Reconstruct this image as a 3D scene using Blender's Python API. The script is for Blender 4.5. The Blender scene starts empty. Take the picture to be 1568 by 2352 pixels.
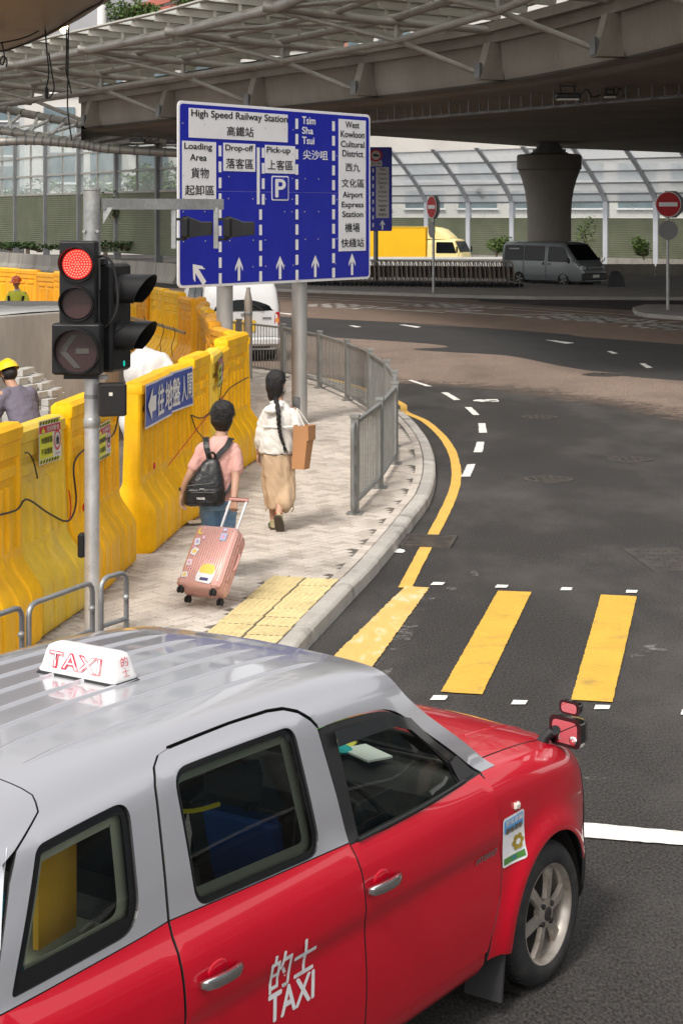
import bpy, bmesh, math, random
from mathutils import Vector, Matrix, noise
from mathutils.geometry import delaunay_2d_cdt
random.seed(7)
R = math.radians
SC = bpy.context.scene
COL = SC.collection
# ---------------------------------------------------------------- camera
CAMH, FPX, HOR = 3.2, 4100.0, 489.0        # eye height, focal length and horizon row in units of a 1568 x 2352 picture
cam_d = bpy.data.cameras.new('camera')
cam = bpy.data.objects.new('camera', cam_d); COL.objects.link(cam)
cam.location = (0, 0, CAMH); cam.rotation_euler = (R(90), 0, 0)
cam_d.sensor_fit = 'HORIZONTAL'; cam_d.sensor_width = 24.0
cam_d.lens = 24.0 * FPX / 1568.0
cam_d.shift_y = -(1176.0 - HOR) / 1568.0
cam_d.clip_start = 0.1; cam_d.clip_end = 3000
SC.camera = cam
# ---------------------------------------------------------------- world and sun
SUN_EL, SUN_AZ = 52.0, 205.0               # degrees; azimuth from north (+Y) clockwise: high, behind the camera to the left
w = bpy.data.worlds.new('World'); SC.world = w; w.use_nodes = True
nt = w.node_tree; nt.nodes.clear()
sky = nt.nodes.new('ShaderNodeTexSky'); sky.sky_type = 'NISHITA'; sky.sun_disc = False
sky.sun_elevation = R(SUN_EL); sky.sun_rotation = R(SUN_AZ); sky.air_density = 1.0; sky.dust_density = 1.6; sky.ozone_density = 1.0
hs = nt.nodes.new('ShaderNodeHueSaturation'); hs.inputs['Saturation'].default_value = 0.10
bg = nt.nodes.new('ShaderNodeBackground'); bg.inputs['Strength'].default_value = 0.15
wo = nt.nodes.new('ShaderNodeOutputWorld')
nt.links.new(sky.outputs[0], hs.inputs['Color']); wm_ = nt.nodes.new('ShaderNodeMix'); wm_.data_type = 'RGBA'; wm_.blend_type = 'MULTIPLY'; wm_.inputs[0].default_value = 1.0; wm_.inputs[7].default_value = (1.0, 0.975, 0.94, 1)   # milky overcast
nt.links.new(hs.outputs[0], wm_.inputs[6]); nt.links.new(wm_.outputs[2], bg.inputs[0]); nt.links.new(bg.outputs[0], wo.inputs[0])
sun_d = bpy.data.lights.new('sun', 'SUN'); sun_d.energy = 1.5; sun_d.angle = R(10); sun_d.color = (1.0, 0.94, 0.86)
sun = bpy.data.objects.new('sun', sun_d); COL.objects.link(sun)
_az, _el = R(SUN_AZ), R(SUN_EL)
_sd = Vector((math.sin(_az)*math.cos(_el), math.cos(_az)*math.cos(_el), math.sin(_el)))
sun.rotation_euler = _sd.to_track_quat('Z', 'Y').to_euler()
SC.view_settings.view_transform = 'Standard'; SC.view_settings.look = 'None'
SC.view_settings.exposure = 0.95; SC.view_settings.gamma = 1.0; SC.view_settings.use_curve_mapping = False
SC.cycles.max_bounces = 8; SC.cycles.transparent_max_bounces = 16; SC.cycles.use_denoising = True
SC.cycles.caustics_reflective = False; SC.cycles.caustics_refractive = False

def G(u, v, z=0.0):
    """ground point (at height z) seen at picture position u, v"""
    k = (CAMH - z) / (v - HOR)
    return Vector(((u - 784.0) * k, FPX * k, z))
def P(u, v, Y):
    return Vector(((u - 784.0) * Y / FPX, Y, CAMH - (v - HOR) * Y / FPX))
def S(h):
    h = h.lstrip('#'); o = []
    for i in (0, 2, 4):
        c = int(h[i:i+2], 16) / 255.0
        o.append(c / 12.92 if c <= 0.04045 else ((c + 0.055) / 1.055) ** 2.4)
    return tuple(o)
# ---------------------------------------------------------------- materials
MATS = {}
def M(name, col=(0.5, 0.5, 0.5), rough=0.6, metal=0.0, var=0.0, scale=4.0, var2=0.0, scale2=30.0, bump=0.0, bscale=60.0,
      coat=0.0, rand=0.0, spec=0.5, tint=None, tamt=0.0, tscale=3.0, tlo=0.5, thi=0.7, trans=0.0, ior=1.45, alpha=1.0,
      emit=None, estr=0.0, stretch=(1, 1, 1), world=False, rvar=0.0, sub=0.0):
    if name in MATS: return MATS[name]
    m = bpy.data.materials.new(name); m.use_nodes = True; MATS[name] = m
    t = m.node_tree; N = t.nodes; L = t.links
    b = N['Principled BSDF']
    b.inputs['Base Color'].default_value = (*col, 1); b.inputs['Roughness'].default_value = rough
    b.inputs['Metallic'].default_value = metal; b.inputs['Specular IOR Level'].default_value = spec
    b.inputs['Coat Weight'].default_value = coat; b.inputs['Coat Roughness'].default_value = 0.05
    b.inputs['Transmission Weight'].default_value = trans; b.inputs['IOR'].default_value = ior; b.inputs['Alpha'].default_value = alpha
    if sub: b.inputs['Subsurface Weight'].default_value = sub; b.inputs['Subsurface Radius'].default_value = (0.02, 0.008, 0.004)
    if emit: b.inputs['Emission Color'].default_value = (*emit, 1); b.inputs['Emission Strength'].default_value = estr
    if not (var or var2 or bump or rand or tint or rvar): return m
    tc = N.new('ShaderNodeTexCoord'); mp = N.new('ShaderNodeMapping'); mp.inputs['Scale'].default_value = stretch
    if world:
        ge = N.new('ShaderNodeNewGeometry'); L.new(ge.outputs['Position'], mp.inputs[0])
    else:
        oi0 = N.new('ShaderNodeObjectInfo'); ad = N.new('ShaderNodeVectorMath'); ad.operation = 'ADD'
        ml = N.new('ShaderNodeMath'); ml.operation = 'MULTIPLY'; ml.inputs[1].default_value = 50.0
        L.new(oi0.outputs['Random'], ml.inputs[0]); L.new(tc.outputs['Object'], ad.inputs[0]); L.new(ml.outputs[0], ad.inputs[1])
        L.new(ad.outputs[0], mp.inputs[0])
    def nz(s, det=4.0, ro=0.6):
        n = N.new('ShaderNodeTexNoise'); n.inputs['Scale'].default_value = s; n.inputs['Detail'].default_value = det
        n.inputs['Roughness'].default_value = ro; L.new(mp.outputs[0], n.inputs['Vector']); return n
    cur = None
    def scaled(prev, fac_socket, amt):
        mr = N.new('ShaderNodeMapRange'); mr.inputs['From Min'].default_value = 0.25; mr.inputs['From Max'].default_value = 0.75
        mr.inputs['To Min'].default_value = 1 - amt; mr.inputs['To Max'].default_value = 1 + amt
        L.new(fac_socket, mr.inputs['Value'])
        mx = N.new('ShaderNodeVectorMath'); mx.operation = 'SCALE'
        if prev is None: mx.inputs[0].default_value = col
        else: L.new(prev, mx.inputs[0])
        L.new(mr.outputs[0], mx.inputs['Scale']); return mx.outputs[0]
    if var: cur = scaled(cur, nz(scale).outputs['Fac'], var)
    if var2: cur = scaled(cur, nz(scale2, 2.0).outputs['Fac'], var2)
    if rand:
        oi = N.new('ShaderNodeObjectInfo'); mr = N.new('ShaderNodeMapRange')
        mr.inputs['From Min'].default_value = 0; mr.inputs['From Max'].default_value = 1
        mr.inputs['To Min'].default_value = 1 - rand; mr.inputs['To Max'].default_value = 1 + rand
        L.new(oi.outputs['Random'], mr.inputs['Value'])
        mx = N.new('ShaderNodeVectorMath'); mx.operation = 'SCALE'
        if cur is None: mx.inputs[0].default_value = col
        else: L.new(cur, mx.inputs[0])
        L.new(mr.outputs[0], mx.inputs['Scale']); cur = mx.outputs[0]
    if tint:
        n = nz(tscale, 6.0, 0.65); mr = N.new('ShaderNodeMapRange'); mr.inputs['From Min'].default_value = tlo; mr.inputs['From Max'].default_value = thi
        mr.inputs['To Min'].default_value = 0; mr.inputs['To Max'].default_value = tamt; L.new(n.outputs['Fac'], mr.inputs['Value'])
        mx = N.new('ShaderNodeMix'); mx.data_type = 'RGBA'; L.new(mr.outputs[0], mx.inputs[0])
        if cur is None: mx.inputs[6].default_value = (*col, 1)
        else: L.new(cur, mx.inputs[6])
        mx.inputs[7].default_value = (*tint, 1); cur = mx.outputs[2]
    if cur is not None: L.new(cur, b.inputs['Base Color'])
    if rvar:
        n = nz(scale * 1.7); mr = N.new('ShaderNodeMapRange'); mr.inputs['From Min'].default_value = 0.3; mr.inputs['From Max'].default_value = 0.7
        mr.inputs['To Min'].default_value = max(0.02, rough - rvar); mr.inputs['To Max'].default_value = min(1, rough + rvar)
        L.new(n.outputs['Fac'], mr.inputs['Value']); L.new(mr.outputs[0], b.inputs['Roughness'])
    if bump:
        n = nz(bscale, 3.0); bp = N.new('ShaderNodeBump'); bp.inputs['Strength'].default_value = bump; bp.inputs['Distance'].default_value = 0.02
        L.new(n.outputs['Fac'], bp.inputs['Height']); L.new(bp.outputs[0], b.inputs['Normal'])
    return m
# ---------------------------------------------------------------- objects
def link(o, parent=None):
    COL.objects.link(o)
    if parent is not None: o.parent = parent
    return o
def tag(o, label=None, cat=None, group=None, kind=None):
    if label: o['label'] = label
    if cat: o['category'] = cat
    if group: o['group'] = group
    if kind: o['kind'] = kind
    return o
def empty(name, loc=(0, 0, 0), rz=0.0, label=None, cat=None, group=None, parent=None):
    o = bpy.data.objects.new(name, None); o.location = loc; o.rotation_euler = (0, 0, rz); o.empty_display_size = 0.2
    link(o, parent); tag(o, label, cat, group); return o
def copy_tree(o, parent=None):
    c = o.copy(); COL.objects.link(c); c.parent = parent
    for ch in list(o.children): copy_tree(ch, c)
    return c
def frame(fwd, up=Vector((0, 0, 1))):
    z = Vector(fwd).normalized(); a = Vector(up)
    if abs(z.dot(a)) > 0.98: a = Vector((1, 0, 0))
    x = a.cross(z).normalized(); y = z.cross(x); return x, y, z
class MB:
    def __init__(s): s.v = []; s.f = []; s.m = []; s.mats = []
    def mi(s, mat):
        if mat is None: return 0
        if mat not in s.mats: s.mats.append(mat)
        return s.mats.index(mat)
    def add(s, vs, fs, mat=None):
        k = len(s.v); i = s.mi(mat); s.v += [tuple(p) for p in vs]
        for f in fs: s.f.append(tuple(k + q for q in f)); s.m.append(i)
        return s
    def box(s, c, d, rot=None, mat=None, taper=1.0):
        c = Vector(c); x, y, z = d[0]/2, d[1]/2, d[2]/2; vs = []
        for sz in (-1, 1):
            k = taper if sz > 0 else 1.0
            for sx, sy in ((-1, -1), (1, -1), (1, 1), (-1, 1)):
                p = Vector((sx*x*k, sy*y*k, sz*z))
                if rot is not None: p = rot @ p
                vs.append(c + p)
        return s.add(vs, [(3, 2, 1, 0), (4, 5, 6, 7), (0, 1, 5, 4), (1, 2, 6, 5), (2, 3, 7, 6), (3, 0, 4, 7)], mat)
    def cbox(s, c, d, b=0.01, rot=None, mat=None):
        """box with chamfered edges"""
        c = Vector(c); hx, hy, hz = d[0]/2, d[1]/2, d[2]/2; b = min(b, hx*0.9, hy*0.9, hz*0.9); vs = []
        def oct_(ix, iy, z): 
            return [(-ix+b, -iy, z), (ix-b, -iy, z), (ix, -iy+b, z), (ix, iy-b, z), (ix-b, iy, z), (-ix+b, iy, z), (-ix, iy-b, z), (-ix, -iy+b, z)]
        rings = [oct_(hx-b*.99, hy-b*.99, -hz), oct_(hx, hy, -hz+b), oct_(hx, hy, hz-b), oct_(hx-b*.99, hy-b*.99, hz)]
        for r in rings:
            for p in r:
                p = Vector(p)
                if rot is not None: p = rot @ p
                vs.append(c + p)
        fs = [tuple(range(7, -1, -1)), tuple(range(24, 32))]
        for k in range(3):
            for i in range(8): j = (i+1) % 8; fs.append((k*8+i, k*8+j, k*8+8+j, k*8+8+i))
        return s.add(vs, fs, mat)
    def cyl(s, p0, p1, r0, r1=None, n=12, caps=True, mat=None):
        p0, p1 = Vector(p0), Vector(p1); r1 = r0 if r1 is None else r1
        x, y, z = frame(p1 - p0); vs = []; fs = []
        for p, r in ((p0, r0), (p1, r1)):
            for i in range(n): a = 2*math.pi*i/n; vs.append(p + x*(math.cos(a)*r) + y*(math.sin(a)*r))
        for i in range(n): j = (i+1) % n; fs.append((i, j, n+j, n+i))
        if caps: fs += [tuple(range(n-1, -1, -1)), tuple(range(n, 2*n))]
        return s.add(vs, fs, mat)
    def tube(s, pts, r, n=8, closed=False, caps=True, mat=None):
        pts = [Vector(p) for p in pts]; m = len(pts); rs = r if isinstance(r, (list, tuple)) else [r]*m
        vs = []; fs = []; up = Vector((0.123, 0.2, 0.95)).normalized(); px = None
        for i, p in enumerate(pts):
            if closed: d = pts[(i+1) % m] - pts[i-1]
            else: d = pts[min(i+1, m-1)] - pts[max(i-1, 0)]
            d = d.normalized() if d.length > 1e-9 else Vector((0, 0, 1))
            if px is None:
                a = up if abs(d.dot(up)) < 0.95 else Vector((1, 0, 0)); px = (a - d*a.dot(d)).normalized()
            else:
                px = px - d*px.dot(d); px = px.normalized() if px.length > 1e-6 else frame(d)[0]
            py = d.cross(px)
            for k in range(n): a = 2*math.pi*k/n; vs.append(p + px*(math.cos(a)*rs[i]) + py*(math.sin(a)*rs[i]))
        for i in range(m if closed else m-1):
            q = ((i+1) % m)*n
            for k in range(n): j = (k+1) % n; fs.append((i*n+k, i*n+j, q+j, q+k))
        if caps and not closed: fs += [tuple(range(n-1, -1, -1)), tuple(range((m-1)*n, m*n))]
        return s.add(vs, fs, mat)
    def lathe(s, prof, c=(0, 0, 0), axis=(0, 0, 1), n=24, mat=None, capb=True, capt=True):
        c = Vector(c); x, y, z = frame(axis); vs = []; fs = []; m = len(prof)
        for r, h in prof:
            for i in range(n): a = 2*math.pi*i/n; vs.append(c + x*(math.cos(a)*r) + y*(math.sin(a)*r) + z*h)
        for k in range(m-1):
            for i in range(n): j = (i+1) % n; fs.append((k*n+i, k*n+j, k*n+n+j, k*n+n+i))
        if capb: fs.append(tuple(range(n-1, -1, -1)))
        if capt: fs.append(tuple(range((m-1)*n, m*n)))
        return s.add(vs, fs, mat)
    def loft(s, rings, closed=True, caps=True, mat=None):
        n = len(rings[0]); vs = [p for r in rings for p in r]; fs = []
        for k in range(len(rings)-1):
            for i in range(n if closed else n-1): j = (i+1) % n; fs.append((k*n+i, k*n+j, k*n+n+j, k*n+n+i))
        if caps: fs += [tuple(range(n-1, -1, -1)), tuple(range((len(rings)-1)*n, len(rings)*n))]
        return s.add(vs, fs, mat)
    def grid(s, fn, nu, nv, mat=None):
        vs = [fn(i/(nu-1), j/(nv-1)) for j in range(nv) for i in range(nu)]
        fs = [(j*nu+i, j*nu+i+1, j*nu+nu+i+1, j*nu+nu+i) for j in range(nv-1) for i in range(nu-1)]
        return s.add(vs, fs, mat)
    def prism(s, poly, z0, z1, mat=None, tf=None):
        n = len(poly); vs = [(p[0], p[1], z0) for p in poly] + [(p[0], p[1], z1) for p in poly]
        if tf is not None: vs = [tf @ Vector(p) for p in vs]
        fs = [tuple(range(n-1, -1, -1)), tuple(range(n, 2*n))] + [(i, (i+1) % n, n+(i+1) % n, n+i) for i in range(n)]
        return s.add(vs, fs, mat)
    def quad(s, a, b, c, d, mat=None): return s.add([a, b, c, d], [(0, 1, 2, 3)], mat)
    def ell(s, c, r, rot=None, nu=16, nv=10, mat=None):
        c = Vector(c); vs = []; fs = []
        for j in range(nv+1):
            t = math.pi*j/nv
            for i in range(nu):
                a = 2*math.pi*i/nu; p = Vector((math.cos(a)*math.sin(t)*r[0], math.sin(a)*math.sin(t)*r[1], math.cos(t)*r[2]))
                if rot is not None: p = rot @ p
                vs.append(c+p)
        for j in range(nv):
            for i in range(nu): k = (i+1) % nu; fs.append((j*nu+i, j*nu+nu+i, j*nu+nu+k, j*nu+k))
        return s.add(vs, fs, mat)
    def mesh(s, name):
        me = bpy.data.meshes.new(name); me.from_pydata(s.v, [], s.f); return me
    def build(s, name, mat=None, parent=None, smooth=False, angle=40, bevel=0.0, seg=2, recalc=True, kind=None, label=None, cat=None, group=None, merge=0.0):
        me = s.mesh(name)
        mats = s.mats if s.mats else [mat]
        for m in mats: me.materials.append(m)
        if s.mats and len(s.mats) > 1: me.polygons.foreach_set('material_index', s.m)
        if recalc or merge:
            bm = bmesh.new(); bm.from_mesh(me)
            if merge: bmesh.ops.remove_doubles(bm, verts=bm.verts, dist=merge)
            if recalc: bmesh.ops.recalc_face_normals(bm, faces=bm.faces)
            bm.to_mesh(me); bm.free()
        o = bpy.data.objects.new(name, me); link(o, parent)
        if smooth:
            me.polygons.foreach_set('use_smooth', [True]*len(me.polygons))
            if angle < 180:
                try: me.set_sharp_from_angle(angle=R(angle))
                except Exception: pass
        if bevel:
            b = o.modifiers.new('bevel', 'BEVEL'); b.width = bevel; b.segments = seg; b.limit_method = 'ANGLE'; b.angle_limit = R(35)
        tag(o, label, cat, group, kind); return o
def part(name, mat, parent, fn, **kw):
    b = MB(); fn(b); return b.build(name, mat, parent, **kw)
def catmull(pts, n=8, closed=False):
    pts = [Vector(p) for p in pts]; out = []; m = len(pts)
    for i in range(m if closed else m-1):
        if closed: a, b, c, d = pts[i-1], pts[i], pts[(i+1) % m], pts[(i+2) % m]
        else: a, b, c, d = pts[max(i-1, 0)], pts[i], pts[i+1], pts[min(i+2, m-1)]
        for k in range(n):
            t = k/n; out.append(0.5*((2*b) + (c-a)*t + (2*a-5*b+4*c-d)*t*t + (3*b-a-3*c+d)*t*t*t))
    if not closed: out.append(pts[-1])
    return out
def lerp_tab(tab, x):
    if x <= tab[0][0]: return tab[0][1]
    for (a, va), (b, vb) in zip(tab, tab[1:]):
        if x <= b:
            t = (x-a)/(b-a); t = t*t*(3-2*t) if False else t
            return va + (vb-va)*t
    return tab[-1][1]
def round_poly(pts, rad, n=5):
    out = []; m = len(pts)
    for i in range(m):
        a, b, c = (Vector(pts[i-1]).to_2d(), Vector(pts[i]).to_2d(), Vector(pts[(i+1) % m]).to_2d())
        r = rad[i] if isinstance(rad, (list, tuple)) else rad
        d1 = (a-b); d2 = (c-b); r_ = min(r, d1.length*0.49, d2.length*0.49)
        p1 = b + d1.normalized()*r_; p2 = b + d2.normalized()*r_
        if r_ < 1e-5: out.append(b); continue
        for k in range(n+1):
            t = k/n; out.append((1-t)*(1-t)*p1 + 2*t*(1-t)*b + t*t*p2)
    return out
def tri_fill(outer, holes=(), step=0.06, ymul=1.0):
    """2D fill of an outline with holes: outline points plus an inner grid -> (points, faces)"""
    def inside(p, poly):
        c = False; n = len(poly); j = n-1
        for i in range(n):
            yi, yj = poly[i][1], poly[j][1]
            if (yi > p[1]) != (yj > p[1]) and p[0] < (poly[j][0]-poly[i][0])*(p[1]-yi)/(yj-yi)+poly[i][0]: c = not c
            j = i
        return c
    def dens(poly):
        o = []
        for i in range(len(poly)):
            a = Vector((poly[i][0], poly[i][1])); b = Vector((poly[(i+1) % len(poly)][0], poly[(i+1) % len(poly)][1]))
            k = max(1, int(math.ceil((b-a).length/step)))
            for q in range(k): o.append(a.lerp(b, q/k))
        return o
    loops = [dens(outer)] + [dens(h) for h in holes]
    vs = []; ed = []
    for lp in loops:
        k = len(vs); vs += lp; ed += [(k+i, k+(i+1) % len(lp)) for i in range(len(lp))]
    nb = len(vs)
    xs = [p[0] for p in loops[0]]; ys = [p[1] for p in loops[0]]
    bpts = list(vs)
    x = min(xs) + step*0.5; row = 0
    import itertools
    cell = {}
    for p in bpts: cell.setdefault((int(p[0]//step), int(p[1]//(step*ymul))), []).append(p)
    y = min(ys) + step*ymul*0.5
    while y < max(ys):
        x = min(xs) + step*(0.5 if row % 2 else 0.0)
        while x < max(xs):
            p = Vector((x, y))
            if inside(p, loops[0]) and not any(inside(p, h) for h in loops[1:]):
                ci, cj = int(x//step), int(y//(step*ymul)); ok = True
                for di, dj in itertools.product((-1, 0, 1), repeat=2):
                    for q in cell.get((ci+di, cj+dj), ()):
                        if (q-p).length < step*0.5*min(1, ymul): ok = False; break
                    if not ok: break
                if ok: vs.append(p)
            x += step
        y += step*ymul; row += 1
    res = delaunay_2d_cdt([Vector((p[0], p[1])) for p in vs], ed, [], 0, 1e-6)
    pv, pf = res[0], res[2]; keep = []
    for f in pf:
        c = sum((pv[i] for i in f), Vector((0, 0)))/len(f)
        if inside(c, loops[0]) and not any(inside(c, h) for h in loops[1:]): keep.append(tuple(f))
    return pv, keep, loops
# ---------------------------------------------------------------- lettering
def text_mesh(body, size=1.0, align='CENTER', bold=0.0, sx=1.0, extrude=0.0, spacing=1.0, shear=0.0):
    cu = bpy.data.curves.new('lettering', 'FONT'); cu.body = body; cu.size = size; cu.align_x = align; cu.align_y = 'CENTER'
    cu.offset = bold; cu.extrude = extrude; cu.space_character = spacing; cu.shear = shear; cu.resolution_u = 4
    o = bpy.data.objects.new('lettering_tmp', cu); COL.objects.link(o)
    dg = bpy.context.evaluated_depsgraph_get(); dg.update()
    me = bpy.data.meshes.new_from_object(o.evaluated_get(dg))
    bpy.data.objects.remove(o); bpy.data.curves.remove(cu)
    for v in me.vertices: v.co.x *= sx
    return me
def fit_text(body, w, h, bold=0.0, extrude=0.0, shear=0.0):
    """lettering stretched to fill a w x h box centred on the origin"""
    cjk = True; me = text_mesh(body, 1.0, 'CENTER', 0.0, extrude=0, shear=shear)
    if not len(me.vertices): return me
    if cjk and bold > 0:          # thicken dense characters with slightly shifted copies instead of offsetting their outlines
        V = [v.co.copy() for v in me.vertices]; F = [tuple(p.vertices) for p in me.polygons]; vs, fs = [], []
        for k, (dx, dy) in enumerate(((-.016, 0), (.016, 0), (0, .012), (0, -.012))):
            o_ = len(vs); vs += [(p.x+dx*bold/.02, p.y+dy*bold/.02, k*1e-3) for p in V]; fs += [tuple(o_+i for i in f) for f in F]
        me.clear_geometry(); me.from_pydata(vs, [], fs)
    xs = [v.co.x for v in me.vertices]; ys = [v.co.y for v in me.vertices]
    x0, x1, y0, y1 = min(xs), max(xs), min(ys), max(ys)
    for v in me.vertices:
        v.co.x = (v.co.x-(x0+x1)/2)*w/max(1e-6, x1-x0); v.co.y = (v.co.y-(y0+y1)/2)*h/max(1e-6, y1-y0); v.co.z = v.co.z*.4
    return me
def put(me, name, mat, parent, mtx, kind=None):
    me.name = name; me.materials.clear(); me.materials.append(mat)
    o = bpy.data.objects.new(name, me); link(o, parent); o.matrix_local = mtx; return o
def shape2d(poly, name, mat, parent, mtx):
    me = bpy.data.meshes.new(name); me.from_pydata([(p[0], p[1], 0) for p in poly], [], [tuple(range(len(poly)))])
    return put(me, name, mat, parent, mtx)
def shapes2d(polys, name, mat, parent, mtx):
    me = bpy.data.meshes.new(name); vs = []; fs = []
    for p in polys:
        k = len(vs); vs += [(q[0], q[1], 0) for q in p]; fs.append(tuple(range(k, k+len(p))))
    me.from_pydata(vs, [], fs); return put(me, name, mat, parent, mtx)
def rect(x0, y0, x1, y1): return [(x0, y0), (x1, y0), (x1, y1), (x0, y1)]
def remesh_build(mb, name, mat, parent, voxel=0.006, smooth_it=4, fac=0.5, disp=None, dec=0.0, **kw):
    """overlapping closed shapes -> one continuous skin"""
    me = mb.mesh(name + '_raw'); bm = bmesh.new(); bm.from_mesh(me); bmesh.ops.recalc_face_normals(bm, faces=bm.faces); bm.to_mesh(me); bm.free()
    o = bpy.data.objects.new('raw_tmp', me); COL.objects.link(o)
    r = o.modifiers.new('r', 'REMESH'); r.mode = 'VOXEL'; r.voxel_size = voxel; r.use_smooth_shade = True
    if smooth_it:
        sm = o.modifiers.new('s', 'SMOOTH'); sm.iterations = smooth_it; sm.factor = fac
    if dec:
        d = o.modifiers.new('d', 'DECIMATE'); d.ratio = dec
    dg = bpy.context.evaluated_depsgraph_get(); dg.update()
    out = bpy.data.meshes.new_from_object(o.evaluated_get(dg)); bpy.data.objects.remove(o); bpy.data.meshes.remove(me)
    if disp:
        ns = [v.normal.copy() for v in out.vertices]
        for v, n in zip(out.vertices, ns): v.co += n*disp(v.co)
    out.polygons.foreach_set('use_smooth', [True]*len(out.polygons))
    out.name = name; out.materials.clear(); out.materials.append(mat)
    ob = bpy.data.objects.new(name, out); link(ob, parent); tag(ob, kw.get('label'), kw.get('cat'), kw.get('group'), kw.get('kind')); return ob
# ================================================================= ground, roads, pavement
ASPH = M('asphalt', (0.044, 0.0405, 0.0385), 0.85, var=0.22, scale=0.55, var2=0.85, scale2=75, bump=0.5, bscale=120, tint=(0.105, 0.097, 0.09), tamt=0.7, tscale=0.55, tlo=0.47, thi=0.74, world=True, stretch=(1, 0.5, 1), spec=0.3)
TAN = M('buff_road_surface', (0.215, 0.16, 0.128), 0.9, var=0.20, scale=0.5, var2=0.55, scale2=45, bump=0.4, bscale=90, tint=(0.10, 0.08, 0.068), tamt=0.75, tscale=0.9, tlo=0.5, thi=0.75, world=True, stretch=(1, 0.45, 1))
TANSHADE = M('shaded_buff_surface', (0.16, 0.112, 0.085), 0.9, var=0.22, scale=0.3, var2=0.4, scale2=30, bump=0.3, bscale=60, world=True, stretch=(1, 0.4, 1))  # darker copy of the buff surface, flyover shade put into its colour
DARKR = M('dark_road_surface', (0.036, 0.034, 0.034), 0.85, var=0.2, scale=0.4, var2=0.4, scale2=60, bump=0.3, bscale=80, world=True)
WPAINT = M('white_road_paint', (0.72, 0.70, 0.67), 0.7, var=0.12, scale=6, tint=(0.2, 0.19, 0.18), tamt=0.6, tscale=9, tlo=0.56, thi=0.72, world=True)
YPAINT = M('yellow_road_paint', (0.62, 0.37, 0.05), 0.6, var=0.10, scale=3, var2=0.08, scale2=40, tint=(0.30, 0.205, 0.065), tamt=0.75, tscale=4, tlo=0.54, thi=0.72, world=True, bump=0.1, bscale=60)
YLINE = M('kerb_line_paint', (0.70, 0.41, 0.085), 0.65, var=0.10, scale=3, tint=(0.3, 0.22, 0.1), tamt=0.5, tscale=7, tlo=0.58, thi=0.75, world=True)
YPALE = M('worn_yellow_road_paint', (0.66, 0.43, 0.13), 0.65, var=0.14, scale=4, tint=(0.66, 0.60, 0.48), tamt=0.8, tscale=4, tlo=0.52, thi=0.68, world=True, stretch=(2, .7, 1))

def sheet(name, pts, z, mat, kind='structure'):
    b = MB(); b.add([(p[0], p[1], z) for p in pts], [tuple(range(len(pts)))])
    o = b.build(name, mat, recalc=False, kind=kind)
    if o.data.polygons[0].normal.z < 0: o.data.flip_normals()
    return o
gb = MB(); gb.grid(lambda a, c: (-900+1800*a, -300+1800*c, 0), 25, 25); ground = gb.build('ground', ASPH, kind='structure')
A1 = [G(915, 878), G(1114, 887), G(1244, 912), G(1357, 921), G(1492, 953), G(1568, 959)]
A2 = [G(804, 777), G(952, 803), G(1149, 815), G(1312, 845), G(1424, 858), G(1568, 876)]
A3 = [G(804, 735), G(950, 745), G(1096, 752), G(1291, 767), G(1568, 791)]
A4 = [G(804, 676), G(1120, 694), G(1432, 711)]
def ext(c, a, b): return [Vector((c[0].x - a[0], c[0].y + a[1], 0))] + c + [Vector((c[-1].x + b[0], c[-1].y - b[1], 0))]
B1 = ext(A1, (16, 12), (14, 16)); B2 = ext(A2, (26, 20), (16, 18)); B3 = ext(A3, (34, 26), (18, 20)); B4 = ext(A4, (40, 30), (22, 20))
def wob(c, amp=0.12, n=10):
    o = catmull([(p[0], p[1], 0) for p in c], n)
    return [Vector((p.x, p.y + amp*noise.noise(Vector((p.x*1.3, p.y*0.7, 3)))*2, 0)) for p in o]
def feather(mat):
    t = mat.node_tree; N = t.nodes; L = t.links; at_ = N.new('ShaderNodeAttribute'); at_.attribute_name = 'edge'; ge = N.new('ShaderNodeNewGeometry'); n1 = N.new('ShaderNodeTexNoise'); n1.inputs['Scale'].default_value = 3.0; n1.inputs['Detail'].default_value = 8; n1.inputs['Roughness'].default_value = .75
    L.new(ge.outputs['Position'], n1.inputs['Vector']); ad = N.new('ShaderNodeMath'); ad.operation = 'ADD'; L.new(at_.outputs['Fac'], ad.inputs[0]); L.new(n1.outputs['Fac'], ad.inputs[1])
    mr = N.new('ShaderNodeMapRange'); mr.inputs['From Min'].default_value = .75; mr.inputs['From Max'].default_value = 1.15; L.new(ad.outputs[0], mr.inputs['Value'])
    tr = N.new('ShaderNodeBsdfTransparent'); mx = N.new('ShaderNodeMixShader'); L.new(mr.outputs[0], mx.inputs[0]); L.new(tr.outputs[0], mx.inputs[1]); L.new(N['Principled BSDF'].outputs[0], mx.inputs[2]); L.new(mx.outputs[0], N['Material Output'].inputs['Surface'])
feather(TAN)
c1 = [p - Vector((.35, .75, 0)) for p in wob(B1, .2)]; c2 = wob(B2)
tv, tf_, _l = tri_fill([(p.x, p.y) for p in c1] + [(p.x, p.y) for p in reversed(c2)], (), 1.3)
bb = MB(); bb.add([(p[0], p[1], .004) for p in tv], tf_)
def dpl(p, c): 
    best = 9e9
    for a, b_ in zip(c, c[1:]):
        ab = b_.to_2d()-a.to_2d(); t = max(0, min(1, (Vector(p)-a.to_2d()).dot(ab)/max(1e-9, ab.length_squared))); best = min(best, (a.to_2d()+ab*t-Vector(p)).length)
    return best
tan_ = bb.build('buff_traffic_lane', TAN, kind='structure'); at_ = tan_.data.attributes.new('edge', 'FLOAT', 'POINT'); at_.data.foreach_set('value', [min(.8, .15 + dpl((v.co.x, v.co.y), c1)*.32) for v in tan_.data.vertices])
sheet('dark_traffic_lane', wob(B2) + list(reversed(wob(B3))), 0.0045, DARKR)
sheet('shaded_buff_lane', wob(B3) + list(reversed(wob(B4))), 0.005, TANSHADE)

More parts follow.
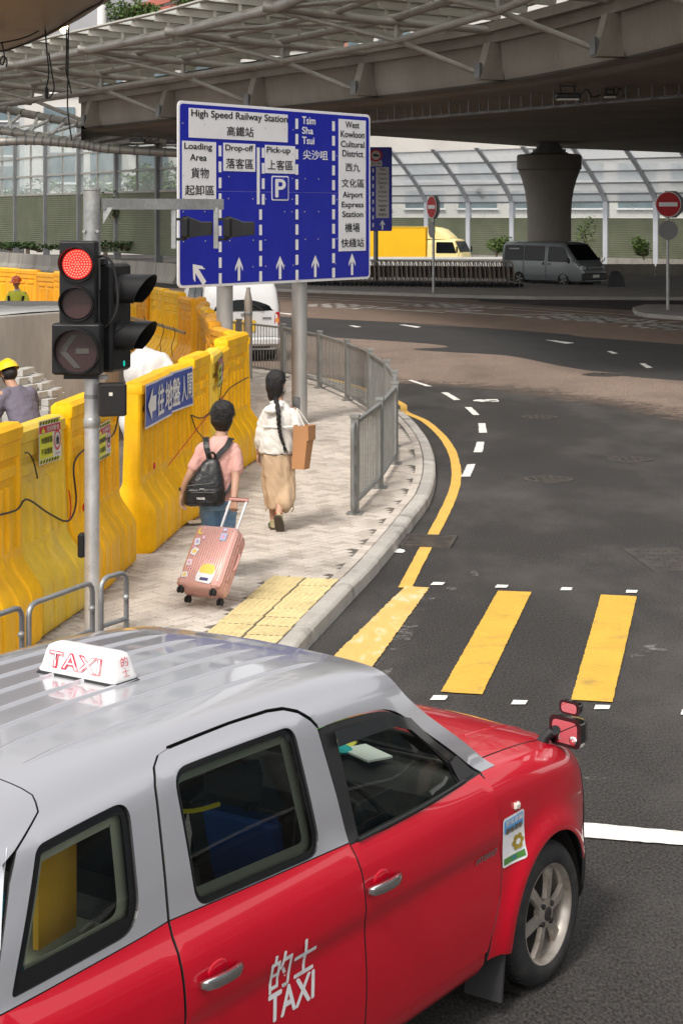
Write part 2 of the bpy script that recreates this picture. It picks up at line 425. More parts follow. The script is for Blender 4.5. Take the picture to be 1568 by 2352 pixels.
# ---- kerb and pavement
KC = [(-5.2, 3.0), (-3.4, 5.2), (-2.55, 6.4), (-1.78, 7.7), (-1.18, 8.9), (-0.78, 10.1), (-0.5, 11.5)] + [tuple(G(*p)[:2]) for p in
      ((700, 1500), (800, 1390), (890, 1290), (960, 1197), (990, 1150), (1001, 1090), (986, 1030), (952, 985), (915, 954))] + [(0.62, 30.2), (0.12, 32.0), (-0.62, 34.2), (-1.75, 35.7), (-3.4, 37.0), (-6.5, 39.2), (-12, 43)]
KL = catmull([(a, b, 0) for a, b in KC], 14)
acc = [0.0]
for a, b in zip(KL, KL[1:]): acc.append(acc[-1] + (b-a).length)
def along(s, off=0.0):
    """point at arc length s of the kerb face, off metres towards the pavement"""
    s = max(0.0, min(acc[-1]-1e-4, s)); lo, hi = 0, len(acc)-1
    while hi-lo > 1:
        m = (lo+hi)//2
        if acc[m] <= s: lo = m
        else: hi = m
    t = (s-acc[lo])/max(1e-9, acc[hi]-acc[lo]); p = KL[lo].lerp(KL[hi], t)
    d = (KL[min(hi+1, len(KL)-1)]-KL[max(lo-1, 0)]).normalized()
    return p + Vector((-d.y, d.x, 0))*off
def arc_at_y(y): 
    return next(acc[i] for i, p in enumerate(KL) if p.y >= y)
KERB = M('kerb_concrete', (0.40, 0.375, 0.345), 0.9, var=0.16, scale=3, var2=0.12, scale2=40, bump=0.25, bscale=60, tint=(0.13, 0.12, 0.11), tamt=0.8, tscale=2.6, tlo=0.55, thi=0.7, world=True, rand=0.10)
PVH = 0.12
kerb = tag(bpy.data.objects.new('kerb', None), kind='structure'); COL.objects.link(kerb)
kb = MB(); n = 160
kb.loft([[along(acc[-1]*i/n, o_) + Vector((0, 0, z_)) for o_, z_ in ((0.02, -0.02), (0.02, 0.085), (0.14, 0.085), (0.14, -0.02))] for i in range(n+1)])
kb.build('kerb_bed', M('kerb_joint', (0.10, 0.094, 0.085), 0.95), kerb)
s0 = arc_at_y(5.0); s1 = arc_at_y(34.0); L_ = 0.9; k = 0
while s0 + k*L_ < s1:
    a = s0 + k*L_ + 0.006; b_ = a + L_ - 0.012; dz = random.uniform(-0.004, 0.004); do = random.uniform(-0.005, 0.005); kb = MB(); rr = []
    for i in range(5):
        q = a + (b_-a)*i/4
        rr.append([along(q, o_+do) + Vector((0, 0, z_+dz)) for o_, z_ in ((0.0, -0.01), (0.008, 0.095), (0.022, 0.115), (0.04, 0.124), (0.148, 0.124), (0.15, 0.09), (0.15, -0.01))])
    kb.loft(rr); kb.build('kerb_stone', KERB, kerb, smooth=True, angle=30); k += 1

def islands_mat(name, col, amt=0.16, tint=(0.16, 0.14, 0.12), tamt=0.55, rough=0.88):
    m = M(name, col, rough, var=0.14, scale=1.4, var2=0.10, scale2=50, tint=tint, tamt=tamt, tscale=1.3, tlo=0.5, thi=0.75, world=True, bump=0.15, bscale=70)
    t = m.node_tree; N = t.nodes; L = t.links; b = N['Principled BSDF']; src = b.inputs['Base Color'].links[0].from_socket
    ge = N.new('ShaderNodeNewGeometry'); oi = N.new('ShaderNodeObjectInfo'); ad = N.new('ShaderNodeMath'); ad.operation = 'ADD'
    L.new(ge.outputs['Random Per Island'], ad.inputs[0]); L.new(oi.outputs['Random'], ad.inputs[1])
    fr = N.new('ShaderNodeMath'); fr.operation = 'FRACT'; L.new(ad.outputs[0], fr.inputs[0])
    cr = N.new('ShaderNodeValToRGB'); cr.color_ramp.elements[0].color = (1-amt*1.6, 1-amt*1.75, 1-amt*1.9, 1); cr.color_ramp.elements[1].color = (1+amt*.5, 1+amt*.5, 1+amt*.5, 1)
    cr.color_ramp.elements[1].position = 0.6
    L.new(fr.outputs[0], cr.inputs[0]); mx = N.new('ShaderNodeVectorMath'); mx.operation = 'MULTIPLY'
    L.new(src, mx.inputs[0]); L.new(cr.outputs[0], mx.inputs[1]); L.new(mx.outputs[0], b.inputs['Base Color'])
    return m
PAVE = islands_mat('concrete_paver', (0.50, 0.45, 0.40), .13, (0.22, .19, .16), .45)
JOINT = M('paver_joint', (0.125, 0.11, 0.095), 0.95, var=0.3, scale=2, var2=0.3, scale2=30, world=True)
SITE = M('site_ground', (0.27, 0.235, 0.20), 0.95, var=0.3, scale=0.8, var2=0.3, scale2=20, bump=0.4, bscale=30, world=True)
inner = [along(acc[-1]*i/200, 0.13) for i in range(201)]
pav_poly = [(p.x, p.y) for p in inner] + [(-40, 60), (-40, 3.0)]
pb = MB(); pv, pf, lp = tri_fill(pav_poly, step=2.5); pb.add([(p[0], p[1], 0.1135) for p in pv], [tuple(f) for f in pf])
pavement = pb.build('pavement', JOINT, kind='structure', recalc=False)
if pavement.data.polygons[0].normal.z < 0: pavement.data.flip_normals()
def in_poly(x, y, poly):
    c = False; j = len(poly)-1
    for i in range(len(poly)):
        if (poly[i][1] > y) != (poly[j][1] > y) and x < (poly[j][0]-poly[i][0])*(y-poly[i][1])/(poly[j][1]-poly[i][1])+poly[i][0]: c = not c
        j = i
    return c
# site side of the barriers: rough ground
# tactile paving block (two columns of dotted yellow tiles), set along the kerb
sA = arc_at_y(11.3)
TK = along(arc_at_y(14.4), 0.0); TD = (along(arc_at_y(15.2), 0)-along(arc_at_y(13.0), 0)).normalized(); TN = Vector((-TD.y, TD.x, 0))
T0 = G(780, 1333, 0.12); T0 = Vector((T0.x, T0.y, 0))   # far kerb-side corner
TNm = (Vector((*G(640, 1325, 0.12)[:2], 0))-T0).normalized(); TS = 0.292
TDm = -(T0 - Vector((*G(640, 1478, 0.12)[:2], 0))).normalized()
tact = [T0 + TNm*0, T0 + TNm*(2*TS), T0 + TNm*(2*TS) + TDm*(13*TS), T0 + TDm*(13*TS)]
tact_poly = [(p.x, p.y) for p in tact]
TACT = M('tactile_tile_concrete', (0.60, 0.485, 0.25), 0.85, var=0.12, scale=4, var2=0.12, scale2=60, rand=0.08, tint=(0.30, 0.23, 0.12), tamt=0.6, tscale=6, tlo=0.52, thi=0.72, bump=0.15, bscale=90)
tm = MB(); tm.cbox((TS/2, TS/2, 0.115), (TS-0.012, TS-0.022, 0.03), 0.003)
for i in range(6):
    for j in range(6):
        c = Vector(((i+0.5)*TS/6, (j+0.5)*TS/6, 0.13)); tm.lathe([(0.0135, 0), (0.012, 0.003), (0.008, 0.0048)], c, n=6, capb=False)
ax = Matrix(((TNm.x, TDm.x, 0, 0), (TNm.y, TDm.y, 0, 0), (0, 0, 1, 0), (0, 0, 0, 1)))
mb_ = MB(); mb_.add([(p.x, p.y, .1262) for p in tact], [(0, 1, 2, 3)]); mb_.build('tile_bed', M('tile_grout', (.10, .085, .06), .95, var=.2, scale=8), pavement)
tile_me = None
for r_ in range(13):
    for c_ in range(2):
        if tile_me is None:
            o = tm.build('tactile_tile', TACT, pavement); tile_me = o.data
        else: o = link(bpy.data.objects.new('tactile_tile', tile_me), pavement)
        q = T0 + TNm*(c_*(TS+.004)) + TDm*(r_*TS); mm = ax.copy(); mm.translation = q + Vector((0, 0, random.uniform(-0.003, 0.003))); o.matrix_local = mm
# herringbone pavers
SITE_EDGE = [(-3.6, 9.0), (-2.7, 12.0), (-2.25, 15.6), (-2.3, 17.5), (-1.9, 20.0), (-1.5, 22.2), (-2.0, 25), (-2.9, 31), (-4.4, 35), (-9, 41)]
paved = [(p.x, p.y) for p in [along(arc_at_y(9.5) + (arc_at_y(35.5)-arc_at_y(9.5))*i/150, 0.262) for i in range(151)]] + list(reversed(SITE_EDGE))
PW, PL = 0.1, 0.2
pm = MB(); pm.cbox((0, 0, 0.1), (PL-0.011, PW-0.011, 0.04), 0.004); paver_me = pm.mesh('paver'); paver_me.materials.append(PAVE)
spots = []
c45 = math.cos(R(45+4)); s45 = math.sin(R(45+4))
for j in range(-330, 330):
    for n_ in range(-110, 110):
        for kind in (0, 1):
            if kind == 0: x = (j+4*n_+1)*PW; y = (j+0.5)*PW; a = 0
            else: x = (j+3+4*n_+0.5)*PW; y = (j+1)*PW; a = 90
            X = x*c45-y*s45 - 1.0; Y = x*s45+y*c45 + 22
            if not (-4 < X < 2 and 9.6 < Y < 36): continue
            if not in_poly(X, Y, paved) or in_poly(X, Y, tact_poly): continue
            spots.append((X, Y, R(a+45+4)))
# border course along the kerb
q = arc_at_y(11.0)
while q < arc_at_y(33.5):
    p0 = along(q, 0.205); d = (along(q+0.05, 0.205)-along(q-0.05, 0.205)); p = p0
    if not in_poly(p.x, p.y, tact_poly): spots.append((p.x, p.y, math.atan2(d.y, d.x)))
    q += PL
def vis(sp):
    u = 784 + sp[0]*FPX/sp[1]; v = HOR + (CAMH-0.12)*FPX/sp[1]
    return u > 290 and v < 1490 and not (v > 1440 + 0.18*max(0, u-560)) and not (400 < u < 560 and 1190 < v < 1390)
order = sorted(range(len(spots)), key=lambda i: (0 if vis(spots[i]) else 1, spots[i][1]))
near = set(order[:300]); field = MB()
for i, (x, y, a) in enumerate(spots):
    dz = random.uniform(-0.0015, 0.0018) + 0.0015*noise.noise(Vector((x*1.5, y*1.5, 0)))
    da = random.uniform(-0.012, 0.012)
    rx, ry = random.uniform(-0.008, 0.008), random.uniform(-0.008, 0.008)
    mt = Matrix.Translation((x, y, dz)) @ Matrix.Rotation(a+da, 4, 'Z') @ Matrix.Rotation(rx, 4, 'X') @ Matrix.Rotation(ry, 4, 'Y')
    if i in near:
        o = link(bpy.data.objects.new('paver', paver_me), pavement); o.matrix_local = mt
    else:
        field.add([mt @ Vector(p) for p in pm.v], pm.f)
field.build('paver_field', PAVE, pavement, recalc=False, kind='stuff')
# ---- painted markings
def mark(name, pix, mat, z=0.009, jit=0.0032, dens=0.035, world=False):
    pts = [Vector((p[0], p[1], 0)) if world else G(*p) for p in pix]; out = []
    for i in range(len(pts)):
        a, b = pts[i], pts[(i+1) % len(pts)]; kk = max(1, int((b-a).length/dens)); nn = Vector((-(b-a).y, (b-a).x, 0)).normalized()
        for q in range(kk):
            p = a.lerp(b, q/kk); out.append(p + nn*random.uniform(-jit, jit))
    return sheet(name, out, z, mat)
mark('crossing_stripe', [(640, 1632), (930, 1349), (985, 1352), (800, 1612)], YPALE, jit=0.006)
mark('crossing_stripe', [(1012, 1592), (1143, 1359), (1220, 1362), (1107, 1598)], YPAINT)
mark('crossing_stripe', [(1311, 1610), (1380, 1368), (1462, 1372), (1406, 1616)], YPAINT)
mark('crossing_stripe', [(1640, 1628), (1655, 1378), (1740, 1381), (1735, 1634)], YPAINT)
for u0, v0, u1, v1, sk in ((990, 1339, 1019, 1346, 5), (1137, 1345, 1165, 1352, 4), (1287, 1351, 1313, 1358, 3), (1437, 1357, 1463, 1364, 2), (989, 1600, 1025, 1611, 6), (1174, 1611, 1209, 1621, 5), (1364, 1622, 1400, 1632, 3), (1563, 1633, 1600, 1645, 2)):
    mark('crossing_stud_mark', [(u0+sk, v0), (u1+sk*.6, v0+1), (u1-sk*.6, v1), (u0-sk*.4, v1)], WPAINT, jit=0.003)
mark('stop_line', [(1300, 1890), (1568, 1914), (1900, 1945), (1900, 1982), (1568, 1946), (1300, 1924)], WPAINT, jit=0.006)
for qd in (((936, 874), (944, 873), (992, 888), (979, 888)), ((1013, 902), (1027, 902), (1057, 919), (1042, 920)), ((1067, 936), (1082, 936), (1101, 954), (1086, 954)),
           ((1098, 973), (1114, 973), (1118, 995), (1100, 995)), ((1095, 1016), (1112, 1016), (1107, 1040), (1087, 1040)), ((1073, 1068), (1091, 1067), (1080, 1096), (1059, 1096))):
    mark('lane_dash', qd, WPAINT, jit=0.008)
for qd in (((916, 746), (930, 746), (967, 751), (957, 753)), ((1251, 781), (1272, 782), (1319, 788), (1300, 790)), ((1393, 807), (1403, 807), (1419, 812), (1407, 813)), ((1468, 835), (1480, 835), (1498, 845), (1484, 846)),
           ((630, 718), (640, 718), (675, 721), (666, 723)), ((800, 748), (812, 748), (830, 751), (818, 752))):
    mark('lane_dash', qd, WPAINT, jit=0.01)
# chalky residue beside the first stripe and faint tyre prints
RES = M('chalky_residue', (0.62, 0.60, 0.57), 0.85, var=.1, scale=8, world=True); feather(RES)
def residue(pix, name='paint_residue'):
    o_ = mark(name, pix, RES, z=0.0065, jit=0, dens=.2); a_ = o_.data.attributes.new('edge', 'FLOAT', 'POINT'); a_.data.foreach_set('value', [.22]*len(o_.data.vertices))
residue([(820, 1590), (986, 1352), (1012, 1352), (870, 1590)]); residue([(1440, 1490), (1540, 1478), (1548, 1500), (1450, 1512)]); residue([(1010, 1352), (1090, 1310), (1100, 1322), (1020, 1372)]); residue([(1330, 1770), (1400, 1760), (1400, 1790), (1330, 1800)])
# kerb line
yl = catmull([G(*p) for p in ((930, 1352), (950, 1312), (972, 1270), (1003, 1212), (1034, 1150), (1046, 1110), (1047, 1075), (1036, 1035), (1012, 1000), (975, 968), (930, 947))] + [Vector((1.0, 29.9, 0)), Vector((0.62, 31.6, 0)), Vector((-0.1, 34.0, 0)), Vector((-1.2, 35.9, 0))], 8)
lo, hi = [], []
for i, p in enumerate(yl):
    d = (yl[min(i+1, len(yl)-1)]-yl[max(i-1, 0)]).normalized(); nn = Vector((-d.y, d.x, 0)); hw = 0.058
    lo.append(p - nn*(hw+random.uniform(-.004, .004))); hi.append(p + nn*(hw+random.uniform(-.004, .004)))
yb = MB(); yb.add([(p.x, p.y, 0.0085) for p in lo+hi], [(i, i+1, len(lo)+i+1, len(lo)+i) for i in range(len(lo)-1)]); yb.build('kerb_line', YLINE, kind='structure')
# far lanes: long double line and worn lane lettering strokes
def stroke(pts, wdt, name='lane_marking', z=0.010, pix=True):
    c = catmull([G(*p) if pix else Vector((*p, 0)) for p in pts], 6); b = MB(); a_, b2 = [], []
    for i, p in enumerate(c):
        d = (c[min(i+1, len(c)-1)]-c[max(i-1, 0)]).normalized(); nn = Vector((-d.y, d.x, 0))*wdt/2; a_.append(p-nn); b2.append(p+nn)
    b.add([(p.x, p.y, z) for p in a_+b2], [(i, i+1, len(c)+i+1, len(c)+i) for i in range(len(c)-1)]); return b
WORN = M('worn_white_road_paint', (0.50, 0.485, 0.46), 0.8, var=0.2, scale=2, tint=(0.15, 0.12, 0.1), tamt=0.7, tscale=4, tlo=0.5, thi=0.7, world=True)
stroke([(560, 676), (712, 681), (989, 694), (1219, 708), (1422, 722), (1500, 730)], 0.13).build('lane_line', WORN, kind='structure')
stroke([(560, 681), (712, 686), (989, 700), (1219, 714), (1422, 728)], 0.13).build('lane_line', WORN, kind='structure')
def glyph(ori, dirx, diry, strokes, name):
    b = MB()
    for s_ in strokes:
        pts = [ori + dirx*p[0] + diry*p[1] for p in s_]; q = stroke([(p.x, p.y) for p in pts], 0.22, pix=False); b.add(q.v, q.f)
    b.build(name, WORN, kind='structure')
def dirs(u, v): 
    o_ = G(u, v); d = Vector((0.62, -0.78, 0)); return o_, d, Vector((0.78, 0.62, 0))
A_ARROW = [[(0, 0), (4.2, 0)], [(2.6, 0.0), (3.0, 0.9), (3.8, 1.5)], [(3.3, 1.7), (4.1, 1.7), (4.0, 1.0)]]
A_CHAR = [[(0, 0), (2.2, 0)], [(0, .6), (2.2, .6)], [(0, 1.2), (2.2, 1.2)], [(.3, -.4), (.3, 1.6)], [(1.1, -.5), (1.1, 1.7)], [(1.9, -.4), (2.0, 1.6)], [(2.4, -.3), (3.2, .4), (3.4, 1.5)], [(3.4, -.4), (2.5, 1.4)]]
for (u, v), st in (((690, 700), A_CHAR), ((830, 706), A_ARROW), ((930, 700), A_CHAR), ((1020, 715), A_ARROW), ((1210, 728), A_CHAR), ((1290, 731), A_CHAR), ((1430, 748), A_CHAR), ((1500, 752), A_CHAR)):
    o_, dx, dy = dirs(u, v); glyph(o_, dx, dy, st, 'lane_lettering')
# ---- drain grate, covers
IRON = M('cast_iron', (0.09, 0.08, 0.072), 0.6, metal=0.5, var=0.3, scale=8, bump=0.3, bscale=60, tint=(0.16, 0.10, 0.07), tamt=0.5, tscale=10)
gc = G(984, 1245); gd = (along(arc_at_y(17.9))-along(arc_at_y(16.8))).normalized(); ga = math.atan2(gd.y, gd.x) - R(90)
gr = empty('drain_grate', (gc.x, gc.y, 0.0), ga, 'rusty slotted drain grate in the asphalt beside the curved kerb', 'drain grate')
part('grate_frame', IRON, gr, lambda b: [b.box((0, sy*0.295, 0.004), (0.50, 0.04, 0.03)) for sy in (-1, 1)] + [b.box((sx*0.23, 0, 0.004), (0.04, 0.55, 0.03)) for sx in (-1, 1)])
part('grate_shade_sheet', M('drain_shade', (0.012, 0.011, 0.01), 0.9), gr, lambda b: b.quad((-.21, -.275, 0.006), (.21, -.275, 0.006), (.21, .275, 0.006), (-.21, .275, 0.006)))  # flat near-black sheet, the shade inside the drain put into its colour
for i in range(9):
    y = -0.30 + 0.075*i; a, c = Vector((-0.21, y - 0.05, 0.012)), Vector((0.21, y + 0.1, 0.012))
    def clipb(p, q):
        t0, t1 = 0, 1; dy = q.y-p.y
        t0 = max(0, (-0.27-p.y)/dy); t1 = min(1, (0.27-p.y)/dy); return p.lerp(q, t0), p.lerp(q, t1)
    p, q_ = clipb(a, c)
    if (q_-p).length > 0.05 and (q_-p).dot(c-a) > 0:
        d = (q_-p); part('grate_bar', IRON, gr, lambda b: b.box((p+q_)/2, (d.length, 0.036, 0.014), Matrix.Rotation(math.atan2(d.y, d.x), 3, 'Z')))
def cover(name, u, v, rx, ry, label, rectg=False, rz=0.0):
    c = G(u, v); b = MB()
    if rectg: b.cbox((0, 0, 0.003), (rx*2, ry*2, 0.012), 0.003)
    else: b.lathe([(rx, -0.004), (rx, 0.007), (rx*0.96, 0.009), (rx*0.92, 0.006), (rx*0.9, 0.008)], n=28)
    e = empty(name, (c.x, c.y, 0), rz, label, 'manhole cover'); b.build('cover_plate', M('cover_iron', (0.062, 0.055, 0.05), 0.75, metal=0.2, var=0.35, scale=6, bump=0.6, bscale=30), e, smooth=True, angle=25)
    b = MB()
    for i in range(5):
        for j in range(5):
            x, y = (i-2)*rx*0.33, (j-2)*(ry if rectg else rx)*0.33
            if rectg or x*x+y*y < (rx*.8)**2: b.box((x, y, 0.011), (rx*.2, rx*.1, 0.005), Matrix.Rotation(R(45 if (i+j) % 2 else -45), 3, 'Z'))
    b.build('tread_pattern', IRON, e, kind='stuff')
cover('manhole_cover', 1530, 1286, 0.27, 0.55, 'rectangular iron cover in the asphalt at the right edge beyond the crossing', True, 0.1)
cover('manhole_cover', 1258, 1101, 0.3, 0.3, 'round worn cover in the middle of the dark near road')
cover('manhole_cover', 1446, 1055, 0.3, 0.3, 'round dark cover right of the worn one on the near road')
cover('manhole_cover', 1238, 958, 0.3, 0.3, 'small round cover on the near road below the buff lane')
cover('manhole_cover', 1384, 861, 0.42, 0.42, 'dark round cover at the edge of the buff lane')
# patch of spilt white paint near the give-way dashes
for u, v, r_ in ((1103, 921, 0.09), (1128, 920, 0.10), (1134, 922, 0.07), (915, 1268, 0.05)):
    c = G(u, v); mark('paint_splash', [(c.x+r_*math.cos(a)*random.uniform(.7, 1.2)*1.3, c.y+2.2*r_*math.sin(a)*random.uniform(.7, 1.2)) for a in [2*math.pi*i/9 for i in range(9)]], WPAINT, jit=0, dens=9, world=True)
# ---- traffic islands under the flyover
ISL = M('island_concrete', (0.27, 0.25, 0.23), 0.92, var=0.2, scale=1.2, var2=0.15, scale2=20, world=True, bump=0.2, bscale=40)
def island(name, pts, h=0.13):
    b = MB(); b.prism([(p.x, p.y) for p in pts], -0.02, h); return b.build(name, ISL, bevel=0.03, kind='structure')
island('traffic_island', [G(470, 662), G(700, 672), G(870, 678), G(1010, 683), G(1180, 687), G(1230, 688), G(1700, 690), G(2000, 660), G(2000, 630), G(1568, 632), G(1180, 636), G(870, 640), G(470, 640)])
e1 = [G(1452, 714), G(1456, 722), G(1480, 729), G(1568, 736), G(1800, 755), G(1900, 745), G(1800, 722), G(1568, 708), G(1480, 707)]
island('traffic_island', e1)
# ================================================================= flyover, canopy, noise barriers, buildings
CONC = M('flyover_concrete', (0.24, 0.218, 0.193), 0.85, var=0.2, scale=0.35, var2=0.08, scale2=12, tint=(0.14, 0.12, 0.10), tamt=0.5, tscale=0.25, tlo=0.48, thi=0.7, world=True, stretch=(1, 1, 0.35), bump=0.08, bscale=20)
STEEL = M('grey_painted_steel', (0.31, 0.295, 0.27), 0.45, metal=0.3, var=0.15, scale=1.2, tint=(0.15, 0.12, 0.09), tamt=0.5, tscale=2.5, tlo=0.52, thi=0.75, world=True)
STEELD = M('dark_painted_steel', (0.17, 0.175, 0.18), 0.5, metal=0.3, var=0.15, scale=1.5, world=True)
BLACK = M('black_plastic', (0.016, 0.016, 0.017), 0.42, var=0.2, scale=6, rvar=0.1)
RUBBER = M('black_rubber', (0.02, 0.02, 0.021), 0.8, var=0.2, scale=8)
def glass_mat(name, col, alpha, rough=0.08, transl=0.0):
    m = bpy.data.materials.new(name); m.use_nodes = True; t = m.node_tree; N = t.nodes; L = t.links
    b = N['Principled BSDF']; b.inputs['Base Color'].default_value = (*col, 1); b.inputs['Roughness'].default_value = rough
    tr = N.new('ShaderNodeBsdfTransparent'); tr.inputs[0].default_value = (*[min(1, c*1.15+0.25) for c in col], 1)
    mx = N.new('ShaderNodeMixShader'); L.new(tr.outputs[0], mx.inputs[1])
    src = b.outputs[0]
    if transl:
        tl = N.new('ShaderNodeBsdfTranslucent'); tl.inputs[0].default_value = (*col, 1); m2 = N.new('ShaderNodeMixShader'); m2.inputs[0].default_value = transl
        L.new(b.outputs[0], m2.inputs[1]); L.new(tl.outputs[0], m2.inputs[2]); src = m2.outputs[0]
    L.new(src, mx.inputs[2])
    tc = N.new('ShaderNodeNewGeometry'); nz = N.new('ShaderNodeTexNoise'); nz.inputs['Scale'].default_value = 0.8; nz.inputs['Detail'].default_value = 5
    L.new(tc.outputs['Position'], nz.inputs['Vector']); mr = N.new('ShaderNodeMapRange'); mr.inputs['From Min'].default_value = 0.3; mr.inputs['From Max'].default_value = 0.7
    mr.inputs['To Min'].default_value = max(0, alpha-0.12); mr.inputs['To Max'].default_value = min(1, alpha+0.12)
    L.new(nz.outputs['Fac'], mr.inputs['Value']); L.new(mr.outputs[0], mx.inputs[0]); L.new(mx.outputs[0], N['Material Output'].inputs['Surface']); return m
ROOFGL = glass_mat('milky_roof_glass', (0.72, 0.73, 0.70), 0.85, 0.35, 0.75)
WALLGL = glass_mat('dusty_clear_panel', (0.62, 0.66, 0.66), 0.28, 0.15, 0.3)
FROST = glass_mat('frosted_panel', (0.74, 0.77, 0.79), 0.8, 0.25, 0.7)

BK = [Vector((8.7, 29.0, 0)), Vector((8.35, 37.2, 0)), Vector((6.96, 45.2, 0)), Vector((4.6, 53.0, 0)), Vector((0.95, 60.2, 0)), Vector((-3.0, 66.8, 0)), Vector((-7.0, 73.7, 0)), Vector((-11.1, 80.7, 0))]
FC = catmull([Vector((8.8, 20, 0))] + BK + [Vector((-12.0, 82.3, 0))], 8)
fly = empty('flyover', (5, 60, 0), 0, 'grey concrete flyover deck crossing the whole upper right of the picture', 'flyover')
O5 = Vector((5, 60, 0))
poly = [(p.x, p.y) for p in FC] + [(-12.0, 91), (-4, 80.5), (1.46, 78), (10.6, 92), (19.2, 100), (42, 122), (60, 70), (30, 20)]
pv, pf, lp = tri_fill(poly, step=2.2)
def dF(p): return min((Vector((p[0], p[1], 0))-q).length for q in FC)
def zs(p): d = min(1, dF(p)/4.6); d = d*d*(3-2*d); return 7.05 - 0.45*d
b = MB(); b.add([Vector((p[0], p[1], zs(p)))-O5 for p in pv], pf); b.build('soffit', CONC, fly, smooth=True, angle=60)
b = MB(); b.add([Vector((p[0], p[1], 8.95))-O5 for p in pv], pf); b.build('deck_top', CONC, fly)
b = MB(); rr = []
for i, p in enumerate(FC):
    d = (FC[min(i+1, len(FC)-1)]-FC[max(i-1, 0)]).normalized(); nn = Vector((d.y, -d.x, 0))   # towards the deck
    rr.append([p + nn*o_ + Vector((0, 0, z_)) - O5 for o_, z_ in ((0.9, 6.93), (0.45, 7.0), (0.16, 7.16), (0.06, 7.4), (0.0, 8.25), (-0.12, 8.27), (-0.12, 8.8), (0.2, 8.96))])
b.loft(rr, closed=False, caps=False); b.build('fascia', CONC, fly, smooth=True, angle=25)
b = MB(); bp = [Vector((q[0], q[1], 0)) for q in poly[len(FC)-1:len(FC)+6]]
b.loft([[p + Vector((0, 0, 6.58)) - O5, p + Vector((0, 0, 9.2)) - O5] for p in bp], closed=False, caps=False); b.build('rear_fascia', CONC, fly)
for i, p in enumerate(BK[1:], 1):
    d = (FC[min(i*8+9, len(FC)-1)]-FC[i*8+7]).normalized(); rot = Matrix.Rotation(math.atan2(d.y, d.x), 3, 'Z')
    nn = Vector((-d.y, d.x, 0))                     # away from the deck
    def br(b):
        w0, w1 = 0.42, 0.55; pr = []
        for z_, o_ in ((7.15, 0.62), (8.25, 0.32)):
            pr.append([p - O5 + rot @ Vector((sx, 0, 0)) + nn*oo + Vector((0, 0, z_)) for sx, oo in ((-w1/2, -0.1), (w1/2, -0.1), (w0/2, o_), (-w0/2, o_))])
        b.loft(pr)
    o = part('bracket', CONC, fly, br)
    part('bearing_plate', STEELD, o, lambda b: b.box(p - O5 + nn*0.62 + Vector((0, 0, 7.42)), (0.36, 0.07, 0.44), rot) or [b.cyl(p - O5 + nn*0.6 + rot @ Vector((sx*.13, 0, 0)) + Vector((0, 0, 7.42+sz*.16)), p - O5 + nn*0.71 + rot @ Vector((sx*.13, 0, 0)) + Vector((0, 0, 7.42+sz*.16)), 0.03, n=6) for sx in (-1, 1) for sz in (-1, 1)])
# cable tray under the soffit
tr0, tr1 = P(700, 292, 67.5), P(1640, 213, 47.5)
tray = empty('cable_tray', tr0, 0, 'dark thin cable tray hanging on rods below the flyover soffit', 'cable tray')
part('tray_rail', STEELD, tray, lambda b: b.cyl((0, 0, 0), tr1-tr0, 0.05, n=6))
for i in range(1, 20):
    q = (tr1-tr0)*(i/20)
    part('hanger_rod', STEELD, tray, lambda b: [b.cyl(q + Vector((dx, 0, 0)), q + Vector((dx, 0, 0.75)), 0.016, n=5) for dx in (-0.18, 0.18)] + [b.box(q, (0.5, 0.12, 0.05))])
def lamp_unit(u, v, Y, label, s=1.0):
    c = P(u, v, Y); e = empty('flood_light', c, 0, label, 'floodlight', 'floodlights under the flyover')
    part('housing', BLACK, e, lambda b: b.cbox((0, 0, 0), (0.72*s, 0.4*s, 0.16*s), 0.03))
    part('lens', M('lamp_lens', (0.5, 0.48, 0.44), 0.3), e, lambda b: b.box((0, -0.02, -0.1*s), (0.6*s, 0.32*s, 0.05)))
    part('mounting_arm', BLACK, e, lambda b: [b.box((dx, 0, 0.18*s), (0.05, 0.05, 0.26)) for dx in (-0.2*s, 0.2*s)] + [b.box((0, 0, 0.3*s), (0.5*s, 0.1, 0.05))])
    part('supply_cable', BLACK, e, lambda b: b.tube(catmull([(0.35*s, 0, 0.02), (0.55*s, 0, 0.2), (0.7*s, 0, -0.02), (0.95*s, 0, 0.05)], 5), 0.022, 5))
lamp_unit(1303, 220, 51.0, 'black floodlight on the flyover soffit above the round column')
lamp_unit(1400, 218, 51.0, 'small black junction box light right of the soffit floodlight', 0.55)
lamp_unit(316, 322, 79.0, 'black floodlight pair hanging left of the blue sign', 0.95)
lamp_unit(394, 328, 77.0, 'black floodlight hanging at the blue sign left edge', 0.7)
# ---- round pier
pier = empty('bridge_pier', (10.0, 86, 0), 0, 'round grey concrete pier with flared head under the flyover behind the grey van', 'bridge pier')
part('shaft', CONC, pier, lambda b: b.lathe([(1.05, 0), (1.05, 3.0), (1.08, 3.7), (1.17, 4.3), (1.32, 4.85), (1.46, 5.2), (1.50, 5.27)], n=48), smooth=True, angle=30)
part('pier_head', CONC, pier, lambda b: b.lathe([(1.50, 5.29), (1.55, 5.33), (1.55, 5.95), (1.50, 6.02), (0.9, 6.08), (0.9, 6.13)], n=48), smooth=True, angle=30)
part('bearing', STEELD, pier, lambda b: b.lathe([(0.8, 6.13), (0.8, 6.28), (0.62, 6.3), (0.62, 6.45), (0.5, 6.46), (0.5, 6.68)], n=24))
